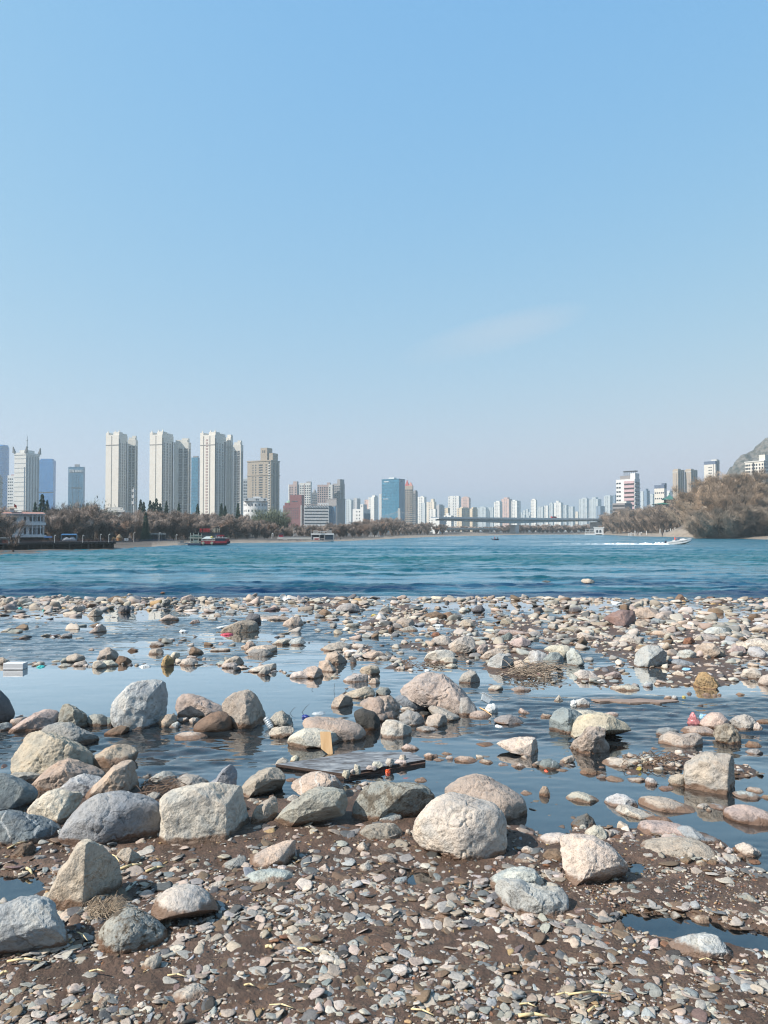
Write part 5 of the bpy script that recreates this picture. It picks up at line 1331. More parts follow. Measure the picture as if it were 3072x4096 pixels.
bag('n', [(770,112),(780,100),(840,84),(862,92),(820,104),(800,116)], P_WHITE, 'crumpled white paper on the far stone line beside the round white lid', 'paper', 'paper_scrap', 12)
bag('n', [(615,275),(622,263),(660,262),(672,272),(640,281)], P_WHITE, 'white plastic tub lying in the water behind the flat-topped tan rock', 'plastic scrap', 'plastic_scrap', 13)
bag('n', [(230,338),(260,325),(330,312),(372,308),(366,318),(280,342)], P_WHITE, 'long white plastic strip in the water beside the dark rough slab', 'plastic strip', 'plastic_strip', 14)
bag('m', [(1488,368),(1500,346),(1540,350),(1572,362),(1560,374)], P_WHITE, 'white plastic scrap in the water left of the white strip', 'plastic scrap', 'plastic_scrap', 15)
bag('m', [(805,318),(815,305),(850,302),(855,312),(830,322)], P_WHITE, 'white scrap stuck on top of the lone tan rock in the left run', 'plastic scrap', 'plastic_scrap', 16)
bag('o', [(480,318),(520,300),(560,300),(572,318),(530,328)], P_WHITE, 'white plastic scrap behind the rust-brown stone in the far shallows', 'plastic scrap', 'plastic_scrap', 17)
bag('o', [(405,692),(415,672),(440,670),(458,684),(440,697)], P_WHITE, 'small white cup on the stones above the hump-backed boulder', 'cup', 'plastic_cup', 18)
bag('c', [(985,420),(1000,404),(1040,412),(1080,440),(1040,432)], P_WHITE, 'white plastic scrap in the riffle below the clear plastic box', 'plastic scrap', 'plastic_scrap', 19)
bag('c', [(1390,800),(1395,770),(1415,775),(1445,800),(1420,806)], P_ORNG, 'orange-red wrapper at the foot of the round teal-grey stone', 'wrapper', 'plastic_wrapper', 20, .2)
bag('c', [(84,812),(85,768),(128,765),(132,800),(105,816)], P_ORNG, 'orange block of plastic under the front edge of the wooden board', 'plastic scrap', 'plastic_scrap', 21, .2)
bag('c', [(200,862),(225,842),(290,840),(322,862),(280,872)], P_BRICK, 'flat brick-red scrap in the water behind the dark pitted boulder', 'plastic scrap', 'plastic_scrap', 22, .2)
bag('d', [(540,778),(560,750),(582,740),(595,768),(565,785)], P_YEL, 'yellow leaf lying on the stones below the long cream rock', 'leaf', 'leaf', 23, .2, .3)
bag('d', [(930,178),(938,162),(960,165),(962,184),(940,190)], P_YEL, 'yellow scrap at the end of the driftwood plank', 'plastic scrap', 'plastic_scrap', 24)
bag('n', [(1520,235),(1535,216),(1575,218),(1580,236),(1545,243)], P_YEL, 'yellow scrap in the far shallows behind the stones', 'plastic scrap', 'plastic_scrap', 25)
bag('p', [(388,605),(400,590),(425,586),(420,610),(400,617)], P_YEL, 'yellow scrap left of the whitish faceted boulder', 'plastic scrap', 'plastic_scrap', 26)
bag('f', [(800,278),(812,248),(842,245),(832,272),(815,285)], P_BRICK, 'dark red scrap on the mud behind the slanted slab', 'plastic scrap', 'plastic_scrap', 27)
bag('f', [(1150,620),(1200,598),(1270,588),(1280,612),(1210,630)], P_BRICK, 'flat brick-red scrap on the mud left of the biggest pale boulder', 'plastic scrap', 'plastic_scrap', 28, .2, .4)
bag('i', [(970,500),(1000,470),(1040,480),(1070,515),(1020,512)], P_SKY, 'small light blue scrap below the mossy round boulder', 'plastic scrap', 'plastic_scrap', 29)
bag('e', [(505,430),(535,418),(545,470),(552,498),(530,500)], P_WHITE, 'white paper pinched between the banded teal boulder and the egg-shaped boulder', 'paper', 'paper_scrap', 30, .2, .4)
bag('p', [(345,128),(360,114),(420,116),(445,126),(400,133)], P_WHITE, 'white plastic sheet on the far stone line at the right', 'plastic scrap', 'plastic_scrap', 32)
bag('o', [(1335,735),(1345,700),(1368,705),(1370,730)], plastic('pink_scrap', (.7, .3, .3)), 'pink scrap in the brushwood heap', 'plastic scrap', 'plastic_scrap', 34)
bag('o', [(1440,740),(1460,700),(1510,690),(1500,730)], P_CLEAR, 'clear grey plastic film lying right of the brushwood heap', 'plastic film', 'plastic_film', 35)
bag('c', [(1610,255),(1612,210),(1640,195),(1665,215),(1660,260)], P_WHITE, 'white plastic bag by the pale grey stone upstream of the jutting slab', 'plastic bag', 'plastic_bag', 36)
bag('p', [(930,682),(945,662),(1000,660),(1010,680),(960,690)], P_SKY, 'light blue plastic scrap on the mud below the slab stone at the right', 'plastic scrap', 'plastic_scrap', 37)
bag('m', [(60,525),(85,508),(112,512),(110,526)], P_WHITE, 'white scrap in the rippled run at the left', 'plastic scrap', 'plastic_scrap', 38)

def px_box(name, quad, mat, z, thick, lab, cat, group=None, zt=None):
    """a flat panel whose corners lie at photo pixels `quad` at height z"""
    pts = [hit(u, v, z) for u, v in quad]; cx = sum(p[0] for p in pts) / 4; cy = sum(p[1] for p in pts) / 4
    m = MB(); m.slab([(p[0] - cx, p[1] - cy) for p in pts], -thick, 0)
    return tag(m.build(name, mat, None, (cx, cy, z)), lab, cat, group)
foam = paint('white_foam', (.82, .83, .84), .7, scale=20)
o = empty('foam_block', (*hit(52, 2680, 0), 0), 0, 1, 'long white foam block at the far rim of the calm pool by the left edge', 'foam block', LIT)
k = o.location[1] / F; m = MB(); m.box(-40*k, 40*k, 0, 40*k, .0, 26*k)
b = m.build('block', foam, o); bv = b.modifiers.new('edge', 'BEVEL'); bv.width = .008; bv.segments = 2
m = MB(); m.box(-39*k, 39*k, -.012, .0, .010, .030); m.build('lower_lip', foam, o)
tag(px_box('foam_slab', [(3012,2494),(3062,2496),(3064,2486),(3030,2484)], foam, .05, .05, 'thin white foam slab on the far stones at the right edge', 'foam block'), group=LIT)
x, y, z = place(762, 2604); m = MB(); m.box(-.07, .07, -.03, .05, 0, .055); b = m.build('foam_piece', foam, None, (x, y, z)); tag(b, 'small white foam piece beside the smooth brown dome', 'foam block', LIT)
# round white lid
x, y, z = place(1132, 2404); k = y / F; o = empty('container_lid', (x, y, z), .25, 1, 'round white lid standing up on the far stone line against the river', 'lid', LIT)
m = MB(); V = []
prof = [(.0, .0), (.5, .0), (.9, .05), (1, .14), (1, .28), (.93, .28), (.9, .12)]
m.lathe([(max(r, .01) * 13 * k, z_ * 12 * k) for r, z_ in prof], 24); b = m.build('rim', P_WHITE, o, (0, 0, 15 * k), True); b.rotation_euler = (R(78), R(8), 0)
# plastic bottle with ribs
x, y, z = place(1086, 2915); k = y / F
o = empty('plastic_bottle', (x, y, z + .01), 0, 1, 'ribbed clear plastic bottle wedged upside down by the pointed tan boulder', 'bottle', LIT)
pr = [(.3, 0), (.85, 1)]
for i in range(10): pr += [(1.0 if i % 2 else .86, 4 + i * 4), (1.0 if i % 2 else .86, 6.5 + i * 4)]
pr += [(.9, 46), (.5, 49), (.1, 49.5)]
m = MB(); m.lathe([(r * 12.5 * k, q * k) for r, q in pr], 18)
b = m.build('bottle_body', P_CLEAR, o, (0, 0, 0), True); b.rotation_euler = (R(-20), R(-36), 0)
m = MB(); m.lathe([(.3 * 12.5 * k, -5 * k), (.32 * 12.5 * k, 0)], 12); c = m.build('neck', P_WHITE, b)
# clear box with lid
x, y, z = place(1948, 2822); k = y / F
o = empty('plastic_box', (x - 8 * k, y, z + .03), 0, 1, 'clear plastic box tilted on the stones right of the hump-backed boulder', 'plastic box', LIT)
m = MB(); m.frustum((-16*k, 16*k, -4*k, 10*k, 0), (-20*k, 20*k, -7*k, 13*k, 27*k)); b = m.build('box_shell', P_CLEAR, o); b.rotation_euler = (R(-25), R(28), 0); b.location = (0, 0, 8 * k)
m = MB(); m.box(-22*k, 22*k, -9*k, 15*k, 27*k, 29*k); c = m.build('lid', P_WHITE, b)
# wood
def wood_mat(name, c0, c1, sc_=(3, 40, 40)):
    t = NT(name); p = t.scalev(t.obj(), sc_); n = t.noise(p, 1.2, 5, .6, .4)
    return t.done(t.bsdf(t.ramp(n, [(.3, c0), (.7, c1)]), .75, t.bump(n, .3, .01)))
W_FRESH = wood_mat('fresh_wood', (.50, .30, .14), (.66, .44, .24), (26, 26, 3)); W_GREY = wood_mat('weathered_wood', (.12, .085, .068), (.34, .25, .20), (3, 30, 30)); W_STRAW = wood_mat('dry_straw', (.45, .34, .17), (.66, .54, .32), (20, 20, 20))
x, y, z = place(1310, 3015); k = y / F
m = MB(); m.prism([(-30*k, 85*k), (-26*k, 20*k), (10*k, -8*k), (21*k, 0), (13*k, 80*k), (10*k, 84*k)], -5*k, 4*k)
o = m.build('wooden_plank', W_FRESH, None, (x, y, z)); o.rotation_euler = (R(-18), 0, -bearing(x, y)); tag(o, 'fresh pale wooden slat leaning upright on the cream rock', 'wooden plank', 'driftwood on the beach')
t = NT('peeling_board'); n1 = t.noise(t.scalev(t.obj(), (2.2, 7, 7)), 1.6, 6, .65, .8); n2 = t.noise(t.obj(), 14, 4)
cc = t.ramp(n1, [(.34, (.06, .048, .04)), (.46, (.11, .115, .125)), (.56, (.20, .21, .22)), (.70, (.34, .34, .33))])
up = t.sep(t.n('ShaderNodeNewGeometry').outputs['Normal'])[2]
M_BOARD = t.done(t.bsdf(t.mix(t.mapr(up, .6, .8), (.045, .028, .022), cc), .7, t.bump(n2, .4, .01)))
o = empty('wooden_board', (*hit(1400, 3050, .09), .09), 0, 1, 'wide weathered board with peeling white paint lying over the stream, stones along its edge', 'wooden board', 'driftwood on the beach')
def quad_part(nm, quad, z, th, mat):
    pts = [hit(u, v, z) for u, v in quad]; ox, oy, oz = o.location
    m = MB(); m.slab([(p[0] - ox, p[1] - oy) for p in pts], z - th - oz, z - oz); return m.build(nm, mat, o)
quad_part('panel', [(1104,3056),(1372,3094),(1702,3038),(1640,3008),(1420,3006),(1250,3036)], .055, .03, M_BOARD)
quad_part('batten', [(1120,3064),(1376,3104),(1400,3098),(1150,3058)], .026, .03, wood_mat('wet_dark_wood', (.05, .028, .02), (.10, .06, .045)))
quad_part('batten', [(1400,3102),(1700,3052),(1702,3040),(1390,3094)], .026, .035, bpy.data.materials['wet_dark_wood'])
# driftwood plank
pts = [hit(u, v, .03) for u, v in [(2364,2796),(2400,2803),(2440,2803),(2520,2810),(2600,2808),(2640,2810),(2716,2803),(2690,2797),(2630,2799),(2560,2793),(2500,2797),(2430,2794)]]
cx, cy = np.mean(pts, 0); m = MB(); m.slab([(p[0] - cx, p[1] - cy) for p in pts], -.03, .0); o = m.build('driftwood_plank', W_GREY, None, (cx, cy, .03)); tag(o, 'long bleached driftwood plank floating at the mud bar on the right', 'driftwood', 'driftwood on the beach')
def stick(fr, p, q, r, mat, lab, name, cat, z=.015, group='dry reed stalks on the pebbles', lift=0):
    a = zp(fr, *p); b = zp(fr, *q)
    A = np.array([*hit(*a, place(*a)[2] + z), 0]); A[2] = place(*a)[2] + z
    B = np.array([*hit(*b, place(*b)[2] + z + lift), 0]); B[2] = place(*b)[2] + z + lift
    if lift:                                   # leaning up out of the water: second end in the first one's plane
        B = np.array([(b[0] - 1536) * A[1] / F, A[1] + .02, z_at(b[1], A[1])])
    mid = (A + B) / 2 + np.array([0, .03 * np.linalg.norm(B - A), .012])
    m = MB(); m.path([A - A, mid - A, B - A], [r, r * .9, r * .5], 5)
    return tag(m.build(name, mat, None, tuple(A), True), lab, cat, group)
RS = 'reed_stalk'; D_ = 'dry straw-coloured reed stalk '
stick('k', (300,1007), (490,1060), .006, W_STRAW, 'thin straw-coloured reed stalk lying across pebbles at the bottom edge', RS, 'reed stalk')
stick('k', (1190,1063), (1450,1072), .011, W_STRAW, D_ + 'lying flat below the whitish triangular stone', RS, 'reed stalk')
stick('k', (1200,965), (1340,990), .006, W_STRAW, D_ + 'pointing at the whitish triangular stone', RS, 'reed stalk')
stick('l', (0,886), (390,884), .007, W_STRAW, 'long straight straw-coloured reed stalk on the pebbles in the right foreground', RS, 'reed stalk', .05)
stick('l', (165,1028), (272,985), .008, W_STRAW, 'short tilted straw-coloured stalk below the long straight one', RS, 'reed stalk', .04)
stick('k', (1500,890), (1655,888), .006, W_STRAW, 'dry stalk over the pale pebbles at the foot of the long straight one', RS, 'reed stalk', .04)
stick('j', (680,975), (880,1000), .006, W_STRAW, D_ + 'on mud between the upright brown stone and the flat tan one', RS, 'reed stalk')
stick('j', (915,505), (1030,538), .009, W_STRAW, 'pale wood chip between two white cobbles', 'wood_chip', 'wood chip', .03)
stick('j', (650,490), (710,505), .014, W_STRAW, 'stubby pale wood chip left of the round white cobble', 'wood_chip', 'wood chip', .02)
stick('j', (470,808), (560,820), .007, W_STRAW, D_ + 'beside the brown cobbles', RS, 'reed stalk', .03)
stick('i', (60,612), (340,606), .009, W_STRAW, D_ + 'along the foot of the flat-topped edge boulder', RS, 'reed stalk', .03)
stick('i', (0,718), (70,702), .010, W_STRAW, 'short straw at the left edge below the flat-topped edge boulder', RS, 'reed stalk', .03)
stick('i', (1390,728), (1550,742), .006, W_STRAW, D_ + 'right of the knobbly cream rock', RS, 'reed stalk', .03)
stick('i', (740,694), (870,698), .006, W_STRAW, D_ + 'across a small tan stone left of the knobbly cream rock', RS, 'reed stalk', .05)
stick('i', (640,370), (725,440), .005, W_STRAW, 'thin stalk hanging over the hollow behind the flat-topped edge boulder', RS, 'reed stalk', .06)
stick('e', (1210,800), (1380,757), .012, W_STRAW, 'broad pale reed blade on the mud below the egg-shaped boulder', RS, 'reed stalk', .02)
stick('e', (1000,775), (1180,740), .012, W_STRAW, 'broad pale reed blade right of the triangular rock', RS, 'reed stalk', .02)
stick('e', (932,660), (990,722), .006, W_STRAW, 'thin straw leaning right of the triangular rock\'s peak', RS, 'reed stalk', .05)
stick('e', (60,610), (220,548), .007, W_STRAW, 'thin straw under the banded teal boulder', RS, 'reed stalk', .06)
stick('e', (220,772), (268,822), .014, W_STRAW, 'pale wood splinter lying in the small left puddle', 'wood_chip', 'wood chip', .02)
stick('l', (1090,600), (1205,604), .005, W_STRAW, D_ + 'under the quartz-veined rock', RS, 'reed stalk', .03)
stick('l', (1410,692), (1560,712), .005, W_STRAW, D_ + 'right of the quartz-veined rock', RS, 'reed stalk', .03)
stick('j', (1260,305), (1290,285), .008, W_STRAW, 'short pale chip above the centre of the beach', 'wood_chip', 'wood chip', .03)
stick('c', (870,272), (968,334), .014, W_FRESH, 'pale broken stick below the clear plastic box', 'wood_stick', 'stick', .06, 'driftwood on the beach')
W_TWIG = paint('dark_twig', (.06, .05, .04), .8)
TG = 'thin twigs sticking out of the water'
stick('b', (1030,125), (1047,100), .004, W_TWIG, 'bent dark twig standing alone in the calm pool', 'twig', 'twig', 0, TG, .1)
stick('b', (850,318), (900,258), .004, W_TWIG, 'dark twig slanting out of the pool above the small grey rock', 'twig', 'twig', 0, TG, .1)
stick('b', (950,310), (1012,235), .004, W_TWIG, 'dark twig slanting out of the pool behind the navy scrap', 'twig', 'twig', 0, TG, .1)
stick('b', (1215,135), (1222,62), .004, W_TWIG, 'upright dark twig at the far end of the calm pool', 'twig', 'twig', 0, TG, .1)
stick('b', (1300,148), (1335,105), .004, W_TWIG, 'forked dark twig by the tan rocks at the far end of the calm pool', 'twig', 'twig', 0, TG, .1)
stick('c', (872,415), (866,375), .005, W_TWIG, 'short dark twig standing in the riffle', 'twig', 'twig', 0, TG, .1)
# heap of brushwood, tuft of dry grass
def heap(name, u0, u1, v0, v1, n, L, r, hgt, mat, seed, lab, cat):
    rg = np.random.default_rng(seed); cx, cy, cz = place((u0 + u1) / 2, v1 - (v1 - v0) * .3); m = MB()
    for _ in range(n):
        x, y, z = place(rg.uniform(u0, u1), rg.uniform(v0, v1)); a = rg.uniform(-1, 1) * (1.2 if rg.uniform() < .8 else 3); l = L * rg.uniform(.4, 1)
        h = hgt * rg.uniform() ** 1.5; s = rg.uniform(-.25, .35)
        p = np.array([x - cx, y - cy, z - cz + h]); d = np.array([cos(a), sin(a) * .8, s]) * l
        m.path([p, p + d * .5 + (0, 0, rg.uniform(0, .06)), p + d], [r, r, r * .5], 4)
    return tag(m.build(name, mat, None, (cx, cy, cz), fix=False), lab, cat)
heap('brushwood_heap', 2030, 2205, 2680, 2716, 150, .55, .007, .16, wood_mat('brushwood', (.10, .07, .05), (.40, .32, .24)), 3, 'heap of dead brushwood washed up among the far stones', 'brushwood')
heap('grass_tuft', 340, 470, 3635, 3685, 330, .16, .002, .07, wood_mat('matted_grass', (.16, .11, .07), (.44, .35, .25)), 4, 'tuft of dry straw-coloured grass behind the mossy boulder', 'dry grass')
heap('brush_litter', 2440, 2700, 3030, 3070, 90, .25, .005, .04, wood_mat('rotten_twigs', (.05, .03, .022), (.22, .14, .09)), 6, 'dark rotten twigs and leaves strewn in front of the long cream rock', 'twigs')
heap('root_litter', 560, 700, 3130, 3185, 120, .2, .004, .06, bpy.data.materials['rotten_twigs'], 7, 'dark roots and rotten twigs behind the cracked cream boulder', 'twigs')
heap('straw_litter', 1600, 1800, 2650, 2668, 50, .3, .006, .05, bpy.data.materials['rotten_twigs'], 8, 'thin dark twigs on the small mud bar beyond the hump-backed boulder', 'twigs')
# ------------------------------------------------------------------ trees
def bark_mat(name, c0, c1):
    t = NT(name); oi = t.n('ShaderNodeObjectInfo')
    n = t.noise(t.obj(), 3.0, 4)
    at = t.n('ShaderNodeAttribute', attribute_name='twig_tone')
    c = t.mix(at.outputs['Fac'], (*c0, 1), (*c1, 1))
    c = t.mix(1.0, c, t.ramp(n, [(.3, .8), (.7, 1.1)]), 'MULTIPLY')
    c = t.mix(1.0, c, oi.outputs['Color'], 'MULTIPLY')
    return t.done(t.bsdf(c, .9, Specular_IOR_Level=.15))
M_TWIG = bark_mat('willow_twigs', (.16, .133, .116), (.44, .365, .31)); M_BARK = bark_mat('willow_bark', (.07, .055, .045), (.11, .085, .07))
M_NEEDLE = bark_mat('spruce_needles', (.012, .030, .024), (.035, .060, .045)); M_PALE = bark_mat('poplar_twigs', (.20, .20, .16), (.36, .36, .29))
def strips(P, Dv, L, w, rng):
    """thin blades from P along Dv"""
    n = len(P); side = np.cross(Dv, rng.normal(size=(n, 3))); side /= np.linalg.norm(side, axis=1)[:, None] + 1e-9
    mid = P + Dv * (L * .55)[:, None] + np.array([0, 0, 1]) * (L * .06)[:, None]; tip = P + Dv * L[:, None]
    V = np.stack([P - side * w[:, None], P + side * w[:, None], mid + side * w[:, None] * .8, mid - side * w[:, None] * .8, tip + side * w[:, None] * .3, tip - side * w[:, None] * .3], 1).reshape(-1, 3)
    i = np.arange(n)[:, None] * 6
    Fc = np.concatenate([i + np.array([[0, 1, 2, 3]]), i + np.array([[3, 2, 4, 5]])], 0)
    return V, Fc
def willow(seed, twigs=4200, spread=.46, droop=.0, upright=0.0, wide=1.0, tw=.009, fin=1.0):
    """bare tree of unit height: trunk with limbs, and a crown of fine twigs"""
    rg = np.random.default_rng(seed); m = MB(); ends = []
    th = .06 + .04 * rg.uniform()
    m.path([(0, 0, -.03), (.01 * rg.normal(), .01 * rg.normal(), th * .5), (.015 * rg.normal(), .015 * rg.normal(), th)], [.030, .022, .019], 7)
    nl = 9
    for i in range(nl):
        a = 2 * pi * i / nl + rg.uniform(-.3, .3); out = spread * rg.uniform(.35, 1.0) * wide; top = rg.uniform(.48, .80)
        p0 = np.array([0, 0, th * rg.uniform(.7, 1)]); p3 = np.array([cos(a) * out, sin(a) * out, top])
        p1 = p0 + (p3 - p0) * .35 + (0, 0, .06); p2 = p0 + (p3 - p0) * .7 + (0, 0, .06)
        m.path([p0, p1, p2, p3], [.013, .009, .006, .003], 5)
        for t_ in np.linspace(.08, 1, 9):
            q = p0 + (p3 - p0) * t_ + np.array([0, 0, .06 * sin(pi * t_)])
            ends.append((q, (p3 - p0) / np.linalg.norm(p3 - p0), t_))
            if t_ > .4 and rg.uniform() < .8:
                b = a + rg.uniform(-1.2, 1.2); e = q + np.array([cos(b), sin(b), rg.uniform(.2, 1)]) * rg.uniform(.08, .17)
                m.path([q, e], [.004, .002], 4); ends.append((e, (e - q) / np.linalg.norm(e - q), t_))
    tr = (m.V, m.F)
    E = np.array([e[0] for e in ends]); G = np.array([e[1] for e in ends])
    idx = rg.integers(len(E), size=twigs)
    out = E[idx] * np.array([1, 1, 0]); out /= np.linalg.norm(out, axis=1)[:, None] + .05
    Dv = G[idx] * .35 + out * .38 + np.array([0, 0, .85 + upright]) + rg.normal(size=(twigs, 3)) * .34
    Dv[:, 2] -= droop * rg.uniform(0, 1, twigs)
    Dv /= np.linalg.norm(Dv, axis=1)[:, None]
    P = E[idx] + rg.normal(size=(twigs, 3)) * .035
    P[:, 2] = np.maximum(P[:, 2], .03)
    L = rg.uniform(.05, .12, twigs) * fin * (1 - .4 * np.clip((P[:, 2] - .6) / .3, 0, 1)); wd = rg.uniform(.5, 1.0, twigs) * tw * .5
    V, Fc = strips(P, Dv, L, wd, rg)
    lob = fbm(P * 5 + seed, seed, 2)
    keep = np.ones(len(P), bool)
    hole = fbm(P * 7 + 50 + seed, seed + 3, 2) < -.42
    keep &= ~hole
    kk = np.repeat(keep, 6); new = -np.ones(len(V), int); new[kk] = np.arange(kk.sum())
    fk = np.concatenate([keep, keep]); Fc = new[Fc[fk]]; V = V[kk]
    tone = np.repeat(np.clip(.42 + .6 * lob + rg.normal(size=twigs) * .07, 0, 1)[keep], 6)
    zs = V[:, 2].max(); V = V / zs
    return tr, zs, V, Fc, tone
def spruce(seed):
    rg = np.random.default_rng(seed); m = MB(); m.tube((0, 0, -.02), (0, 0, .97), .018, .003, 7)
    P, Dv, L, W = [], [], [], []
    for i in range(1700):
        h = .10 + .88 * rg.uniform() ** 1.3; rmax = .24 * (1 - h) ** .85 + .012; a = rg.uniform(0, 2 * pi)
        lay = .75 + .25 * sin(h * 75); r = rmax * rg.uniform(.2, 1) * lay
        P.append((cos(a) * r, sin(a) * r, h - r * .35)); Dv.append((cos(a), sin(a), -.35 + rg.normal() * .2)); L.append(rmax * .45 + .01); W.append(.011)
    Dv = np.array(Dv); Dv /= np.linalg.norm(Dv, axis=1)[:, None]
    V, Fc = strips(np.array(P), Dv, np.array(L), np.array(W), rg)
    return (m.V, m.F), 1.0, V, Fc, np.repeat(rg.uniform(0, 1, 1700), 6)
def tree_proto(kind, spec, crown_mat, trunk_mat=M_BARK):
    tr, zs, V, Fc, tone = spec
    mt = mesh_from(kind + '_trunk', np.array(tr[0]) / zs, tr[1], trunk_mat, True)
    mc = mesh_from(kind + '_crown', V, Fc.astype(np.int32), crown_mat)
    for me, tn in ((mt, np.zeros(len(mt.vertices))), (mc, tone)):
        at = me.attributes.new('twig_tone', 'FLOAT', 'POINT'); at.data.foreach_set('value', tn.astype(np.float32))
    return kind, mt, mc
WIL = [tree_proto('willow', willow(50 + i, 10500, .50, .25 * (i % 3), 0, 1.0 + .12 * (i % 2)), M_TWIG) for i in range(6)]
BIGW = [tree_proto('willow', willow(80 + i, 30000, .50, .2 * i, .15, 1.05, .0048, .62), M_TWIG) for i in range(3)]
SPR = [tree_proto('spruce', spruce(60 + i), M_NEEDLE) for i in range(2)]
POP = [tree_proto('poplar', willow(70 + i, 1500, .20, 0, .8, .8, .008), M_PALE) for i in range(2)]
rt = np.random.default_rng(77)
def tree(proto, x, y, h, label, group, wide=1.0, tint=(1, 1, 1), cat='tree', sink=0.0):
    kind, mt, mc = proto
    z = g1(x, y)
    e = empty(kind + '_tree', (x, y, z - sink), rt.uniform(0, 6.28), 1, label, cat, group)
    e.scale = (h * wide, h * wide, h)
    for nm, me in (('trunk', mt), ('crown', mc)):
        c = bpy.data.objects.new(nm, me); link(c, e); c.color = (*tint, 1)
    return e
LB = 'bare willows of the row along the left bank'
def top_left(u):        # skyline of the left bank's trees, photo px
    return np.interp(u, [-200, 0, 60, 180, 240, 330, 380, 440, 520, 560, 700, 800, 900, 1000, 1060, 1120, 1200, 1320, 1400, 1450, 1520, 1600, 1700, 1760, 1800],
                     [2010, 2025, 2040, 2040, 2020, 2000, 2030, 2050, 2050, 2030, 2036, 2042, 2050, 2056, 2070, 2090, 2092, 2085, 2085, 2072, 2062, 2070, 2082, 2086, 2096])
def dist_left(u):
    return np.interp(u, [-200, 0, 200, 400, 700, 950, 1150, 1400, 1500, 1600, 1790], [118, 125, 140, 158, 190, 215, 228, 255, 300, 350, 455])
lab_zone = lambda u: ('behind the pile-built terrace' if u < 430 else 'behind the gravel bank left of the moored boats' if u < 700 else 'behind the moored red boat' if u < 960 else
                      'between the red boat and the white pavilion boat' if u < 1240 else 'behind the white pavilion boat' if u < 1420 else 'on the sandy point before the bridge')
row = []
for u in np.arange(-150, 1800, 30.0):
    for rowi in range(3):
        uu = u + rt.uniform(-13, 13); d0 = dist_left(uu); d = d0 * (1.0 + .13 * rowi) + rt.uniform(0, 4)
        x, y = at_dist(uu, d); z = g1(x, y)
        top = top_left(uu) + rt.uniform(-4, 10) + (22, 9, 0)[rowi] * rt.uniform(.6, 1.1)
        h = z_at(top, d) - z
        if rowi == 0 and 20 < uu < 190: continue
        row.append((uu, x, y, h, rowi))
for uu, x, y, h, rowi in row:
    tint = np.array([1.0, .97, .97]) * rt.uniform(.82, 1.15) * (1 if uu < 1000 else .95)
    if rt.uniform() < .2: tint = tint * np.array([1.05, .9, .8])
    tree(WIL[rt.integers(6)], x, y, h, ('low bare willow in the front row ' if rowi == 0 else 'bare willow in the middle row ' if rowi == 1 else 'tall bare willow in the back row ') + lab_zone(uu), LB, rt.uniform(.85, 1.15), tint)
# the tree in front of the waterside house
x, y = at_dist(55, 103); tree(tree_proto('willow', willow(91, 420, .5, 0, .2, 1.0, .007), M_TWIG), x, y, z_at(2068, 103) - g1(x, y), 'bare leaning tree standing in front of the waterside house', None, 1.1, (.8, .75, .75))
for u, top, d, lab in ((168, 1972, 190, 'tallest dark spruce, in front of the ribbed white office tower'), (140, 2006, 185, 'short dark spruce left of the tallest one'), (188, 1996, 196, 'dark spruce right of the tallest one'),
                  (562, 1994, 240, 'dark spruce left of the second pale tower pair'), (574, 2004, 238, 'short dark spruce among those at the second tower pair'), (600, 1998, 242, 'pointed dark spruce at the foot of the second tower pair'), (613, 2004, 244, 'slim dark spruce at the foot of the second tower pair'), (625, 1990, 244, 'taller dark spruce at the foot of the second tower pair'), (640, 2010, 244, 'small round-topped spruce below the second tower pair'), (665, 2000, 246, 'dark spruce before the shaded side of the second tower pair'), (715, 2010, 250, 'dark spruce before the balcony tower of the second pair'), (790, 2012, 252, 'dark spruce between the second and third tower pairs'), (885, 2010, 256, 'dark spruce before the shaded side of the third tower group'), (900, 2018, 256, 'lower dark spruce before the third tower group'), (952, 2010, 258, 'dark spruce below the right tower of the third group'),
                  (583, 2046, 172, 'broad dark spruce standing among the willows behind the railing')):
    x, y = at_dist(u, d); z = g1(x, y); tree(SPR[rt.integers(2)], x, y, z_at(top, d) - z, lab, 'dark spruces behind the willows', rt.uniform(.6, .8), (1.7, 1.7, 1.6))
for u, top in ((300, 1990), (330, 1978), (352, 1986), (372, 1996)):
    x, y = at_dist(u, 200); tree(POP[0], x, y, z_at(top, 200) - g1(x, y), 'pale bare tree with loosely fanned branches below the glass tower with the sign', 'pale bare trees', 2.0, (.85, .85, .82))
for i, u in enumerate((1030, 1044, 1056, 1070, 1084, 1098, 1112, 1128, 1142)):
    x, y = at_dist(u, 270); tree(POP[i % 2], x, y, z_at(2024 + 5 * (i % 3), 270) - g1(x, y), 'slender pale green bare poplar before the red brick building', 'slender poplars before the red brick building', .9, (.75, .85, .72))
# right bank
RB = 'bare willows on the right bank'
def top_right(u):
    return np.interp(u, [2390, 2420, 2480, 2560, 2640, 2700, 2750, 2800, 2860, 2920, 2960, 3000, 3072, 3300], [2096, 2062, 2034, 2020, 2010, 2008, 2000, 1964, 1912, 1880, 1872, 1890, 1908, 1930])
for u in np.arange(2405, 2800, 21.0):
    for rowi in range(2):
        uu = u + rt.uniform(-9, 9); d = np.interp(uu, [2400, 2600, 2800], [560, 440, 385]) * (1.0 + .10 * rowi)
        x, y = at_dist(uu, d); z = g1(x, y); top = top_right(uu) + rt.uniform(0, 10) + (16, 0)[rowi]
        tree(WIL[rt.integers(6)], x, y, z_at(top, d) - z, ('bare grey-brown willow in the front row' if rowi == 0 else 'bare grey-brown willow in the back row') + ' above the sandy beach on the right bank', RB, rt.uniform(.9, 1.2), np.array([1.0, .93, .85]) * rt.uniform(.9, 1.2))
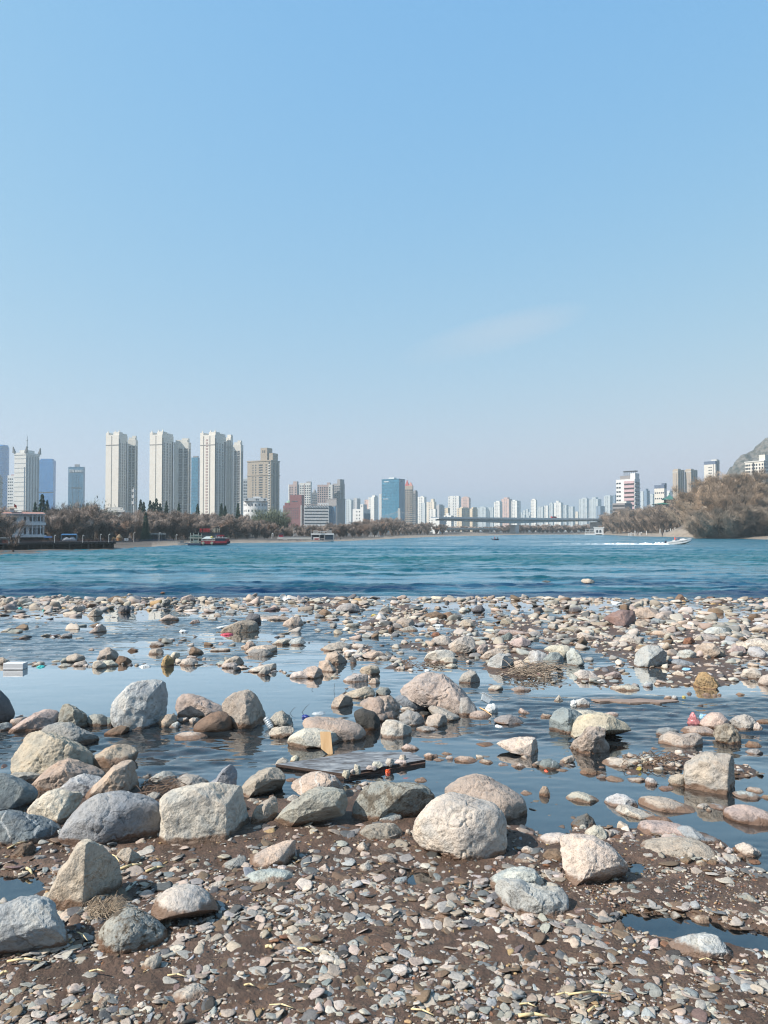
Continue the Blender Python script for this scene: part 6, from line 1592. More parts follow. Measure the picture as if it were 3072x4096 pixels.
for u in np.arange(2800, 3420, 30.0):
    for rowi in range(4):
        uu = u + rt.uniform(-12, 12); d = (276, 292, 308, 326)[rowi] + rt.uniform(-4, 4); x, y = at_dist(uu, d); z = g1(x, y)
        full = top_right(uu); base = 2138; top = base + (full - base) * (.50, .68, .85, 1.0)[rowi] + rt.uniform(-4, 8)
        h = max(z_at(top, d) - z, 6.0)
        warm = np.clip(1 - abs(uu - 2880) / 130, 0, 1) * (rowi > 0)
        tint = np.array([1.08, 1.06, .98]) * (1 - warm) + np.array([1.16, 1.0, .80]) * warm
        tree(BIGW[rt.integers(3)], x, y, h + .8, ('shrubby low willow at the foot' if rowi == 0 else 'lower middle willow' if rowi == 1 else 'upper middle willow' if rowi == 2 else 'topmost willow') + ' of the big thicket on the right bank', 'bare willows of the big thicket', rt.uniform(.95, 1.15) * (1.3 if rowi == 0 and uu > 2850 else .9 if uu < 2840 else 1), tint * rt.uniform(.9, 1.15), sink=.8)
# trees seen under and beyond the bridge
for u in np.arange(1800, 2410, 13.0):
    d = 640 + rt.uniform(0, 60) + (70 if u < 2000 else 0); x, y = at_dist(u + rt.uniform(-8, 8), d); top = (2106 if u < 2010 else 2098) + rt.uniform(-5, 6); z = g1(x, y)
    tree(WIL[rt.integers(6)], x, y, z_at(top, d) - z, 'distant bare tree on the far shore under the bridge', 'bare trees under the bridge', 1.7, np.array([1.25, 1.2, 1.2]) * rt.uniform(.85, 1.1))  # tint lightened so that distance haze is put into the twig colour
# ------------------------------------------------------------------ buildings
M_WIN = paint('window_glass', (.045, .06, .08), .25); M_WINB = paint('blue_window_glass', (.04, .10, .17), .2); M_DARKW = paint('dark_parts_and_shade', (.05, .055, .065), .6)  # M_DARKW: near-black for dark parts, and shade painted into recesses and openings
def wallm(name, col, var=.10): return paint(name, col, .85, var=var, scale=.15)
W_CREAM = wallm('cream_render', (.86, .81, .72)); W_SHELL = wallm('pale_render', (.76, .75, .71)); W_BEIGE = wallm('beige_render', (.44, .37, .29)); W_WHITE = wallm('white_render', (.84, .84, .83))
W_PINK = wallm('pink_render', (.50, .37, .34)); W_BRICK = wallm('red_brick_cladding', (.25, .085, .085)); W_GREY = wallm('grey_cladding', (.34, .32, .32)); W_ROOFR = wallm('red_roof', (.55, .12, .10)); W_TAN = wallm('tan_render', (.52, .43, .34))
def glass_mat(name, c0, c1, fx=1.6, fz=3.4):
    t = NT(name); s = t.sep(t.obj()); u = t.math('ADD', s[0], s[1])
    gx = t.math('LESS_THAN', t.math('FRACT', t.math('DIVIDE', u, fx)), .10); gz = t.math('LESS_THAN', t.math('FRACT', t.math('DIVIDE', s[2], fz)), .16)
    n = t.noise(t.obj(), .05, 4); n2 = t.noise(t.scalev(t.obj(), (.35, .35, .3)), 1.0, 1)
    c = t.mix(n, (*c0, 1), (*c1, 1)); c = t.mix(t.math('MULTIPLY', t.ramp(n2, [(.5, 0.0), (.7, .5)]), 1.0), c, tuple(min(1, v * 1.5) for v in c1))
    c = t.mix(t.math('MULTIPLY', t.math('MAXIMUM', gx, gz), .5), c, tuple(v * .45 for v in c0))
    return t.done(t.bsdf(c, .18, Metallic=.0))
G_BLUE = glass_mat('blue_curtain_wall', (.018, .125, .32), (.035, .20, .48)); G_TEAL = glass_mat('teal_curtain_wall', (.02, .11, .19), (.05, .19, .29), 2.2, 3.8); G_SLATE = glass_mat('slate_curtain_wall', (.045, .125, .21), (.075, .18, .29), 1.3, 3.4)
def facade_mat():
    """plain far facade: the wall takes the object's colour, rows of windows are part of its surface"""
    t = NT('far_facade'); oi = t.n('ShaderNodeObjectInfo'); s = t.sep(t.obj()); u = t.math('ADD', s[0], s[1])
    off = t.math('MULTIPLY', oi.outputs['Random'], 3.0)
    gx = t.math('GREATER_THAN', t.math('FRACT', t.math('DIVIDE', t.math('ADD', u, off), 4.6)), .48); gz = t.math('GREATER_THAN', t.math('FRACT', t.math('DIVIDE', s[2], 3.3)), .45)
    col = t.math('GREATER_THAN', t.math('FRACT', t.math('DIVIDE', t.math('ADD', u, off), 13.8)), .8)
    win = t.math('MULTIPLY', t.math('MULTIPLY', gx, gz), t.math('SUBTRACT', 1.0, col))
    up = t.sep(t.n('ShaderNodeNewGeometry').outputs['Normal'])[2]
    win = t.math('MULTIPLY', win, t.math('LESS_THAN', up, .5))
    n = t.noise(t.obj(), .1, 3)
    c = t.mix(1.0, oi.outputs['Color'], t.ramp(n, [(.3, .88), (.7, 1.05)]), 'MULTIPLY')
    return t.done(t.bsdf(t.mix(t.math('MULTIPLY', win, .8), c, (.07, .09, .12)), .7))
M_FAR = facade_mat()
_box = {}
def unit_box(mat, name):
    k = (mat.name, name)
    if k not in _box:
        m = MB(); m.box(-.5, .5, -.5, .5, -.5, .5); _box[k] = mesh_from(name, m.V, m.F, mat)
    return _box[k]
def piece(name, mat, parent, c, s):
    o = bpy.data.objects.new(name, unit_box(mat, name)); o.location = c; o.scale = s; return link(o, parent)
class Bld:
    """x0..xm is the face turned left and towards the river, xm..x1 the face turned right (photo px); d = metres away"""
    def __init__(s, x0, xm, x1, top, d, mat, label, cat='building', group=None, name='building', depth=14, a=None, zb=0.0, part='wall', color=None):
        s.d = d; x, y = at_dist(xm, d); b = bearing(x, y); cb = cos(b)
        kk = d / F * cb
        if x1 - xm < 1: s.a = 0.0; s.wL = (xm - x0) * kk / cb ** 0; s.wR = depth
        else:
            s.a = radians_(32) if a is None else R(a)
            s.wL = max((xm - x0) * kk / cos(s.a), .5); s.wR = (x1 - xm) * kk / sin(s.a)
        s.H = z_at(top, d) - zb; s.e = empty(name, (x, y, zb), -(s.a + b), 1, label, cat, group)
        m = MB(); m.box(-s.wL, 0, 0, s.wR, 0, s.H); s.body = m.build(part, mat, s.e)
        if color: s.body.color = (*color, 1)
    def z(s, v): return z_at(v, s.d) - s.e.location[2]
    def face(s, f, t, z, off):                    # a point on face f at fraction t from its left end
        return (-s.wL * (1 - t), -off, z) if f == 'L' else (off, s.wR * t, z)
    def win(s, f, ts, n, z0, z1, w, h, mat=M_WIN, name='window', thick=.12, off=.0):
        for i in range(n):
            z = z0 + (z1 - z0) * (i + .5) / n
            for t in ts: piece(name, mat, s.e, s.face(f, t, z, off), (w, thick, h) if f == 'L' else (thick, w, h))
    def strip(s, f, t0, t1, z0, z1, mat, name, thick=.2, off=.0):
        L = s.wL if f == 'L' else s.wR; c = s.face(f, (t0 + t1) / 2, (z0 + z1) / 2, off); w = (t1 - t0) * L
        return piece(name, mat, s.e, c, (w, thick, z1 - z0) if f == 'L' else (thick, w, z1 - z0))
    def top(s, x0, x1, y0, y1, h, mat, name='roof_block', z=0.0):
        m = MB(); m.box(-s.wL * (1 - x0), -s.wL * (1 - x1), s.wR * y0, s.wR * y1, s.H + z, s.H + h + z); return m.build(name, mat, s.e)
    def crown(s, mat, h=1.2, o=.5, z=0):
        m = MB(); m.box(-s.wL - o, o, -o, s.wR + o, s.H - h + z, s.H + .3 + z); return m.build('cornice', mat, s.e)
def radians_(x): return x * pi / 180
# far left
b = Bld(-30, 34, 34.5, 1777, 1250, G_BLUE, 'tall rounded blue glass tower cut by the left edge', 'tower', name='glass_tower', depth=40)
bpy.data.objects.remove(b.body); m = MB(); m.lathe([(b.wL / 2, 0), (b.wL / 2, b.H * .97), (b.wL / 2 - 2, b.H)], 32, (-b.wL / 2, 20, 0)); m.build('curtain_wall', G_BLUE, b.e, smooth=False); b.strip('L', .1, .9, b.H - 6, b.H - 4, G_SLATE, 'top_band', .4, 1.0)
b = Bld(-20, 8, 8, 1908, 900, W_GREY, 'small grey block in front of the rounded glass tower at the left edge'); b.win('L', (.3, .6, .9), 7, 6, b.H - 3, 3, 1.8); b.top(.3, .8, .2, .8, 3, W_GREY)
b = Bld(28, 57, 60, 1901, 1000, W_WHITE, 'white apartment block half hidden behind the ribbed white office tower', 'apartment block'); b.win('L', (.15, .4, .65), 16, 8, b.H - 3, 1.8, 1.9); b.top(.5, 1, .1, .9, 1.0, W_ROOFR, 'roof')
# ribbed office tower with spire
b = Bld(54, 101, 156, 1810, 900, W_SHELL, 'white ribbed office tower with a ball spire on its roof', 'office tower', name='office_tower', a=42)
for i in range(17): b.strip('L', .02, .98, b.H * (i + .7) / 17, b.H * (i + .7) / 17 + .7, paint('joint_line', (.33, .36, .39), .7), 'joint_band', .3, .0)
for t0 in (.03, .24, .45, .66, .86): b.strip('R', t0, t0 + .10, 2, b.H * .96, M_WINB, 'window_strip', .3)
for t0 in (.86,): b.strip('L', t0, t0 + .08, 2, b.H * .82, M_WINB, 'window_strip', .3)
b.crown(W_SHELL, 2.5, .6)
for cx_, cy_ in ((-b.wL, 0), (0, 0), (0, b.wR), (-b.wL, b.wR)):
    m = MB(); m.frustum((cx_ - 1.6, cx_ + 1.6, cy_ - 1.6, cy_ + 1.6, b.H), (cx_ + (.8 if cx_ == 0 else -2.4), cx_ + (1.6 if cx_ == 0 else -1.6), cy_ - .4, cy_ + .4, b.H + 8)); m.build('roof_horn', M_DARKW, b.e)
b.top(.2, .8, .2, .8, 4, W_SHELL); kk = b.d / F
sp = MB(); cxx, cyy = -b.wL / 2, b.wR / 2; sp.tube((cxx, cyy, b.H), (cxx, cyy, b.H + 74 * kk), .9, .25, 8); spo = sp.build('spire', paint('steel', (.45, .48, .5), .4, .6), b.e)
for zz, rr in ((26, 4.2), (56, 3.2)):
    V, Fc = ico(3); mk('spire_ball', V * rr * kk, Fc, paint('steel', (0, 0, 0)), spo, (cxx, cyy, b.H + zz * kk), True)
m = MB(); [m.tube((cxx + 4 * cos(q), cyy + 4 * sin(q), b.H), (cxx, cyy, b.H + 22 * kk), .3, .2, 5) for q in (0, 2.1, 4.2)]; m.build('spire_legs', paint('steel', (0, 0, 0)), b.e)
b = Bld(152, 211, 221, 1840, 1150, G_BLUE, 'blue glass office tower right behind the ribbed white one', 'office tower', name='glass_tower', a=20, part='curtain_wall'); b.strip('L', .02, .98, b.z(1971), b.z(1967), M_DARKW, 'dark_band', .5); b.top(.1, .9, .1, .9, 2.2, G_BLUE)
# glass tower with the roof sign
b = Bld(271, 331, 338, 1867, 1000, G_SLATE, 'slate-blue glass tower with a white roof sign of two characters and four letters', 'office tower', name='glass_tower', a=20, part='curtain_wall')
b.strip('L', .30, .315, 0, b.H * .88, M_DARKW, 'dark_groove', .4); b.strip('L', .52, .535, 0, b.H * .88, M_DARKW, 'dark_groove', .4); b.strip('L', .20, .88, b.z(1953), b.z(1950), M_DARKW, 'dark_band', .6); b.top(.38, .68, .3, .7, 3.6, W_GREY)
b.win('L', (.70,), 24, 6, b.H * .86, 1.6, 1.3, M_DARKW)
cu = bpy.data.curves.new('roof_sign', 'FONT'); cu.body = '\u5170\u5dde SOHO'; cu.size = 5.2; cu.align_x = 'CENTER'; cu.extrude = .15; cu.offset = .13
cu.materials.append(paint('sign_white', (.85, .86, .86), .5)); t_ = bpy.data.objects.new('sign_text', cu); link(t_)
bpy.context.view_layer.update(); me_ = bpy.data.meshes.new_from_object(t_.evaluated_get(bpy.context.evaluated_depsgraph_get())); bpy.data.objects.remove(t_)
t_ = bpy.data.objects.new('sign_lettering', me_); link(t_, b.e); t_.rotation_euler = (R(90), 0, 0); t_.location = (-b.wL * .5, -.35, b.H - 6.4)
bpy.context.view_layer.update(); wdt = t_.dimensions[0]
if wdt > 0: t_.scale = (b.wL * .90 / wdt, b.wL * 1.15 / wdt, 1); t_.location[2] = b.H - 7.2; t_.location[1] = -.5
GT = 'cream high-rise towers on the left'
def slabtower(x0, xm, x1, top, d, label, groove=(.52,), wincols=(.2, .45, .7), nfl=32, lattice=None, a=36, crowns=True):
    b = Bld(x0, xm, x1, top, d, W_CREAM, label, 'high-rise', GT, 'residential_tower', a=a)
    z1 = b.H - 8
    for g in groove: b.strip('L', g - .025, g + .025, 0, b.H - 1.2, paint('groove_grey', (.22, .21, .20), .8), 'groove', .25)
    b.strip('L', .0, 1.0, b.H - 11, b.H - 10.2, paint('painted_moulding_shadow', (.42, .39, .35), .8), 'moulding', .5, .1)  # moulding band painted in the tone of its shadow line
    b.win('R', wincols, nfl, 4, z1, b.wR * .10, 1.9)
    b.strip('R', .86, .985, 2, b.H - 6, M_DARKW, 'recess_shade', .3)  # dark strip laid on the wall as the shade of a recess
    b.strip('R', .02, .10, 2, b.H - 4, M_DARKW, 'recess_shade', .3)
    if lattice: b.win('L', (lattice,), nfl, 3, b.H - 4, 2.6, 1.7, W_PINK, 'lattice_panel', .5)
    if crowns:
        b.top(0, .22, .0, .5, 2.6, W_CREAM); b.top(.55, 1, .05, .45, 3.2, W_CREAM); b.top(.70, 1, .5, .95, 2.2, W_CREAM)
        m = MB(); [m.frustum((-b.wL * (1 - q) - .7, -b.wL * (1 - q) + .7, 2, 3.4, b.H + zz), (-b.wL * (1 - q) - .2, -b.wL * (1 - q) + .2, 2.4, 3, b.H + zz + 2.4)) for q, zz in ((.06, 2.6), (.92, 3.2), (.62, 3.2))]; m.build('finials', W_CREAM, b.e)
    return b
def balconytower(x0, xm, x1, top, d, label, cols, nfl=32, a=20, bw=.34):
    b = Bld(x0, xm, x1, top, d, W_CREAM, label, 'high-rise', GT, 'residential_tower', a=a)
    z1 = b.H - 7; fh = (z1 - 3) / nfl
    for c in cols: b.strip('L', c - bw / 2, c + bw / 2, 3, z1 + .2, M_DARKW, 'balcony_shade', .3)  # near-black strip painted for the shade inside the balconies
    for c in cols: b.win('L', (c,), nfl, 3 - fh * .35, z1 - fh * .35, b.wL * bw * .96, fh * .20, W_SHELL, 'balcony', .5, .3)
    b.strip('R', .3, .7, 3, z1, M_DARKW, 'recess_shade', .3)
    b.top(.1, .9, .1, .8, 2.5, W_CREAM); b.top(.5, .95, .2, .7, 4.5, W_CREAM); return b
slabtower(420, 472, 508, 1738, 780, 'cream slab tower, first from the left, with plain sunlit end wall', (.46,))
balconytower(508, 540, 549, 1758, 800, 'narrow balcony tower attached to the first cream slab tower', (.32, .74), bw=.30)
slabtower(596, 646, 693, 1736, 780, 'cream slab tower, second from the left, with plain sunlit end wall', (.50,))
balconytower(693, 752, 762, 1768, 800, 'wide balcony tower attached to the second cream slab tower', (.47, .82), bw=.26)
b = Bld(764, 790, 797, 1829, 950, G_TEAL, 'blue glass tower squeezed between the second and third cream towers', 'office tower', name='glass_tower', a=25, part='curtain_wall'); b.top(.2, .9, .2, .8, 2, W_GREY)
slabtower(798, 858, 903, 1737, 780, 'cream slab tower, third from the left, with a pinkish lattice down its end wall', (.66, .24), lattice=.46)
b = slabtower(903, 921, 930, 1748, 800, 'slim cream tower between the third slab tower and the white balcony tower', (.5,), (.4,), crowns=False); b.top(.2, 1, .1, .9, 3, W_CREAM)
balconytower(931, 962, 972, 1777, 790, 'white balcony tower at the right end of the third cream group', (.30, .70), bw=.28)
b = Bld(971, 990, 990.2, 1916, 1000, W_WHITE, 'white apartment slab half hidden by the beige tower', 'apartment block'); b.win('L', (.3, .7), 16, 5, b.H - 2, 2, 1.7); b.top(.2, .9, .2, .8, 2, W_WHITE)
# beige tower
b = Bld(987, 1083, 1118, 1840, 880, W_BEIGE, 'beige tower with a square penthouse and dark shaded right side', 'high-rise', None, 'residential_tower', a=34)
fl = 27; z1 = b.H - 4
b.win('L', (.24, .36), fl, 3, z1, 1.5, 1.7); b.win('L', (.57,), fl, 3, z1, b.wL * .16, 1.6, M_WIN, 'window'); b.win('L', (.80,), fl, 3, z1, 1.7, 1.6); b.strip('L', .90, .965, 2, b.H - 2, M_DARKW, 'recess_shade', .3); b.win('L', (.935,), fl, 3, z1, 2.2, 1.2, W_SHELL, 'balcony', .8, .3)
b.strip('R', .25, .42, 2, b.H - 3, M_DARKW, 'recess_shade', .3); b.strip('R', .62, .80, 2, b.H - 3, M_DARKW, 'recess_shade', .3); b.crown(W_BEIGE, 1.0, .6)
m = MB(); m.box(-b.wL - .6, .6, -.6, b.wR + .6, b.H - 18, b.H - 17); m.build('string_course', W_BEIGE, b.e)
p_ = b.top(.52, .80, .1, .7, 15.5, W_BEIGE, 'penthouse'); b.top(.82, 1.0, .2, .8, 9, W_BEIGE); piece('window', M_WIN, p_, b.face('L', .62, b.H + 11, -b.wR * .1 + .05), (1.2, .2, 3)); piece('window', M_WIN, p_, b.face('L', .70, b.H + 11, -b.wR * .1 + .05), (1.2, .2, 3))
# white rounded building
x, y = at_dist(1022, 600); e = empty('rounded_building', (x, y, 0), -bearing(x, y), 1, 'low white building with a rounded front below the beige tower', 'building'); k = 600 / F
zt = z_at(2008, 600); m = MB(); m.lathe([(48 * k, 0), (48 * k, zt)], 40); m.build('wall', W_WHITE, e, (0, 20 * k, 0))
m = MB(); m.lathe([(49 * k, 0), (49 * k, .5)], 40); m.build('cornice', W_SHELL, e, (0, 20 * k, zt))
m = MB(); m.box(-46 * k, 46 * k, -6, 20 * k, zt + .5, zt + 3.2); ub = m.build('upper_block', W_WHITE, e)
m = MB(); m.box(-10 * k, 20 * k, 0, 10 * k, zt + 3.2, zt + 4.4); m.build('roof_block', W_WHITE, e)
for i in range(9):
    for zz in (zt - 2.5, zt - 7.2, zt - 12):
        q = radians_(-90 + (i - 4) * 17); w_ = piece('window', M_WIN, e, (48 * k * cos(q), 20 * k + 48 * k * sin(q), zz), (.9, .3, 1.7)); w_.rotation_euler = (0, 0, q + pi / 2)
for q in (-.8, -.72, .05, .2, .72, .82): piece('window', M_WIN, ub, (q * 46 * k, -6.05, zt + 1.9), (.7, .2, 1.2))
# middle group
b = Bld(1153, 1187, 1197, 1937, 1100, W_PINK, 'pink apartment tower with a raised stair head, behind the red brick building', 'apartment block', a=25, name='apartment_block'); b.win('L', (.2, .45, .85), 18, 6, b.H - 3, 2.0, 1.9); b.strip('L', 0, .10, 2, b.H, W_WHITE, 'white_bay', .4); b.top(.5, .95, .2, .8, 4.6, W_PINK)
b = Bld(1197, 1242, 1247, 1931, 1080, W_SHELL, 'grey-pink apartment tower with zigzag balconies next to the pink one', 'apartment block', a=20, name='apartment_block'); b.win('L', (.12, .32, .55, .75, .93), 19, 6, b.H - 3, 2.0, 1.9); b.strip('L', .40, .47, 2, b.H - 1, W_PINK, 'pink_bay', .4); b.top(.6, 1, .2, .9, 2, W_GREY)
b = Bld(1247, 1269, 1269.2, 1970, 1150, W_GREY, 'short grey apartment block with a small dome between the two pink groups', 'apartment block', name='apartment_block'); b.win('L', (.2, .5, .8), 14, 6, b.H - 3, 1.9, 1.8); m = MB(); m.lathe([(3, 0), (2.8, 2), (1.6, 4), (.2, 6)], 12, (-b.wL / 2, 5, b.H)); m.build('roof_dome', W_GREY, b.e)
b = Bld(1269, 1331, 1336, 1938, 1050, W_PINK, 'broad pinkish apartment block with many small windows', 'apartment block', a=15, name='apartment_block'); b.win('L', (.06, .2, .34, .48, .62), 19, 6, b.H - 3, 2.0, 1.9); b.strip('L', .72, .98, 2, b.H, W_SHELL, 'white_bay', .4); b.win('L', (.8,), 19, 6, b.H - 3, 2, 1.8, M_WIN, 'window', .12, .25); b.top(.6, .8, .2, .8, 3, W_PINK)
b = Bld(1331, 1360, 1379, 1933, 1060, W_GREY, 'grey apartment block with a shaded right side joined to the broad pinkish one', 'apartment block', a=35, name='apartment_block'); b.win('L', (.15, .42, .68, .9), 19, 6, b.H - 3, 2.2, 1.8); b.strip('R', .3, .6, 4, b.H - 2, M_DARKW, 'recess_shade', .3); b.top(.6, 1, .0, .9, 6, W_GREY)
b = Bld(1132, 1206, 1216, 2021, 800, W_BRICK, 'red brick building with a taller right half and a pale corner pillar', 'building', a=22); b.win('L', (.08, .2, .32, .44, .56, .68, .8), 5, b.H - 15, b.H - 2, 1.1, 1.3); b.strip('L', .955, 1.0, 0, b.H, W_SHELL, 'corner_pillar', .5); u_ = b.top(.36, 1, 0, 1, b.z(1979) - b.H, W_BRICK, 'upper_block'); piece('window', M_WIN, u_, b.face('L', .62, b.H + 4.2, .02), (7, .2, .8)); b.top(.05, .3, .2, .8, 3, W_BRICK); m = MB(); m.lathe([(3.4, 0), (2.6, 2), (.3, 2.8)], 12, (-b.wL * .78, 6, b.H + 3)); m.build('green_dome', paint('green_copper', (.25, .45, .33), .6), b.e)
b = Bld(1216, 1315, 1315.2, 2022, 760, W_WHITE, 'white office building with long dark window bands in front of the pink blocks', 'office building'); [b.strip('L', .02, .97, b.H - 3.6 - i * 3.1, b.H - 2.2 - i * 3.1, M_WIN, 'window_band', .3) for i in range(6)]; b.win('L', [(.08 + .105 * i) for i in range(9)], 1, b.H - .1, b.H + 1.4, 1.1, 1.0, W_PINK, 'roof_vent', 3); b.top(.55, 1, .2, .8, 2.6, W_WHITE)
b = Bld(1315, 1341, 1345, 2026, 765, G_SLATE, 'glass-fronted wing right of the white office building', 'office building', a=20, part='curtain_wall'); b.top(0, 1, 0, 1, 1, W_GREY, 'roof'); b.strip('L', .0, .08, 0, b.H, W_SHELL, 'edge_pier', .4)
b = Bld(1305, 1346, 1381, 1995, 820, W_GREY, 'windowless grey block with one lit and one dark face', 'building', a=40); b.strip('R', .1, .14, 0, b.H * .8, W_SHELL, 'pale_rib', .3); b.crown(W_GREY, .8, .3)
b = Bld(1410, 1453, 1482, 2036, 850, W_WHITE, 'low white building with a small square turret and blue-grey annex', 'building', a=38); b.win('L', (.4, .65), 3, b.H - 13, b.H - 1, 1.5, 1.5); tr_ = b.top(.72, 1.0, .0, .5, b.z(2017) - b.H, W_WHITE, 'turret'); piece('window', M_WIN, tr_, b.face('L', .86, b.H + 3.4, .02), (1.3, .2, 1.6)); b.strip('R', .12, .98, 0, b.H * .82, G_SLATE, 'annex_glazing', .6)
# large blue glass block
b = Bld(1526, 1596, 1620, 1915, 1000, G_TEAL, 'large blue-teal glass office block with a small white roof sign', 'office tower', name='glass_tower', a=30, part='curtain_wall'); b.top(.3, .62, .3, .7, 2.6, W_WHITE); b.crown(G_TEAL, .8, .2)
b.win('L', [(.1 + .045 * i) for i in range(7)], 1, b.z(1996), b.z(1993), .9, .8, W_WHITE, 'white_pane', .3); b.strip('L', .12, .40, b.z(1926.5), b.z(1923.5), paint('sign_white', (0, 0, 0)), 'roof_sign', .3); b.strip('R', .35, .60, b.z(1925), b.z(1921), M_DARKW, 'roof_vent', .3)  # row of small white boxes on the glass front
b = Bld(1619, 1650, 1653.5, 1943, 1100, W_TAN, 'tan tower with two pointed red roofs', 'high-rise', name='residential_tower', a=15); b.win('L', (.12, .32, .55, .75, .92), 20, 6, b.H - 5, 1.9, 1.7)
for q0, q1, vt, cm in ((0, .52, 1919, W_ROOFR), (.48, .98, 1928, wallm('faded_red_roof', (.60, .27, .22)))):
    m = MB(); x0_, x1_ = -b.wL * (1 - q0), -b.wL * (1 - q1); hh = b.z(vt); m.frustum((x0_, x1_, 0, b.wR, b.H), ((x0_ + x1_) / 2 - .3, (x0_ + x1_) / 2 + .3, b.wR / 2 - .3, b.wR / 2 + .3, hh)); m.build('red_roof', cm, b.e)
b = Bld(1653, 1662, 1671, 1965, 1120, W_GREY, 'grey tower stuck to the right of the red-roofed one', 'high-rise', name='residential_tower', a=40); b.win('L', (.3, .7), 18, 6, b.H - 3, 2, 1.7); b.top(.2, .9, .1, .9, 1.6, W_GREY)
# cable-stayed bridge pylon seen over the trees
x, y = at_dist(1596, 950); e = empty('bridge_pylon', (x, y, 0), -bearing(x, y), 950 / F, 'pale pylon with stay cables rising over the trees in front of the blue glass block', 'bridge pylon'); zt = (z_at(2033, 950)) / (950 / F)
m = MB(); m.frustum((-7, 7, -3, 3, 0), (-4.5, 4.5, -2, 2, zt)); m.build('mast', W_SHELL, e); m = MB()
for q in range(1, 7):
    for sg in (-1, 1): m.tube((0, 0, zt - 2 - q * 2), (sg * q * 14, 0, zt - 34), .35, .35, 4)
m.build('stay_cables', paint('cable_grey', (.5, .53, .55), .5), e)
FAR = 'hazy distant city blocks beyond the bridge'
def far(x0, xm, x1, top, d, col, label, crown=None, a=30, shape=None):
    b = Bld(x0, xm, x1, top, d, M_FAR, label, 'high-rise', FAR, 'distant_tower', a=a, color=col)
    if crown:
        q0, q1, vt = crown; o = b.top(q0, q1, .15, .85, b.z(vt) - b.H, tinted('plain_tint', .8)); o.color = (*col, 1)
    if shape == 'round':
        m = MB(); n = 10; m.prism([(-b.wL, b.H)] + [(-b.wL / 2 - b.wL / 2 * cos(pi * i / n), b.H + b.wL * .30 * sin(pi * i / n)) for i in range(1, n)] + [(0, b.H)], 0, b.wR); o = m.build('arched_roof', tinted('plain_tint'), b.e); o.color = (*col, 1)
    return b
cW, cC, cP, cT, cG, cB, cL = (.66,.65,.62), (.64,.57,.47), (.52,.36,.31), (.55,.46,.34), (.36,.36,.37), (.16,.22,.30), (.44,.48,.50)
far(1383, 1405, 1414, 1999, 1400, cL, 'pale grey tower right of the windowless grey block', (.2, .7, 1996)); far(1414, 1428, 1442, 1996, 1450, cG, 'grey tower with an arched top beside the pale grey one', None, 40, 'round')
far(1458, 1474, 1478, 1998, 1400, cP, 'small pinkish tower behind the low white building'); far(1474, 1497, 1513, 1988, 1300, cW, 'white tower with dark window bays left of the large blue glass block', (.5, 1, 1981)); far(1516, 1526, 1527, 1976, 1250, cW, 'thin white tower pressed against the large blue glass block', None, 10)
far(1670, 1697, 1706, 1987, 1500, cW, 'white tower right of the red-roofed pair', (.4, .8, 1984)); far(1683, 1700, 1706, 2011, 1250, cL, 'shorter pale block in front of the white tower right of the red-roofed pair')
far(1706, 1737, 1746, 2007, 1450, cC, 'cream block with a raised centre left of the white grid tower', (.5, .85, 1995)); far(1716, 1742, 1748, 2036, 1150, cW, 'lower cream block with arched bays near the bridge end'); far(1745, 1757, 1778, 2021, 1350, cG, 'shaded grey block beside the cream one', (.2, .7, 2017), 40)
far(1778, 1792, 1800, 2031, 1200, cT, 'small tan block below the white grid tower'); far(1774, 1805, 1815, 2062, 1000, cW, 'low white house at the left end of the bridge', (.3, .6, 2052))
far(1792, 1836, 1844, 1985, 1500, cW, 'white grid-faced tower near the left end of the bridge', (.05, .95, 1983), 18); far(1845, 1876, 1883, 1995, 1600, cP, 'pink tower with a rounded top right of the white grid tower', None, 20, 'round')
far(1827, 1847, 1879, 2032, 1250, cT, 'tan block with a dark side standing behind the bridge', (.4, 1, 2029), 45); far(1879, 1890, 1911, 2034, 1280, cT, 'smaller tan block with a dark side behind the bridge', (.4, 1, 2029), 45)
far(1910, 1943, 1952, 2029, 2300, cL, 'hazy wide pale block right of the tan blocks', (.3, .8, 2026)); far(1953, 1972, 1978, 2029, 2300, cL, 'hazy narrow pale block next to the wide one')
far(1976, 1999, 2010, 2008, 1700, cW, 'white tower left of the pink one over the bridge', (.3, .9, 2003)); far(2005, 2036, 2049, 1995, 1800, cP, 'pink tower with a rounded crown over the bridge', (.25, .75, 1989)); far(2046, 2068, 2083, 2003, 1650, cW, 'white tower right of the pink one over the bridge pier', (.1, .6, 1999))
for i, (x0, x1, tp) in enumerate(((2082, 2094, 2050), (2092, 2106, 2040), (2104, 2116, 2036), (2114, 2124, 2048), (2088, 2104, 2060), (2104, 2122, 2062))): far(x0, (x0 + x1 * 2) / 3, x1, tp, 2400 - i * 40, cL, ('tiny hazy block on the slope, ' + ('leftmost of the upper four', 'second of the upper four', 'third of the upper four', 'rightmost of the upper four', 'left one of the lower pair', 'right one of the lower pair')[i]))
far(2123, 2144, 2149, 1999, 1600, cW, 'slim white tower standing alone over the bridge', (.2, .8, 1995)); far(2151, 2172, 2178, 2026, 2000, cL, 'pale block right of the slim white tower'); far(2176, 2192, 2198, 2022, 2050, cW, 'pale stepped block, second right of the slim white tower'); far(2197, 2211, 2218, 2014, 1950, cL, 'pale block with a small cap, third right of the slim white tower', (.3, .7, 2010)); far(2216, 2244, 2254, 2010, 1900, cW, 'wide pale tower with a round cap right of the stepped blocks', (.25, .6, 2002)); far(2254, 2266, 2274, 2020, 2000, cL, 'pale twin block, left one, right of the round-capped tower'); far(2274, 2292, 2300, 2026, 2100, cL, 'pale twin block, right one, right of the round-capped tower'); far(2296, 2312, 2318, 2046, 2300, cC, 'tiny hazy cream block near the right bridge end')
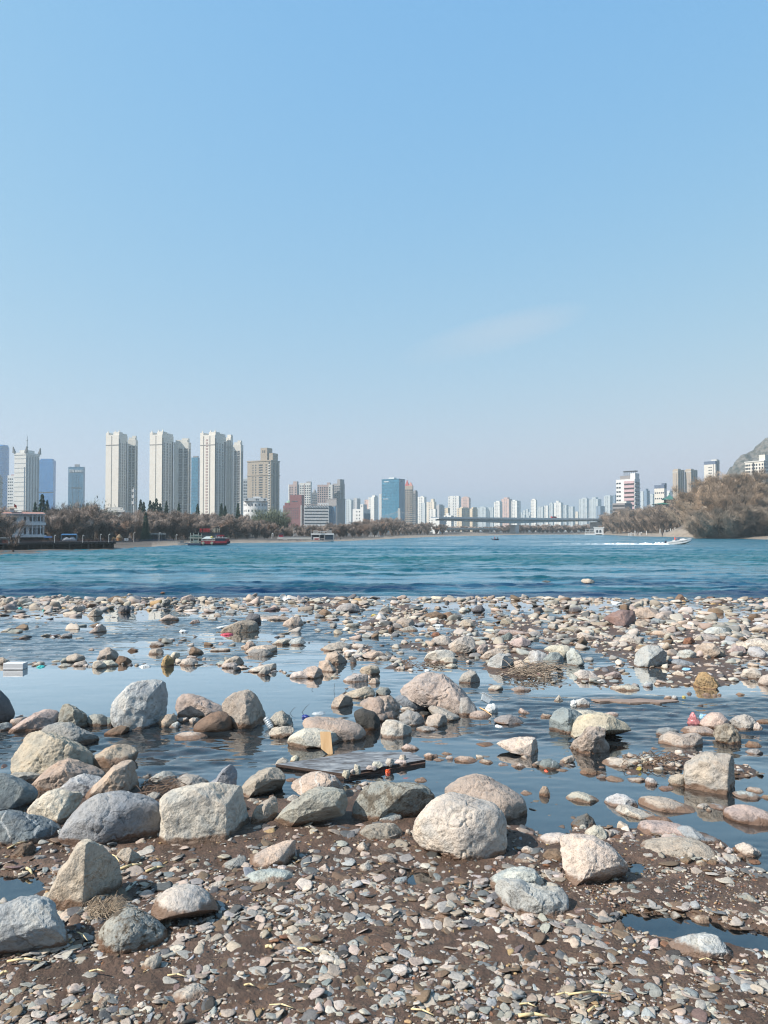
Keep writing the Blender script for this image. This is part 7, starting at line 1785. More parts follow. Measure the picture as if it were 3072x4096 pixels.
far(2315, 2348, 2356, 1994, 2000, cL, 'hazy tall tower left of the dark blue block', (.4, .9, 1990)); far(2355, 2392, 2406, 1996, 2100, cL, 'hazy wide tower behind the dark blue block', (.3, .7, 1988)); far(2385, 2402, 2420, 2024, 1600, cB, 'dark blue block among the pale towers at the right bridge end', None, 40); far(2416, 2441, 2455, 1984, 1900, cL, 'hazy tall tower left of the white slab with pink balconies', (.1, .9, 1981)); far(2452, 2461, 2470, 1979, 1850, cB, 'slim blue-grey tower touching the white slab with pink balconies', None, 40)
far(2563, 2574, 2584, 1965, 1500, cL, 'slim pale blue tower right of the white slab with pink balconies'); far(2576, 2588, 2600, 1962, 1450, cB, 'blue-grey pointed tower right of the slim pale one', (.4, .7, 1954), 40); far(2600, 2612, 2620, 1975, 1900, cL, 'hazy tower behind the cream block with a blue-grey roof'); far(2668, 2680, 2692, 1962, 1900, cW, 'hazy white tower behind the green-roofed pavilion')
for i, (x0, x1, tp, d) in enumerate(((1860, 1890, 2040, 2600), (1930, 1952, 2040, 2700), (2012, 2022, 2030, 2600), (2140, 2166, 2040, 2700), (2236, 2262, 2034, 2600), (2330, 2346, 2016, 2700), (2370, 2390, 2010, 2800))): far(x0, x0 + (x1 - x0) * .7, x1, tp, d, cL, 'faint block in the farthest haze, number ' + ('one', 'two', 'three', 'four', 'five', 'six', 'seven')[i] + ' from the left')
# right side
b = Bld(2464, 2540, 2561, 1915, 640, W_WHITE, 'white slab block with pink balcony bands and a columned roof frame', 'apartment block', name='apartment_block', a=30)
nf = 12; fh = (b.H - 3) / nf
for i in range(nf): b.strip('L', .44, .97, 1.5 + i * fh, 1.5 + i * fh + fh * .38, M_DARKW, 'balcony_shade', .3); b.strip('L', .44, .97, 1.5 + i * fh + fh * .38, 1.5 + (i + 1) * fh - .1, wallm('pink_balcony', (.66, .47, .49)), 'balcony', .7, .25)  # dark strips painted as the shade behind the balcony bands
b.win('L', (.07, .20), nf, 1.5, b.H - 1.5, 1.9, 1.4); b.win('R', (.3, .7), nf, 1.5, b.H - 1.5, 2.8, 1.3); b.win('R', (.5,), nf, .5, b.H - 2.5, b.wR * .9, .5, W_WHITE, 'balcony', .9, .4)
b.top(.18, .72, .1, .8, 3.2, W_GREY); b.top(.74, 1.0, .1, .9, 5, W_WHITE); m = MB(); [m.tube((-b.wL * (1 - q), 3, b.H + 3.2), (-b.wL * (1 - q), 3, b.H + 6.6), .2, .2, 6) for q in np.linspace(.34, .96, 7)]; m.box(-b.wL * .68, -b.wL * .02, 2, 6, b.H + 6.6, b.H + 7.4); m.build('roof_frame', M_DARKW, b.e)
b = Bld(2450, 2500, 2530, 2012, 600, W_GREY, 'low grey terrace of balconies at the foot of the white slab block', 'building', a=25); [b.strip('L', .02, .98, b.H - 3 - i * 3, b.H - 1.4 - i * 3, M_DARKW, 'balcony_shade', .3) for i in range(4)]; b.top(.4, 1, .2, .8, 1.5, W_SHELL)
b = Bld(2618, 2658, 2668, 1953, 900, W_CREAM, 'cream block with a blue-grey roof storey, behind the green-roofed pavilion', 'apartment block', name='apartment_block', a=24); b.win('L', (.12, .32, .52, .72, .9), 7, 4, b.H - 2, 1.7, 1.7); b.top(0, 1, 0, 1, b.z(1939) - b.H, wallm('blue_grey_roof', (.14, .18, .27)), 'roof_storey'); b.top(.68, 1.0, .2, 1, b.z(1932) - b.H, bpy.data.materials['blue_grey_roof'])
for x0, xm, x1, lab in ((2692, 2714, 2740, 'left one of the two identical tan towers with dark shaded sides'), (2741, 2766, 2792, 'right one of the two identical tan towers with dark shaded sides')):
    b = Bld(x0, xm, x1, 1878, 1150, W_TAN, lab, 'high-rise', 'twin tan towers', 'residential_tower', a=40); b.strip('L', .66, .72, 3, b.H - 6, paint('groove_grey', (0, 0, 0)), 'groove', .3); [b.strip('R', q, q + .14, 3, b.H - 2, M_DARKW, 'recess_shade', .3) for q in (.12, .46, .8)]; b.strip('L', 0, 1, b.H - 4, b.H - 3, W_SHELL, 'moulding', .5); b.top(.1, .9, .1, .5, 1.5, W_TAN)
b = Bld(2818, 2864, 2881, 1856, 950, W_CREAM, 'cream tower with a blue-grey roof storey, left of the big thicket', 'high-rise', name='residential_tower', a=24); b.win('L', (.45, .62), 22, 4, b.H - 2, 1.7, 1.5); b.strip('L', .82, .87, 3, b.H, paint('groove_grey', (0, 0, 0)), 'groove', .3); b.strip('R', .3, .75, 3, b.H, M_DARKW, 'recess_shade', .3); b.top(0, 1, 0, 1, b.z(1843) - b.H, bpy.data.materials['blue_grey_roof'], 'roof_storey'); b.top(.5, 1.0, .3, 1, b.z(1836) - b.H, W_SHELL)
b = Bld(2981, 3058, 3110, 1842, 560, W_CREAM, 'cream apartment block with neat window rows above the big thicket', 'apartment block', name='apartment_block', a=30); b.win('L', (.06, .15, .25, .40, .50, .62, .78, .93), 8, b.H - 22, b.H - 1.5, 1.2, 1.5); b.win('R', (.1, .25, .4, .55, .7), 8, b.H - 22, b.H - 1.5, 1.5, 1.5); b.strip('L', .41, .49, b.H - 22, b.H - 1, M_DARKW, 'recess_shade', .25); b.top(.68, 1.0, .1, .8, b.z(1817) - b.H, W_CREAM); b.crown(W_SHELL, .5, .4)
b = Bld(2770, 2830, 2836, 1980, 520, W_WHITE, 'low white house with red roof trim above the right bank trees', 'building', a=20); b.win('L', (.2, .4, .6, .8), 2, b.H - 6, b.H - 1, 1.2, 1.2); b.top(-.15, .25, .1, .6, 1.2, W_ROOFR, 'red_roof')
# low white block with balconies at the first tower's foot
b = Bld(410, 500, 508, 2040, 420, W_SHELL, 'long low cream building below the first pair of towers', 'building', a=15); b.strip('L', .05, .95, b.H - 2.2, b.H - 1.2, M_DARKW, 'window_band', .3); b.top(.2, .9, .2, .8, 1.6, W_SHELL)
# telecom mast
x, y = at_dist(534, 420); k = 420 / F; e = empty('telecom_mast', (x, y, 0), -bearing(x, y), k, 'white telecom mast with antenna drums in front of the first balcony tower', 'mast'); m = MB(); m.tube((0, 0, 0), (0, 0, (z_at(1950, 420)) / k), 2.2, 1.0, 8); m.build('pole', W_WHITE, e)
for zz in (1962, 1985, 2010):
    m = MB(); m.tube((0, 0, z_at(zz + 7, 420) / k), (0, 0, z_at(zz - 5, 420) / k), 4.5, 4.5, 10); m.tube((-7, 0, z_at(zz + 6, 420) / k), (-7, 0, z_at(zz - 6, 420) / k), .9, .9, 6); m.tube((7, 0, z_at(zz + 6, 420) / k), (7, 0, z_at(zz - 6, 420) / k), .9, .9, 6); m.tube((-7, 0, z_at(zz, 420) / k), (7, 0, z_at(zz, 420) / k), .5, .5, 5); m.build('antenna', W_WHITE, e)
# ---- green-roofed pavilion on the right bank
d = 480; x, y = at_dist(2678, d); k = d / F; zb = z_at(2012, d); zg = g1(x, y); e = empty('pavilion', (x, y, zg), -bearing(x, y), k, 'green-roofed pavilion with upturned eaves above the right bank trees', 'pavilion'); Z = lambda v: (z_at(v, d) - zg) / k
GR = paint('green_roof_tile', (.05, .19, .15), .5, scale=.5)
def curved_roof(w0, dp, z0, z1, n=8):
    V, Fc = [], []; 
    for i in range(n + 1):
        t = i / n; r = (1 - t) ** 1.7; zz = z0 + (z1 - z0) * t
        for j in range(16):
            q = 2 * pi * j / 16; cx_, sx_ = cos(q), sin(q); s_ = 1 / max(abs(cx_), abs(sx_)); up = .10 * (z1 - z0) * (s_ - 1) / .41 * (1 - t) ** 3
            V.append((cx_ * s_ * w0 * (r * .97 + .03), sx_ * s_ * dp * (r * .97 + .03), zz + up))
    for i in range(n):
        for j in range(16): Fc.append((i * 16 + j, i * 16 + (j + 1) % 16, (i + 1) * 16 + (j + 1) % 16, (i + 1) * 16 + j))
    Fc.append(tuple(range(16))[::-1]); Fc.append(tuple(range(n * 16, n * 16 + 16))); return V, Fc
V, Fc = curved_roof(29, 26, Z(2000), Z(1976)); mk('upper_roof', V, Fc, GR, e); V, Fc = curved_roof(66, 30, Z(2018), Z(2002)); mk('lower_roof', V, Fc, GR, e)
m = MB(); m.box(-20, 20, -16, 16, Z(2010), Z(1999)); m.build('wall', paint('dark_red_timber', (.20, .07, .05), .7), e); m = MB(); m.box(-55, 55, -20, 20, 0, Z(2017)); m.build('base_wall', W_GREY, e)
m = MB(); m.lathe([(1.2, 0), (2, 3), (.6, 6), (.2, 9)], 8, (0, 0, Z(1976) - 1)); m.build('finial', GR, e)
# ---- hill
def hill():
    n = 150; X, Y = np.meshgrid(np.linspace(330, 1150, n), np.linspace(760, 1500, n)); x = X.ravel(); y = Y.ravel()
    r = np.hypot((x - 590) * 1.0, (y - 960) * .75); h = np.maximum(186 - 1.02 * r, 150 - .42 * np.hypot(x - 840, y - 1050)); h = h + 26 * fbm2(x / 60, y / 60, 61, 5) + 7 * np.abs(fbm2(x / 14, y / 14, 62, 3))
    h = np.maximum(h, -3); i = np.arange(n - 1)[:, None] * n + np.arange(n - 1)[None, :]
    return np.stack([x, y, h], 1), np.stack([i, i + 1, i + n + 1, i + n], -1).reshape(-1, 4)
t = NT('hill_rock'); p = t.pos(); n1 = t.noise(p, .03, 6, .65); n2 = t.noise(p, .16, 5, .7)
c = t.mix(t.ramp(n2, [(.42, 0.0), (.6, 1.0)]), t.ramp(n1, [(.35, (.10, .092, .08)), (.65, (.20, .18, .155))]), (.045, .048, .038))
V, Fc = hill(); HILL_TOP = max(150.0, float(V[:, 2].max())); tag(mk('hill', V, Fc, t.done(t.bsdf(c, .9, t.bump(n2, .9, 3.0))), smooth=True), kind='structure', cat='hill', label='steep bare rocky hill rising at the right edge')
# ------------------------------------------------------------------ bridges
CONC = paint('bridge_concrete', (.72, .74, .75), .8, scale=.2); CONC_D = paint('bridge_girder', (.46, .58, .64), .8, scale=.2)
d = 553; k = d / F; u0_, u1_ = 1775, 2405
x0, y0 = at_dist(u0_, 520); x1, y1 = at_dist(u1_, 590); Lb = hypot(x1 - x0, y1 - y0); ang = atan2(y1 - y0, x1 - x0)
e = empty('road_bridge', (x0, y0, 0), ang, 1, 'long low grey road bridge on one slim pier across the river', 'bridge')
def along(u):                      # distance along the deck at photo column u
    q = (u - 1536) / F; return ((x0 - q * y0) / (q * (y1 - y0) - (x1 - x0))) * Lb if abs(q * (y1 - y0) - (x1 - x0)) > 1e-6 else 0
zt = 11.1; sp = along(2076)
pts_t = [(0, zt), (Lb, zt - .2)]; bot = []
for s_ in np.linspace(Lb, 0, 25):
    q = abs(s_ - sp) / (Lb * .55); bot.append((s_, zt - .7 - 2.1 * max(0, 1 - q) ** 1.5))
m = MB(); m.prism(pts_t + bot, 1.5, 9.5); m.build('girder', CONC_D, e)
m = MB(); m.box(-4, Lb + 4, 0, 11, zt + .01, zt + .75); m.build('deck', CONC, e)
m = MB(); m.box(-4, Lb + 4, -.12, .12, zt + .75, zt + 1.5); m.build('parapet', paint('parapet_white', (.85, .87, .88), .7), e); m = MB(); m.box(-4, Lb + 4, 10.9, 11.1, zt + .75, zt + 1.5); m.build('parapet', paint('parapet_white', (0, 0, 0)), e)
m = MB(); m.frustum((sp - 1.6, sp + 1.6, 2.2, 8.8, -2), (sp - 1.8, sp + 1.8, 2.0, 9, zt - 4.0)); m.build('pier', CONC, e)
m = MB(); m.frustum((-3, 1, 1, 10, -1), (-3, 3, 1, 10, zt - 1.2)); m.build('abutment', CONC, e); m = MB(); m.frustum((Lb - 2, Lb + 3, 1, 10, -1), (Lb - 3, Lb + 3, 1, 10, zt - 1.4)); m.build('abutment', CONC, e)
def along2(u):
    q = (u - 1536) / F; return (q * y0 - x0) / ((x1 - x0) - q * (y1 - y0)) * Lb
for u in (1835, 1990, 2163, 2248, 2343, 2356):
    s_ = along2(u); px_, py_ = x0 + cos(ang) * s_ - sin(ang) * .5, y0 + sin(ang) * s_ + cos(ang) * .5
    le = empty('street_lamp', (px_, py_, zt + .7), ang, 1, 'slim grey lamp post on the road bridge deck', 'street lamp', 'lamp posts on the bridge')
    m = MB(); m.tube((0, 0, 0), (0, 0, 9), .12, .07, 6); m.tube((0, 0, 9), (1.3, 0, 9.4), .06, .05, 5); m.build('pole', paint('lamp_grey', (.55, .57, .58), .5), le); m = MB(); m.box(1.0, 1.9, -.15, .15, 9.33, 9.5); m.build('lamp_head', paint('lamp_grey', (0, 0, 0)), le)
# red lorry or car on the deck
s_ = along2(2222); px_, py_ = x0 + cos(ang) * s_ - sin(ang) * 2, y0 + sin(ang) * s_ + cos(ang) * 2
ve = empty('van', (px_, py_, zt + .75), ang, 1, 'small red van driving on the road bridge', 'van'); m = MB(); m.prism([(-2.3, .4), (2.3, .4), (2.3, 1.2), (1.5, 2.0), (-2.3, 2.0)], -.9, .9); m.build('body', paint('van_red', (.45, .04, .05), .4), ve)
for q in (-1.5, 1.5): m = MB(); m.tube((q, -.95, .4), (q, .95, .4), .38, .38, 10); m.build('wheel', M_DARKW, ve)
m = MB(); m.box(-1.9, 1.2, -.92, .92, 1.35, 1.85); m.build('window', M_WIN, ve)
# low approach bridge under it
xa, ya = at_dist(1770, 640); xb, yb = at_dist(2012, 690); L2 = hypot(xb - xa, yb - ya); e = empty('low_bridge', (xa, ya, 0), atan2(yb - ya, xb - xa), 1, 'low tan footbridge on several thin piers beyond the sand bar', 'bridge'); z2 = z_at(2113, 665)
m = MB(); m.box(0, L2, 0, 4, z2 - 1.6, z2 - .4); m.build('deck', W_TAN, e); m = MB(); m.box(0, L2, -.1, .1, z2 - .4, z2 + .3); m.build('railing', W_SHELL, e)
for q in np.linspace(.45, .92, 4): m = MB(); m.tube((L2 * q, 2, -1), (L2 * q, 2, z2 - 1.6), .8, .7, 8); m.build('pier', W_PINK, e)
# ------------------------------------------------------------------ people
def person_mesh(name, pose):
    """one continuous skinned body, 1.7 m"""
    J = dict(pel=(0,0,.93), wst=(0,0,1.08), che=(0,0,1.30), nec=(0,0,1.47), hed=(0,-.01,1.56), top=(0,-.01,1.68), ls=(-.19,0,1.40), rs=(.19,0,1.40), le=(-.25,0,1.13), re=(.25,0,1.13), lw=(-.24,-.08,.90), rw=(.24,-.08,.90), lf=(-.24,-.11,.80), rf=(.24,-.11,.80),
             lh=(-.10,0,.90), rh=(.10,0,.90), lk=(-.11,-.02,.50), rk=(.11,-.02,.50), la=(-.11,.02,.09), ra=(.11,.02,.09), lt=(-.11,-.14,.03), rt=(.11,-.14,.03))
    J.update(pose)
    Rd = dict(pel=.15, wst=.13, che=.16, nec=.06, hed=.10, top=.075, ls=.075, rs=.075, le=.05, re=.05, lw=.036, rw=.036, lf=.034, rf=.034, lh=.10, rh=.10, lk=.065, rk=.065, la=.042, ra=.042, lt=.036, rt=.036)
    E = 'pel-wst wst-che che-nec nec-hed hed-top che-ls che-rs ls-le le-lw lw-lf rs-re re-rw rw-rf pel-lh pel-rh lh-lk lk-la la-lt rh-rk rk-ra ra-rt'.split()
    K = list(J); me = bpy.data.meshes.new(name); me.from_pydata([J[q] for q in K], [tuple(K.index(w) for w in q.split('-')) for q in E], [])
    o = bpy.data.objects.new(name, me); C.objects.link(o); sk = o.modifiers.new('skin', 'SKIN')
    if not me.skin_vertices: me.skin_vertices.new()
    for i, q in enumerate(K): me.skin_vertices[0].data[i].radius = (Rd[q], Rd[q] * .8); me.skin_vertices[0].data[i].use_root = (q == 'pel')
    o.modifiers.new('smooth', 'SUBSURF').levels = 1; o.modifiers['smooth'].render_levels = 1
    dg = bpy.context.evaluated_depsgraph_get(); nm = bpy.data.meshes.new_from_object(o.evaluated_get(dg)); bpy.data.objects.remove(o)
    nm.polygons.foreach_set('use_smooth', np.ones(len(nm.polygons), bool)); return nm
t = NT('clothed_person'); oi = t.n('ShaderNodeObjectInfo'); zz = t.sep(t.obj())[2]
c = t.mix(t.math('GREATER_THAN', zz, .93), (.03, .032, .04), oi.outputs['Color']); c = t.mix(t.math('GREATER_THAN', zz, 1.47), c, (.42, .27, .20)); c = t.mix(t.math('GREATER_THAN', zz, 1.62), c, (.02, .018, .016)); M_PERS = t.done(t.bsdf(c, .8))
PM = [person_mesh('person', {}), person_mesh('person', dict(lk=(-.12,-.16,.52), la=(-.12,-.10,.10), lt=(-.12,-.25,.05), rk=(.11,.06,.50), ra=(.11,.28,.12), rt=(.11,.16,.03), le=(-.24,.12,1.14), lw=(-.22,.10,.92), lf=(-.22,.06,.84), re=(.24,-.10,1.14), rw=(.22,-.26,1.0), rf=(.22,-.33,.95))),
      person_mesh('person', dict(le=(-.24,-.06,1.16), lw=(-.06,-.24,1.24), lf=(0,-.28,1.28))),
      person_mesh('seated_person', dict(lh=(-.10,0,.90), rh=(.10,0,.90), lk=(-.14,-.42,.88), rk=(.14,-.42,.88), la=(-.14,-.44,.46), ra=(.14,-.44,.46), lt=(-.14,-.58,.42), rt=(.14,-.58,.42), le=(-.26,-.14,1.16), re=(.26,-.14,1.16), lw=(-.16,-.38,1.18), rw=(.16,-.38,1.18), lf=(-.12,-.46,1.20), rf=(.12,-.46,1.20)))]
for q in PM: q.materials.append(M_PERS)
_hair, _ = ico(3); _hv = _hair[_hair[:, 2] > -.25]
def person(x, y, z, h, rz, pose, col, label, group=None, name='person'):
    o = bpy.data.objects.new(name, PM[pose]); link(o); s_ = h / 1.7; o.location = (x, y, z); o.scale = (s_, s_, s_); o.rotation_euler = (0, 0, rz); o.color = (*col, 1); return tag(o, label, 'person', group)
def walker(u, v, h_px, d, pose, col, label, group=None):
    x, y = at_dist(u, d); person(x, y, g1(x, y) - .02, h_px * d / F, rt.uniform(0, 6.28), pose, col, label, group)
x, y = at_dist(2649, 352); zg = g1(x, y); person(x, y, zg, 24 * 352 / F, 2.2, 2, (.02, .02, .025), 'person in black standing alone on the sandy right bank beach')
GP = 'people gathered on the left shore beach'
cols = [(.02,.02,.025), (.03,.035,.05), (.55,.55,.55), (.05,.04,.04), (.25,.05,.06), (.08,.12,.25)]
for i, (u, lab) in enumerate(((1108, 'crouching-height figure in white at the water by the left shore beach'), (1117, 'person in dark clothes at the water left of the people line'), (1128, 'person in dark clothes at the head of the people line'), (1134, 'person in a pale coat near the head of the people line'), (1140, 'person in dark clothes beside the pale coat'), (1147, 'second pale coat in the people line'), (1154, 'person in dark clothes in the middle of the left shore beach'), (1163, 'lone walker in dark clothes left of the grey wall'),
    (1187, 'person in dark clothes before the grey wall, first of the group'), (1191, 'person in navy before the grey wall'), (1196, 'person in dark clothes before the grey wall, third of the group'), (1203, 'person in dark red before the grey wall'), (1216, 'person in black near the pavilion boat stern'), (1223, 'person in dark clothes beside the pavilion boat stern'), (1276, 'person in dark clothes in front of the white pavilion boat'), (1290, 'person in dark clothes right of the red skiff'), (1338, 'person in dark clothes at the right end of the pavilion boat'), (1345, 'person in a red coat right of the pavilion boat'), (1362, 'walker in dark clothes right of the pavilion boat'), (1414, 'person in white standing on the shore before the sandy point'))):
    d = float(np.interp(u, [1100, 1250, 1420], [186, 198, 228])) ; c = (.6, .6, .6) if 'pale' in lab or 'white' in lab else (.3, .05, .06) if 'red coat' in lab or 'dark red' in lab else (.04, .06, .14) if 'navy' in lab else (.022, .022, .027)
    walker(u, 0, 9.5 if i else 6.5, d, i % 3, c, lab, GP)
GP2 = 'people strolling under the right bank trees'
for i, (u, c, lab) in enumerate(((2532, (.6,.6,.62), 'person in white under the right bank trees, first from the houseboat'), (2550, (.5,.5,.55), 'person in pale grey under the right bank trees'), (2566, (.62,.6,.6), 'second person in white under the right bank trees'), (2605, (.05,.05,.06), 'person in dark clothes under the right bank trees'), (2672, (.6,.6,.6), 'person in white behind the lone figure in black'), (2690, (.55,.56,.6), 'person in pale clothes above the speedboat'), (2724, (.65,.65,.65), 'rightmost person in white beside the big thicket'))):
    x, y = at_dist(u, 398); person(x, y, g1(x, y), 15 * 398 / F, i, i % 3, c, lab, GP2)
# ------------------------------------------------------------------ boats
HUL = paint('boat_white', (.80, .80, .79), .3); BSTR = paint('boat_stripe', (.02, .03, .06), .3); ORG = paint('hull_orange', (.50, .24, .06), .4); SHIELD = paint('windscreen', (.10, .14, .18), .1)
d = 161.0; x, y = at_dist(2716, d); e = empty('speedboat', (x, y, .02), -bearing(x, y), 1, 'white speedboat with an orange keel speeding to the right and throwing a wake', 'speedboat')
e.rotation_euler = (0, R(-7), -bearing(x, y))
def loft(secs, name, mat, par):
    n = len(secs[0][1]); V = []; 
    for sx, pts in secs: V += [(sx, a, b) for a, b in pts]
    Fc = [(i * n + j, i * n + (j + 1) % n, (i + 1) * n + (j + 1) % n, (i + 1) * n + j) for i in range(len(secs) - 1) for j in range(n)] + [tuple(range(n))[::-1], tuple(range((len(secs) - 1) * n, len(secs) * n))]
    m = MB(); m.V = V; m.F = Fc; return m.build(name, mat, par)
def hullsec(x, w, keel, chine, sheer): return (x, [(-w, sheer), (-w * .92, chine), (0, keel), (w * .92, chine), (w, sheer), (w * .8, sheer + .05), (-w * .8, sheer + .05)])
loft([hullsec(-2.5, .95, -.10, .12, .72), hullsec(-1, 1.0, -.16, .10, .76), hullsec(.6, .98, -.14, .14, .84), hullsec(1.7, .75, .02, .28, .92), hullsec(2.4, .36, .30, .50, .98), hullsec(2.72, .06, .62, .80, 1.02)], 'hull', HUL, e)
loft([(-2.48, [(-.93, .44), (-.99, .50), (.99, .50), (.93, .44)]), (.6, [(-.98, .52), (-1.01, .58), (1.01, .58), (.98, .52)]), (1.7, [(-.74, .60), (-.77, .66), (.77, .66), (.74, .60)])], 'hull_stripe', BSTR, e)
loft([(-.2, [(-.5, -.06), (0, -.19), (.5, -.06), (0, -.03)]), (1.0, [(-.55, .02), (0, -.12), (.55, .02), (0, .06)]), (1.9, [(-.35, .22), (0, .08), (.35, .22), (0, .26)])], 'orange_keel', ORG, e)
m = MB(); m.frustum((.0, 1.6, -.75, .75, .90), (.35, 1.0, -.55, .55, 1.12)); m.build('foredeck', HUL, e)
m = MB(); m.frustum((.05, .35, -.7, .7, 1.05), (-.25, -.15, -.6, .6, 1.48)); m.build('windscreen', SHIELD, e)
m = MB(); m.box(-1.3, -.7, -.6, .6, .6, 1.05); m.build('seat', paint('seat_white', (.7, .7, .7), .5), e)
m = MB(); m.frustum((-2.95, -2.5, -.22, .22, .5), (-2.85, -2.5, -.18, .18, 1.1)); m.tube((-2.75, 0, -.3), (-2.75, 0, .5), .08, .10, 8); m.build('outboard_motor', BSTR, e)
def aboard(e, lx, ly, lz, pose, col, rz, h, lab):
    b_ = e.rotation_euler[2]; person(e.location[0] + cos(b_) * lx - sin(b_) * ly, e.location[1] + sin(b_) * lx + cos(b_) * ly, e.location[2] + lz, h, rz + b_, pose, col, lab)
aboard(e, -.9, -.25, -.0, 3, (.75, .08, .05), R(90), 1.7, 'person in a red life vest steering the speedboat'); aboard(e, -.05, .3, .25, 2, (.10, .11, .22), R(90), 1.6, 'passenger in dark blue standing in the speedboat behind its windscreen')
# wake of foam
t = NT('wake_foam'); n1 = t.noise(t.scalev(t.pos(), (.5, 1.6, 1)), 1.2, 5, .65)
M_FOAM = t.done(t.bsdf((.85, .88, .90), .8, t.bump(n1, .6, .1)))
def wake():
    bx, by = at_dist(2668, d); V, Fc = [], []; n, mm = 220, 12; L = 25.0; rg = np.random.default_rng(3)
    s = np.linspace(0, 1, n); hp = np.interp(s, [0, .05, .09, .25, .4, .6, 1], [.10, .38, .30, .10, .18, .05, .02]); wd = np.interp(s, [0, .1, .5, 1], [.55, .9, 1.5, 1.6])
    nn = fbm2(s * 40, s * 0, 5, 3)
    xs, ys, hs = [], [], []
    for i in range(n):
        for j in range(mm):
            q = j / (mm - 1) * 2 - 1; h = hp[i] * (1 - q * q) * (1 + .5 * nn[i]); xs.append(bx - s[i] * L * .97 + 0.3); ys.append(by + s[i] * 5.5 + q * wd[i]); hs.append(h)
    xs, ys, hs = map(np.array, (xs, ys, hs)); hs = hs * (1 + .8 * fbm2(xs * 2.2, ys * 2.2, 8, 3)) - .03 - .22 * np.maximum(0, fbm2(xs * .9, ys * 2.5, 14, 3) + .1) * np.clip((bx - xs) / 7, 0, 2)
    i = np.arange(n - 1)[:, None] * mm + np.arange(mm - 1)[None, :]
    return np.stack([xs, ys, hs], 1), np.stack([i, i + mm, i + mm + 1, i + 1], -1).reshape(-1, 4)
V, Fc = wake(); tag(mk('wake', V, Fc, M_FOAM, smooth=True), 'white foaming wake trailing behind the speedboat', 'wake', kind='stuff')
# inflatable with two people
d = 233.0; x, y = at_dist(1982, d + 1); e = empty('dinghy', (x, y, 0), -bearing(x, y), 1, 'small dark inflatable dinghy with two people out on the river before the bridge', 'dinghy')
m = MB(); m.path([(-1.0, -.45, .18), (.6, -.45, .18), (1.05, 0, .28), (.6, .45, .18), (-1.0, .45, .18)], [.2, .2, .17, .2, .2], 8); m.build('tube', BSTR, e, smooth=True); m = MB(); m.box(-.95, .7, -.35, .35, .05, .14); m.build('floor', M_DARKW, e); m = MB(); m.frustum((-1.35, -1.1, -.12, .12, .2), (-1.3, -1.12, -.1, .1, .6)); m.build('outboard_motor', M_DARKW, e)
aboard(e, -.35, -.05, -.32, 3, (.3, .04, .05), R(90), 1.45, 'person in dark red seated at the back of the dinghy'); aboard(e, .55, .08, -.32, 3, (.03, .03, .035), R(90), 1.4, 'person in black seated at the front of the dinghy')
def px_root(name, u, v, d, label, cat, group=None, z=None):
    x, y = at_dist(u, d); z = z_at(v, d) if z is None else z
    return empty(name, (x, y, z), -bearing(x, y), d / F, label, cat, group)
# houseboat by the right bank (px units, origin at its waterline centre)
e = px_root('houseboat', 2377, 2139, 500, 'small white houseboat with two arched windows moored at the right bank', 'houseboat', z=0)
def B(nm, mat, *bx):
    m = MB(); [m.box(*b) for b in bx]; return m.build(nm, mat, e)
B('hull', HUL, (-37, 37, -10, 10, 0, 5)); B('cabin', HUL, (-2, 35, -8, 8, 5, 28)); B('roof', HUL, (-3, 38, -9, 9, 28, 31), (-3, 0, -9, 9, 31, 33), (35, 38, -9, 9, 31, 33))
for q in (11, 23):
    m = MB(); m.prism([(q - 4, 9), (q + 4, 9), (q + 4, 16)] + [(q + 4 * cos(a_), 16 + 4 * sin(a_)) for a_ in np.linspace(.3, 2.84, 7)] + [(q - 4, 16)], -8.3, -7.9); m.build('window', M_WIN, e)
B('railing', HUL, (-37, -2, -10, -9.4, 13, 14), *[(-37 + 5 * i, -36.4 + 5 * i, -10, -9.4, 5, 14) for i in range(8)]); B('canopy_frame', HUL, (-34, -33, -9, -8, 5, 22), (-20, -19, -9, -8, 5, 22), (-34, -3, -9, 9, 22, 23.5)); B('waterline_band', M_DARKW, (5, 30, -10.2, -9.9, 0, 3))
# pavilion boat on the left shore
d = 206; e = px_root('pavilion_boat', 1290, 2166, d, 'white two-level pavilion boat with pennant poles on its roof moored at the left shore', 'houseboat', z=.25)
B('hull', paint('boat_grey', (.30, .32, .34), .6), (-46, 46, -14, 14, -2, 3)); B('roof', HUL, (-46, 46, -14, 14, 22, 28), (-22, 10, -14.4, -13.8, 28, 30)); B('back_wall', paint('boat_navy', (.04, .06, .10), .6), (-44, 44, 10, 12, 3, 22)); B('roof_rail', HUL, (-18, 18, -13, -12.4, 35, 36.4), *[(q, q + 1, -13, -12.4, 28, 36) for q in (-18, -9, 0, 9, 17)])
for q in (-45, -12, 8, 44): B('post', HUL, (q, q + 1.6, -13.5, -12, 3, 22))
for q in (-35, -31, -27, -23, -19, 19, 23, 27, 31, 35): m = MB(); m.tube((q, -6, 28), (q, -6, 41), .75, .6, 6); m.build('pennant_pole', HUL, e)
B('counter', HUL, (-36, -14, -12, -6, 3, 13)); B('red_bench', paint('bench_red', (.35, .05, .05), .6), (-32, -10, -13, -11, 3, 8)); B('glass_screen', SHIELD, (10, 42, -4, -3, 3, 20)); B('table', HUL, (-8, 6, -13, -10, 6, 7.5)); m = MB(); m.tube((-45, -13, 28), (-45, -13, 46), .6, .5, 6); m.build('flag_pole', HUL, e); B('lettering_panel', SHIELD, (-6, 0, -14.8, -14.4, 25, 27), (2, 8, -14.8, -14.4, 25, 27))
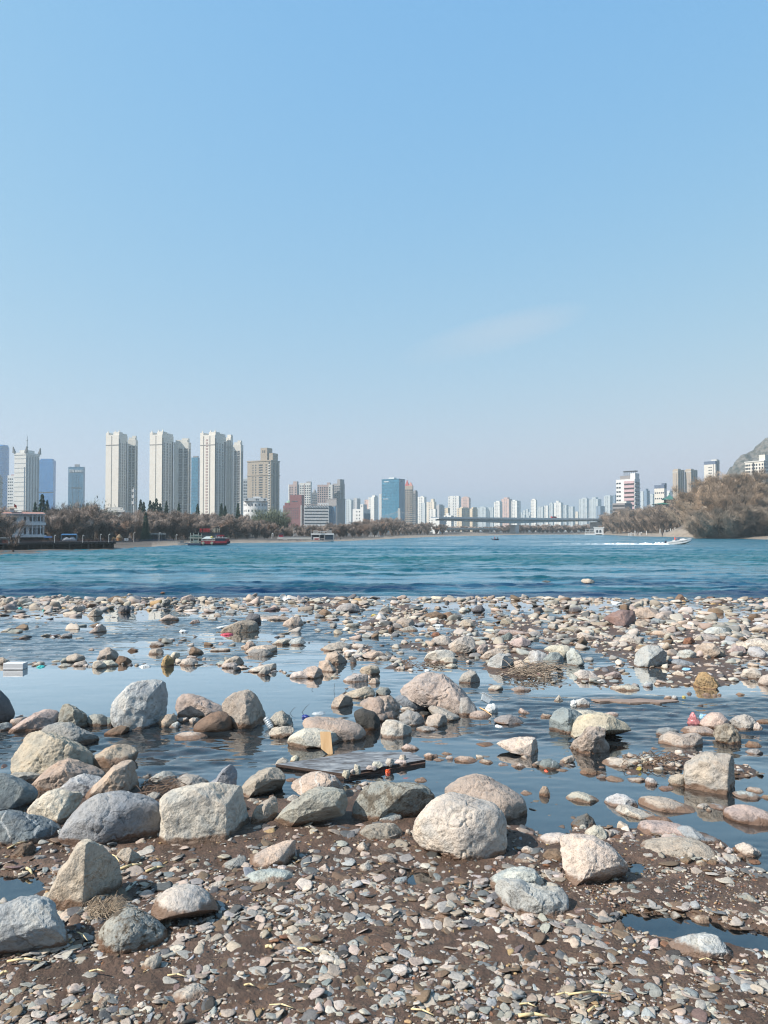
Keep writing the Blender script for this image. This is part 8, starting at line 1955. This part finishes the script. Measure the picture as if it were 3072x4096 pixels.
# gray wall and stall left of it
e = px_root('shore_wall', 1178, 2166, 209, 'long grey low wall on the left shore behind the people', 'wall', z=.2); B('wall', W_SHELL, (-68, 66, 0, 4, 0, 15)); B('coping', W_GREY, (-69, 67, -1, 5, 15, 16.5))
e = px_root('kiosk', 1124, 2166, 207, 'small dark kiosk with a red and white front on the left shore', 'kiosk', z=.2); B('wall', W_SHELL, (-10, 10, -3, 6, 0, 24)); B('panel', paint('panel_red', (.5, .05, .08), .5), (-9, 9, -3.6, -3.1, 15, 25)); m = MB(); m.prism([(-14, 24), (14, 24), (0, 33)], -5, 8); m.build('roof', M_DARKW, e)
# moored two-deck boat and red ferry
d = 150; e = px_root('two_deck_boat', 790, 2180, d, 'cream and green two-deck boat moored at the gravel bank, left of the red boat', 'boat', z=0.02)
CRM = paint('boat_cream', (.66, .66, .55), .6); GRN = paint('boat_green', (.10, .20, .16), .5); NAV = paint('boat_navy', (.0, 0, 0))
B('hull', paint('hull_blue', (.03, .06, .13), .5), (-38, 26, -14, 14, 0, 8)); B('lower_deck', CRM, (-32, 22, -13, 13, 8, 10)); B('middle_deck', CRM, (-30, 17, -13, 13, 27, 31)); B('upper_roof', M_DARKW, (-27, 17, -12, 13, 48, 49.5)); B('rail', GRN, (-29, 16, -13, -12.4, 33, 36)); B('rail', CRM, (-29, 16, -13, -12.4, 37, 38.5)); B('rail', CRM, (-31, 20, -13, -12.4, 14, 16)); B('cabin', CRM, (-14, 5, -9, 9, 10, 22)); B('awning', CRM, (-15, 2, -10, 5, 38, 43)); B('back_wall', M_DARKW, (-26, 16, 9, 11, 10, 48))
for q in (-28, -17, 3, 14): B('post', CRM, (q, q + 2.4, -13, -11, 10, 49))
m = MB(); m.tube((-9, 0, 49), (-9, 0, 66), .35, .3, 5); m.build('mast', CRM, e)
e = px_root('red_ferry', 856, 2181, d, 'red and navy ferry with paddle wheels, white canopy and red roof letters', 'ferry', z=0.02)
RD = paint('ferry_red', (.42, .035, .05), .5)
loft([(-50, [(-12, 0), (12, 0), (14, 8), (-14, 8)]), (0, [(-13, 0), (13, 0), (15, 8), (-15, 8)]), (48, [(-9, 1), (9, 1), (12, 12), (-12, 12)]), (64, [(-2, 8), (2, 8), (5, 19), (-5, 19)])], 'hull', paint('hull_navy', (.02, .025, .05), .5), e)
B('red_side', RD, (-49, 2, -15.4, -14.9, 6, 17), (2, 50, -14.9, -14.3, 8, 17)); B('cabin', paint('cabin_glass', (.05, .07, .10), .3), (5, 44, -11, 11, 12, 28)); B('cabin_roof', HUL, (2, 52, -13, 13, 28, 30)); B('bow_rail', RD, (44, 60, -10, -9, 14, 24), (58, 60, -6, 6, 14, 26))
for q in (-42, -8):
    m = MB(); m.tube((q, -16.4, 9), (q, -15.2, 9), 5.5, 5.5, 20); w_ = m.build('paddle_wheel', CRM, e); m = MB(); m.tube((q, -16.9, 9), (q, -16.4, 9), 2.2, 2.2, 14); m.build('hub', paint('hub_yellow', (.6, .45, .12), .5), w_)
m = MB(); m.frustum((-47, 4, -13, 13, 26), (-30, -8, -4, 4, 35)); m.build('canopy', paint('canopy_white', (.62, .70, .70), .7), e)
for q in (-45, -26, -6): B('canopy_post', HUL, (q, q + 1.2, -12, -11, 8, 26))
B('upper_cabin', paint('cabin_dark', (.07, .08, .09), .6), (-47, 22, 2, 13, 28, 48)); B('upper_roof', M_DARKW, (-52, 24, 0, 15, 48, 50)); B('upper_panel', SHIELD, (4, 22, 1.4, 1.9, 33, 47)); m = MB(); m.lathe([(3, 0), (8, 1), (3, 4), (2, 7)], 10, (-8, -6, 30)); m.build('yellow_float', paint('float_yellow', (.62, .55, .15), .5), e)
rg = np.random.default_rng(9); m = MB(); [m.tube((q, -10, 30), (q, -10, 36 + rg.uniform(0, 4)), .8, .8, 5) for q in range(9, 42, 3)]; m.box(14, 40, -11, -3, 35, 41); m.build('red_stall', RD, e); m = MB(); [m.box(q, q + 2.2, -12.2, -11.2, 30, 36) for q in (8, 16, 22, 32)]; m.build('white_chairs', HUL, e)
# red letters on their frame: illegible strokes of characters and latin-like capitals at this distance
m = MB(); st = [(-66, 'b'), (-54, 'b'), (-44, 'b'), (-35, 'b')]
for q, _ in st:
    for a_, b_, c_, d_ in ((0, 0, 0, 16), (7, 0, 7, 16), (0, 5, 8, 5), (0, 11, 8, 11), (1, 15, 7, 1), (3.5, 2, 3.5, 16)): m.tube((q + a_, 6, 51 + b_), (q + c_, 6, 51 + d_), .7, .7, 4)
sg = m.build('red_sign_characters', paint('sign_red', (.55, .05, .06), .5), e, (12, 0, 0)); m = MB()
for q in (-15, -9, -4, 3, 9): m.tube((q, 6, 51), (q, 6, 67), .7, .7, 4)
m.tube((-15, 6, 59), (-9, 6, 59), .6, .6, 4); m.tube((3, 6, 67), (9, 6, 59), .6, .6, 4); m.build('sign_frame', CRM, e, (12, 0, 0))
e = px_root('skiff', 730, 2180, 152, 'small white skiff moored left of the two-deck boat', 'boat', z=.05)
loft([(-18, [(-5, 0), (5, 0), (6, 7), (-6, 7)]), (8, [(-5, 0), (5, 0), (6, 7), (-6, 7)]), (20, [(-1, 4), (1, 4), (2, 9), (-2, 9)])], 'hull', HUL, e); B('cabin', paint('boat_grey', (0, 0, 0)), (-10, 6, -4, 4, 7, 17)); B('rail', M_DARKW, (-17, 18, -5.5, -5, 12, 13), (-17, -16, -5.5, -5, 7, 13), (10, 11, -5.5, -5, 7, 13))
# three white marker floats
for i, (u, lab) in enumerate(((917, 'white marker float, leftmost of the three before the ferry'), (928, 'white marker float, middle of the three before the ferry'), (950, 'white marker float, rightmost of the three before the ferry'))):
    x, y = hit(u, 2196.5, 0.1); V, Fc = ico(3); o = mk('marker_float', V * (1.15, 1.15, 1) * .09, Fc, HUL, None, (x, y, .05), True); tag(o, lab, 'marker float', 'white marker floats before the ferry')
# ------------------------------------------------------------------ the waterside house, terrace and the left bank
d = 135; e = px_root('waterside_house', 98, 2147, d, 'white waterside house with balconies and a flat pinkish roof on the left shore', 'house', z=z_at(2147, d))
HW = paint('house_white', (.92, .94, .96), .8, scale=.1)
B('wall', HW, (-62, 66, 0, 50, -2, 98), (-45, 60, -14, 0, -2, 98)); B('lower_balcony', HW, (-80, 80, -30, 0, -2, 7)); B('balcony', HW, (-80, 78, -30, 0, 46, 57)); m = MB(); m.frustum((-82, 76, -36, 60, 92), (-70, 66, -26, 50, 98)); m.build('roof', paint('pink_roof', (.55, .30, .25), .7), e); B('eaves', HUL, (-82, 76, -36, 60, 89, 92))
for q in (2, 22, 33, 44, 53, 62):
    if q < 58: B('window', M_WIN, (q - 4, q + 4, -14.3, -13.8, 62, 80)); B('window', M_WIN, (q - 4, q + 4, -14.3, -13.8, 10, 36))
for q in (-56, 62): B('window', M_WIN, (q - 5, q + 3, -.4, .2, 62, 82)); B('window', M_WIN, (q - 5, q + 3, -.4, .2, 12, 34))
for q in (-60, 30, 45, 58, 70): B('column', HW, (q - 1.5, q + 1.5, -28, -25, 7, 46), (q - 1.5, q + 1.5, -28, -25, 57, 89))
B('stair_tower', HW, (-52, -38, -24, -8, 60, 112)); m = MB(); m.frustum((-64, -26, -34, 2, 112), (-50, -40, -20, -12, 120)); m.build('turret_roof', W_TAN, e); B('ground_arcade', M_DARKW, (-60, 66, -2, 0.2, -36, -2), (-60, 66, 0, 40, -36, -2))
e2 = px_root('flag', 54, 2040, 134, 'red flag on a short pole over the waterside house', 'flag', z=z_at(2040, 134)); m = MB(); m.tube((2, 0, -6), (2, 0, 28), .5, .4, 6); m.build('pole', M_DARKW, e2); V = []
for i in range(7):
    for j in range(2): V.append((2 + i * 1.5, .8 * sin(i * 1.1), 22 - j * (14 - i * .6) - i * 1.2 + (j == 0) * 3))
m = MB(); n_ = len(V); m.add(V + [(a_, b_ + .3, c_) for a_, b_, c_ in V], [(2 * i, 2 * i + 2, 2 * i + 3, 2 * i + 1) for i in range(6)] + [(n_ + 2 * i + 1, n_ + 2 * i + 3, n_ + 2 * i + 2, n_ + 2 * i) for i in range(6)]); m.build('cloth', paint('flag_red', (.62, .03, .03), .7), e2)
# terrace on piles
d = 112; zt = z_at(2170, d); e = px_root('pile_terrace', 0, 2170, d, 'long dark terrace on thin piles over the shore in front of the waterside house', 'terrace', z=0); k = d / F; zz = zt / k
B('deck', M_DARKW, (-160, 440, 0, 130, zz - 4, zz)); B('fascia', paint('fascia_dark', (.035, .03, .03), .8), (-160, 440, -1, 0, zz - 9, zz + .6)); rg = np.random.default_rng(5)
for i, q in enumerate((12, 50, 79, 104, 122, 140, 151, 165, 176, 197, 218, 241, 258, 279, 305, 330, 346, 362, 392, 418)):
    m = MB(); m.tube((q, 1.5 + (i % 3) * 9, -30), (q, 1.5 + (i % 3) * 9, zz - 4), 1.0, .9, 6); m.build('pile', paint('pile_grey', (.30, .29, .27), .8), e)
B('back_shadow_wall', paint('shade_dark_revetment', (.05, .045, .045), .9), (-160, 440, 60, 62, -30, zz - 4))  # wall behind the piles, coloured near-black as the shade under the deck
FR_ = paint('fence_rust', (.22, .075, .06), .7)
fe = px_root('terrace_fence', 0, 2170, d, 'rusty red slatted fence along the edge of the pile-built terrace', 'fence', z=zt); e = fe
m = MB(); [m.box(q, q + 1.1, 0.5, 1.3, 0, 9 + rg.uniform(0, 3)) for q in np.arange(82, 438, 3.0)]; m.build('slats', FR_, e); B('rail', paint('rail_dark', (.06, .04, .04), .7), (82, 438, .2, .5, 3, 4.2), (82, 438, .2, .5, 8, 9.0))
e = px_root('market_stall', 274, 2158, 122, 'blue-roofed tent stall with white cloth front on the terrace', 'stall', z=zt)
m = MB(); m.frustum((-27, 33, -8, 14, 26), (-23, 29, -4, 10, 31)); m.build('roof', paint('tent_blue', (.05, .20, .42), .6), e); B('frame', paint('tent_frame', (.30, .50, .62), .6), (-27, -25, -8, -6, 0, 26), (30, 33, -8, -6, 0, 26)); B('back_cloth', M_DARKW, (-25, 31, 4, 5, 0, 26)); V, Fc = hero_shape(np.array([(-25, -8), (28, -8), (27, 6), (15, 10), (4, 2), (-8, 7), (-20, 3)], float), 6, 4, 4, 'm'); mk('cloth_front', V, Fc, paint('tent_cloth', (.62, .64, .68), .8), e, (2, -7, 9), True)
e = px_root('blue_awning', 192, 2160, 124, 'small flat blue awning beside the waterside house', 'awning', z=zt); m = MB(); m.frustum((-14, 16, -8, 6, 15), (-14, 16, -2, 6, 20)); m.build('sheet', paint('awning_blue', (.02, .09, .24), .6), e); B('post', M_DARKW, (-13, -12, -7, -6, 0, 15), (14, 15, -7, -6, 0, 15))
LP = 'white lamp posts along the left bank'
for u, vb, hpx, d_, lab in ((77, 2168, 28, 111, 'white lamp post at the left corner of the terrace'), (219, 2166, 26, 111, 'slim white lamp post left of the blue-roofed stall'), (332, 2166, 26, 111.5, 'white lamp post on the terrace right of the blue-roofed stall'), (402, 2160, 24, 125, 'lamp post behind the terrace end'), (436, 2164, 28, 114, 'white lamp post at the right end of the terrace'), (536, 2160, 30, 160, 'white lamp post before the long pergola'), (637, 2160, 30, 170, 'white lamp post right of the long pergola'), (705, 2166, 28, 175, 'pale lamp post left of the skiff'), (1088, 2155, 22, 215, 'thin lamp post left of the kiosk'), (1176, 2152, 40, 222, 'tall bare pole behind the grey shore wall')):
    x, y = at_dist(u, d_); zb_ = zt if u < 440 else g1(x, y); hh = (z_at(vb - hpx, d_) - zb_) / (d_ / F)
    e = empty('lamp_post', (x, y, zb_), -bearing(x, y), d_ / F, lab, 'lamp post', LP); m = MB(); m.tube((0, 0, 0), (0, 0, hh), 1.0, .7, 7); m.build('pole', HUL, e)
    m = MB(); m.tube((0, 0, hh - 1), (5, 0, hh), .6, .5, 5); m.build('arm', HUL, e); V, Fc = ico(2); mk('lamp_globe', V * (1.8, 1.6, 1.5), Fc, HUL, e, (4, 0, hh - 2), True)
e = px_root('pergola', 600, 2160, 178, 'long low pergola with a white toothed cornice behind the railing', 'pergola', z=z_at(2162, 178)); B('roof', W_SHELL, (-48, 62, -8, 8, 24, 28), *[(q, q + 2.4, -9, 9, 28, 31) for q in range(-48, 62, 7)])
for q in range(-46, 62, 15): B('post', W_GREY, (q, q + 2.2, -6, -4, 0, 24))
B('back_wall', M_DARKW, (-46, 60, 5, 7, 0, 24))
e = px_root('blue_railing', 600, 2166, 168, 'blue-painted railing along the left bank promenade', 'railing', z=z_at(2168, 168)); m = MB(); [m.box(q, q + 1.0, -.5, .5, 0, 9) for q in range(-150, 95, 5)]; m.box(-150, 95, -.6, .6, 8, 9.4); m.build('bars', paint('rail_blue', (.05, .11, .24), .6), e); B('kerb', W_GREY, (-150, 95, -1, 3, -4, 0))
e = px_root('thatched_hut', 478, 2163, 138, 'small orange-brown round hut on the promenade', 'hut', z=z_at(2163, 138)); m = MB(); m.lathe([(10, 0), (11, 8), (10, 14)], 14); m.build('wall', paint('hut_wood', (.36, .18, .08), .8), e); m = MB(); m.lathe([(13, 13), (8, 20), (1, 27)], 14); m.build('roof', paint('hut_roof', (.28, .20, .12), .9), e)
e = px_root('arched_playhouse', 455, 2163, 136, 'little yellow arched shelter beside the round hut', 'shelter', z=z_at(2163, 136)); m = MB(); a_ = np.linspace(0, pi, 9); m.prism([(8 * cos(q), 15 * sin(q)) for q in a_] + [(4.5 * cos(q), 10 * sin(q)) for q in a_[::-1]], -4, 4); m.build('arch', paint('playhouse_yellow', (.50, .30, .14), .7), e); B('base', W_GREY, (-9, 9, -5, 5, -2, 0))
e = px_root('white_cabinet', 506, 2163, 140, 'white electrical cabinet on the promenade right of the round hut', 'cabinet', z=z_at(2163, 140)); B('cabinet_body', HUL, (-8, 8, -4, 4, 0, 10)); B('door_gap', M_DARKW, (-.3, .3, -4.3, -3.9, 1, 9))
e = px_root('stone_gate', 383, 2160, 165, 'small pointed pale stone ornament among the willows', 'ornament', z=z_at(2160, 165)); m = MB(); m.lathe([(4, 0), (5, 14), (4, 22), (1, 32)], 10); m.build('shaft', W_TAN, e); B('plinth', W_GREY, (-6, 6, -6, 6, -3, 0))
# landing stage and low sheds
e = px_root('landing_stage', 690, 2176, 158, 'pale low landing stage left of the skiff', 'landing stage', z=z_at(2178, 158)); B('deck', W_SHELL, (-32, 30, -4, 14, 0, 3)); B('railing', W_SHELL, (-32, 30, -4, -3.5, 9, 10), *[(q, q + 1, -4, -3.5, 3, 10) for q in range(-32, 31, 8)])
e = px_root('raft_row', 1505, 2150, 305, 'row of upturned white pedal boats on the sandy point', 'pedal boats', z=g1(*at_dist(1505, 305)))
for q in range(-28, 30, 8): m = MB(); m.frustum((q - 3.5, q + 3.5, -3, 3, 0), (q - 2.5, q + 2, -2, 2, 3)); m.build('pedal_boat', HUL, e)
e = px_root('left_edge_shed', 4, 2176, 104, 'small white shed with a dark opening at the left edge of the terrace', 'shed', z=zt); B('wall', HW, (-40, 30, 4, 24, 0, 18)); B('roof', HUL, (-44, 36, -6, 26, 20, 24)); B('opening', M_DARKW, (-20, 26, 3.5, 4.1, 1, 16)); B('red_drape', paint('drape_red', (.40, .12, .10), .8), (6, 26, 2.6, 3.4, 1, 13)); B('post', HUL, (-30, -27, -4, -2, 0, 20), (28, 31, -4, -2, 0, 20))
# ------------------------------------------------------------------ birch-like pale stems on the beach edge, right bank white markers
GB = 'white posts under the right bank trees'
for i, u in enumerate((2516, 2524, 2540, 2560, 2586, 2640, 2660, 2682, 2700, 2712)):
    x, y = at_dist(u, 402); o = MB().tube((0, 0, -.1), (0, 0, 1.5 + .4 * (i % 3)), .28, .24, 8); o.tube((0, 0, 1.5 + .4 * (i % 3)), (0, 0, 1.75 + .4 * (i % 3)), .34, .1, 8); tag(o.build('white_post', HUL, None, (x, y, g1(x, y))), 'white painted post under the right bank trees', 'post', GB)
# ------------------------------------------------------------------ air
m = MB(); m.box(-7400, 7400, -40, 7400, -4.0, HILL_TOP + 6)
t = NT('hazy_air'); pv = t.n('ShaderNodeVolumePrincipled'); pv.inputs['Color'].default_value = (.78, .93, .98, 1); pv.inputs['Density'].default_value = HAZE; pv.inputs['Anisotropy'].default_value = .25
t.l(pv.outputs[0], t.out.inputs['Volume'])
hz = m.build('haze', t.m); tag(hz, 'thin blue haze over the river and the city', 'haze', kind='stuff')
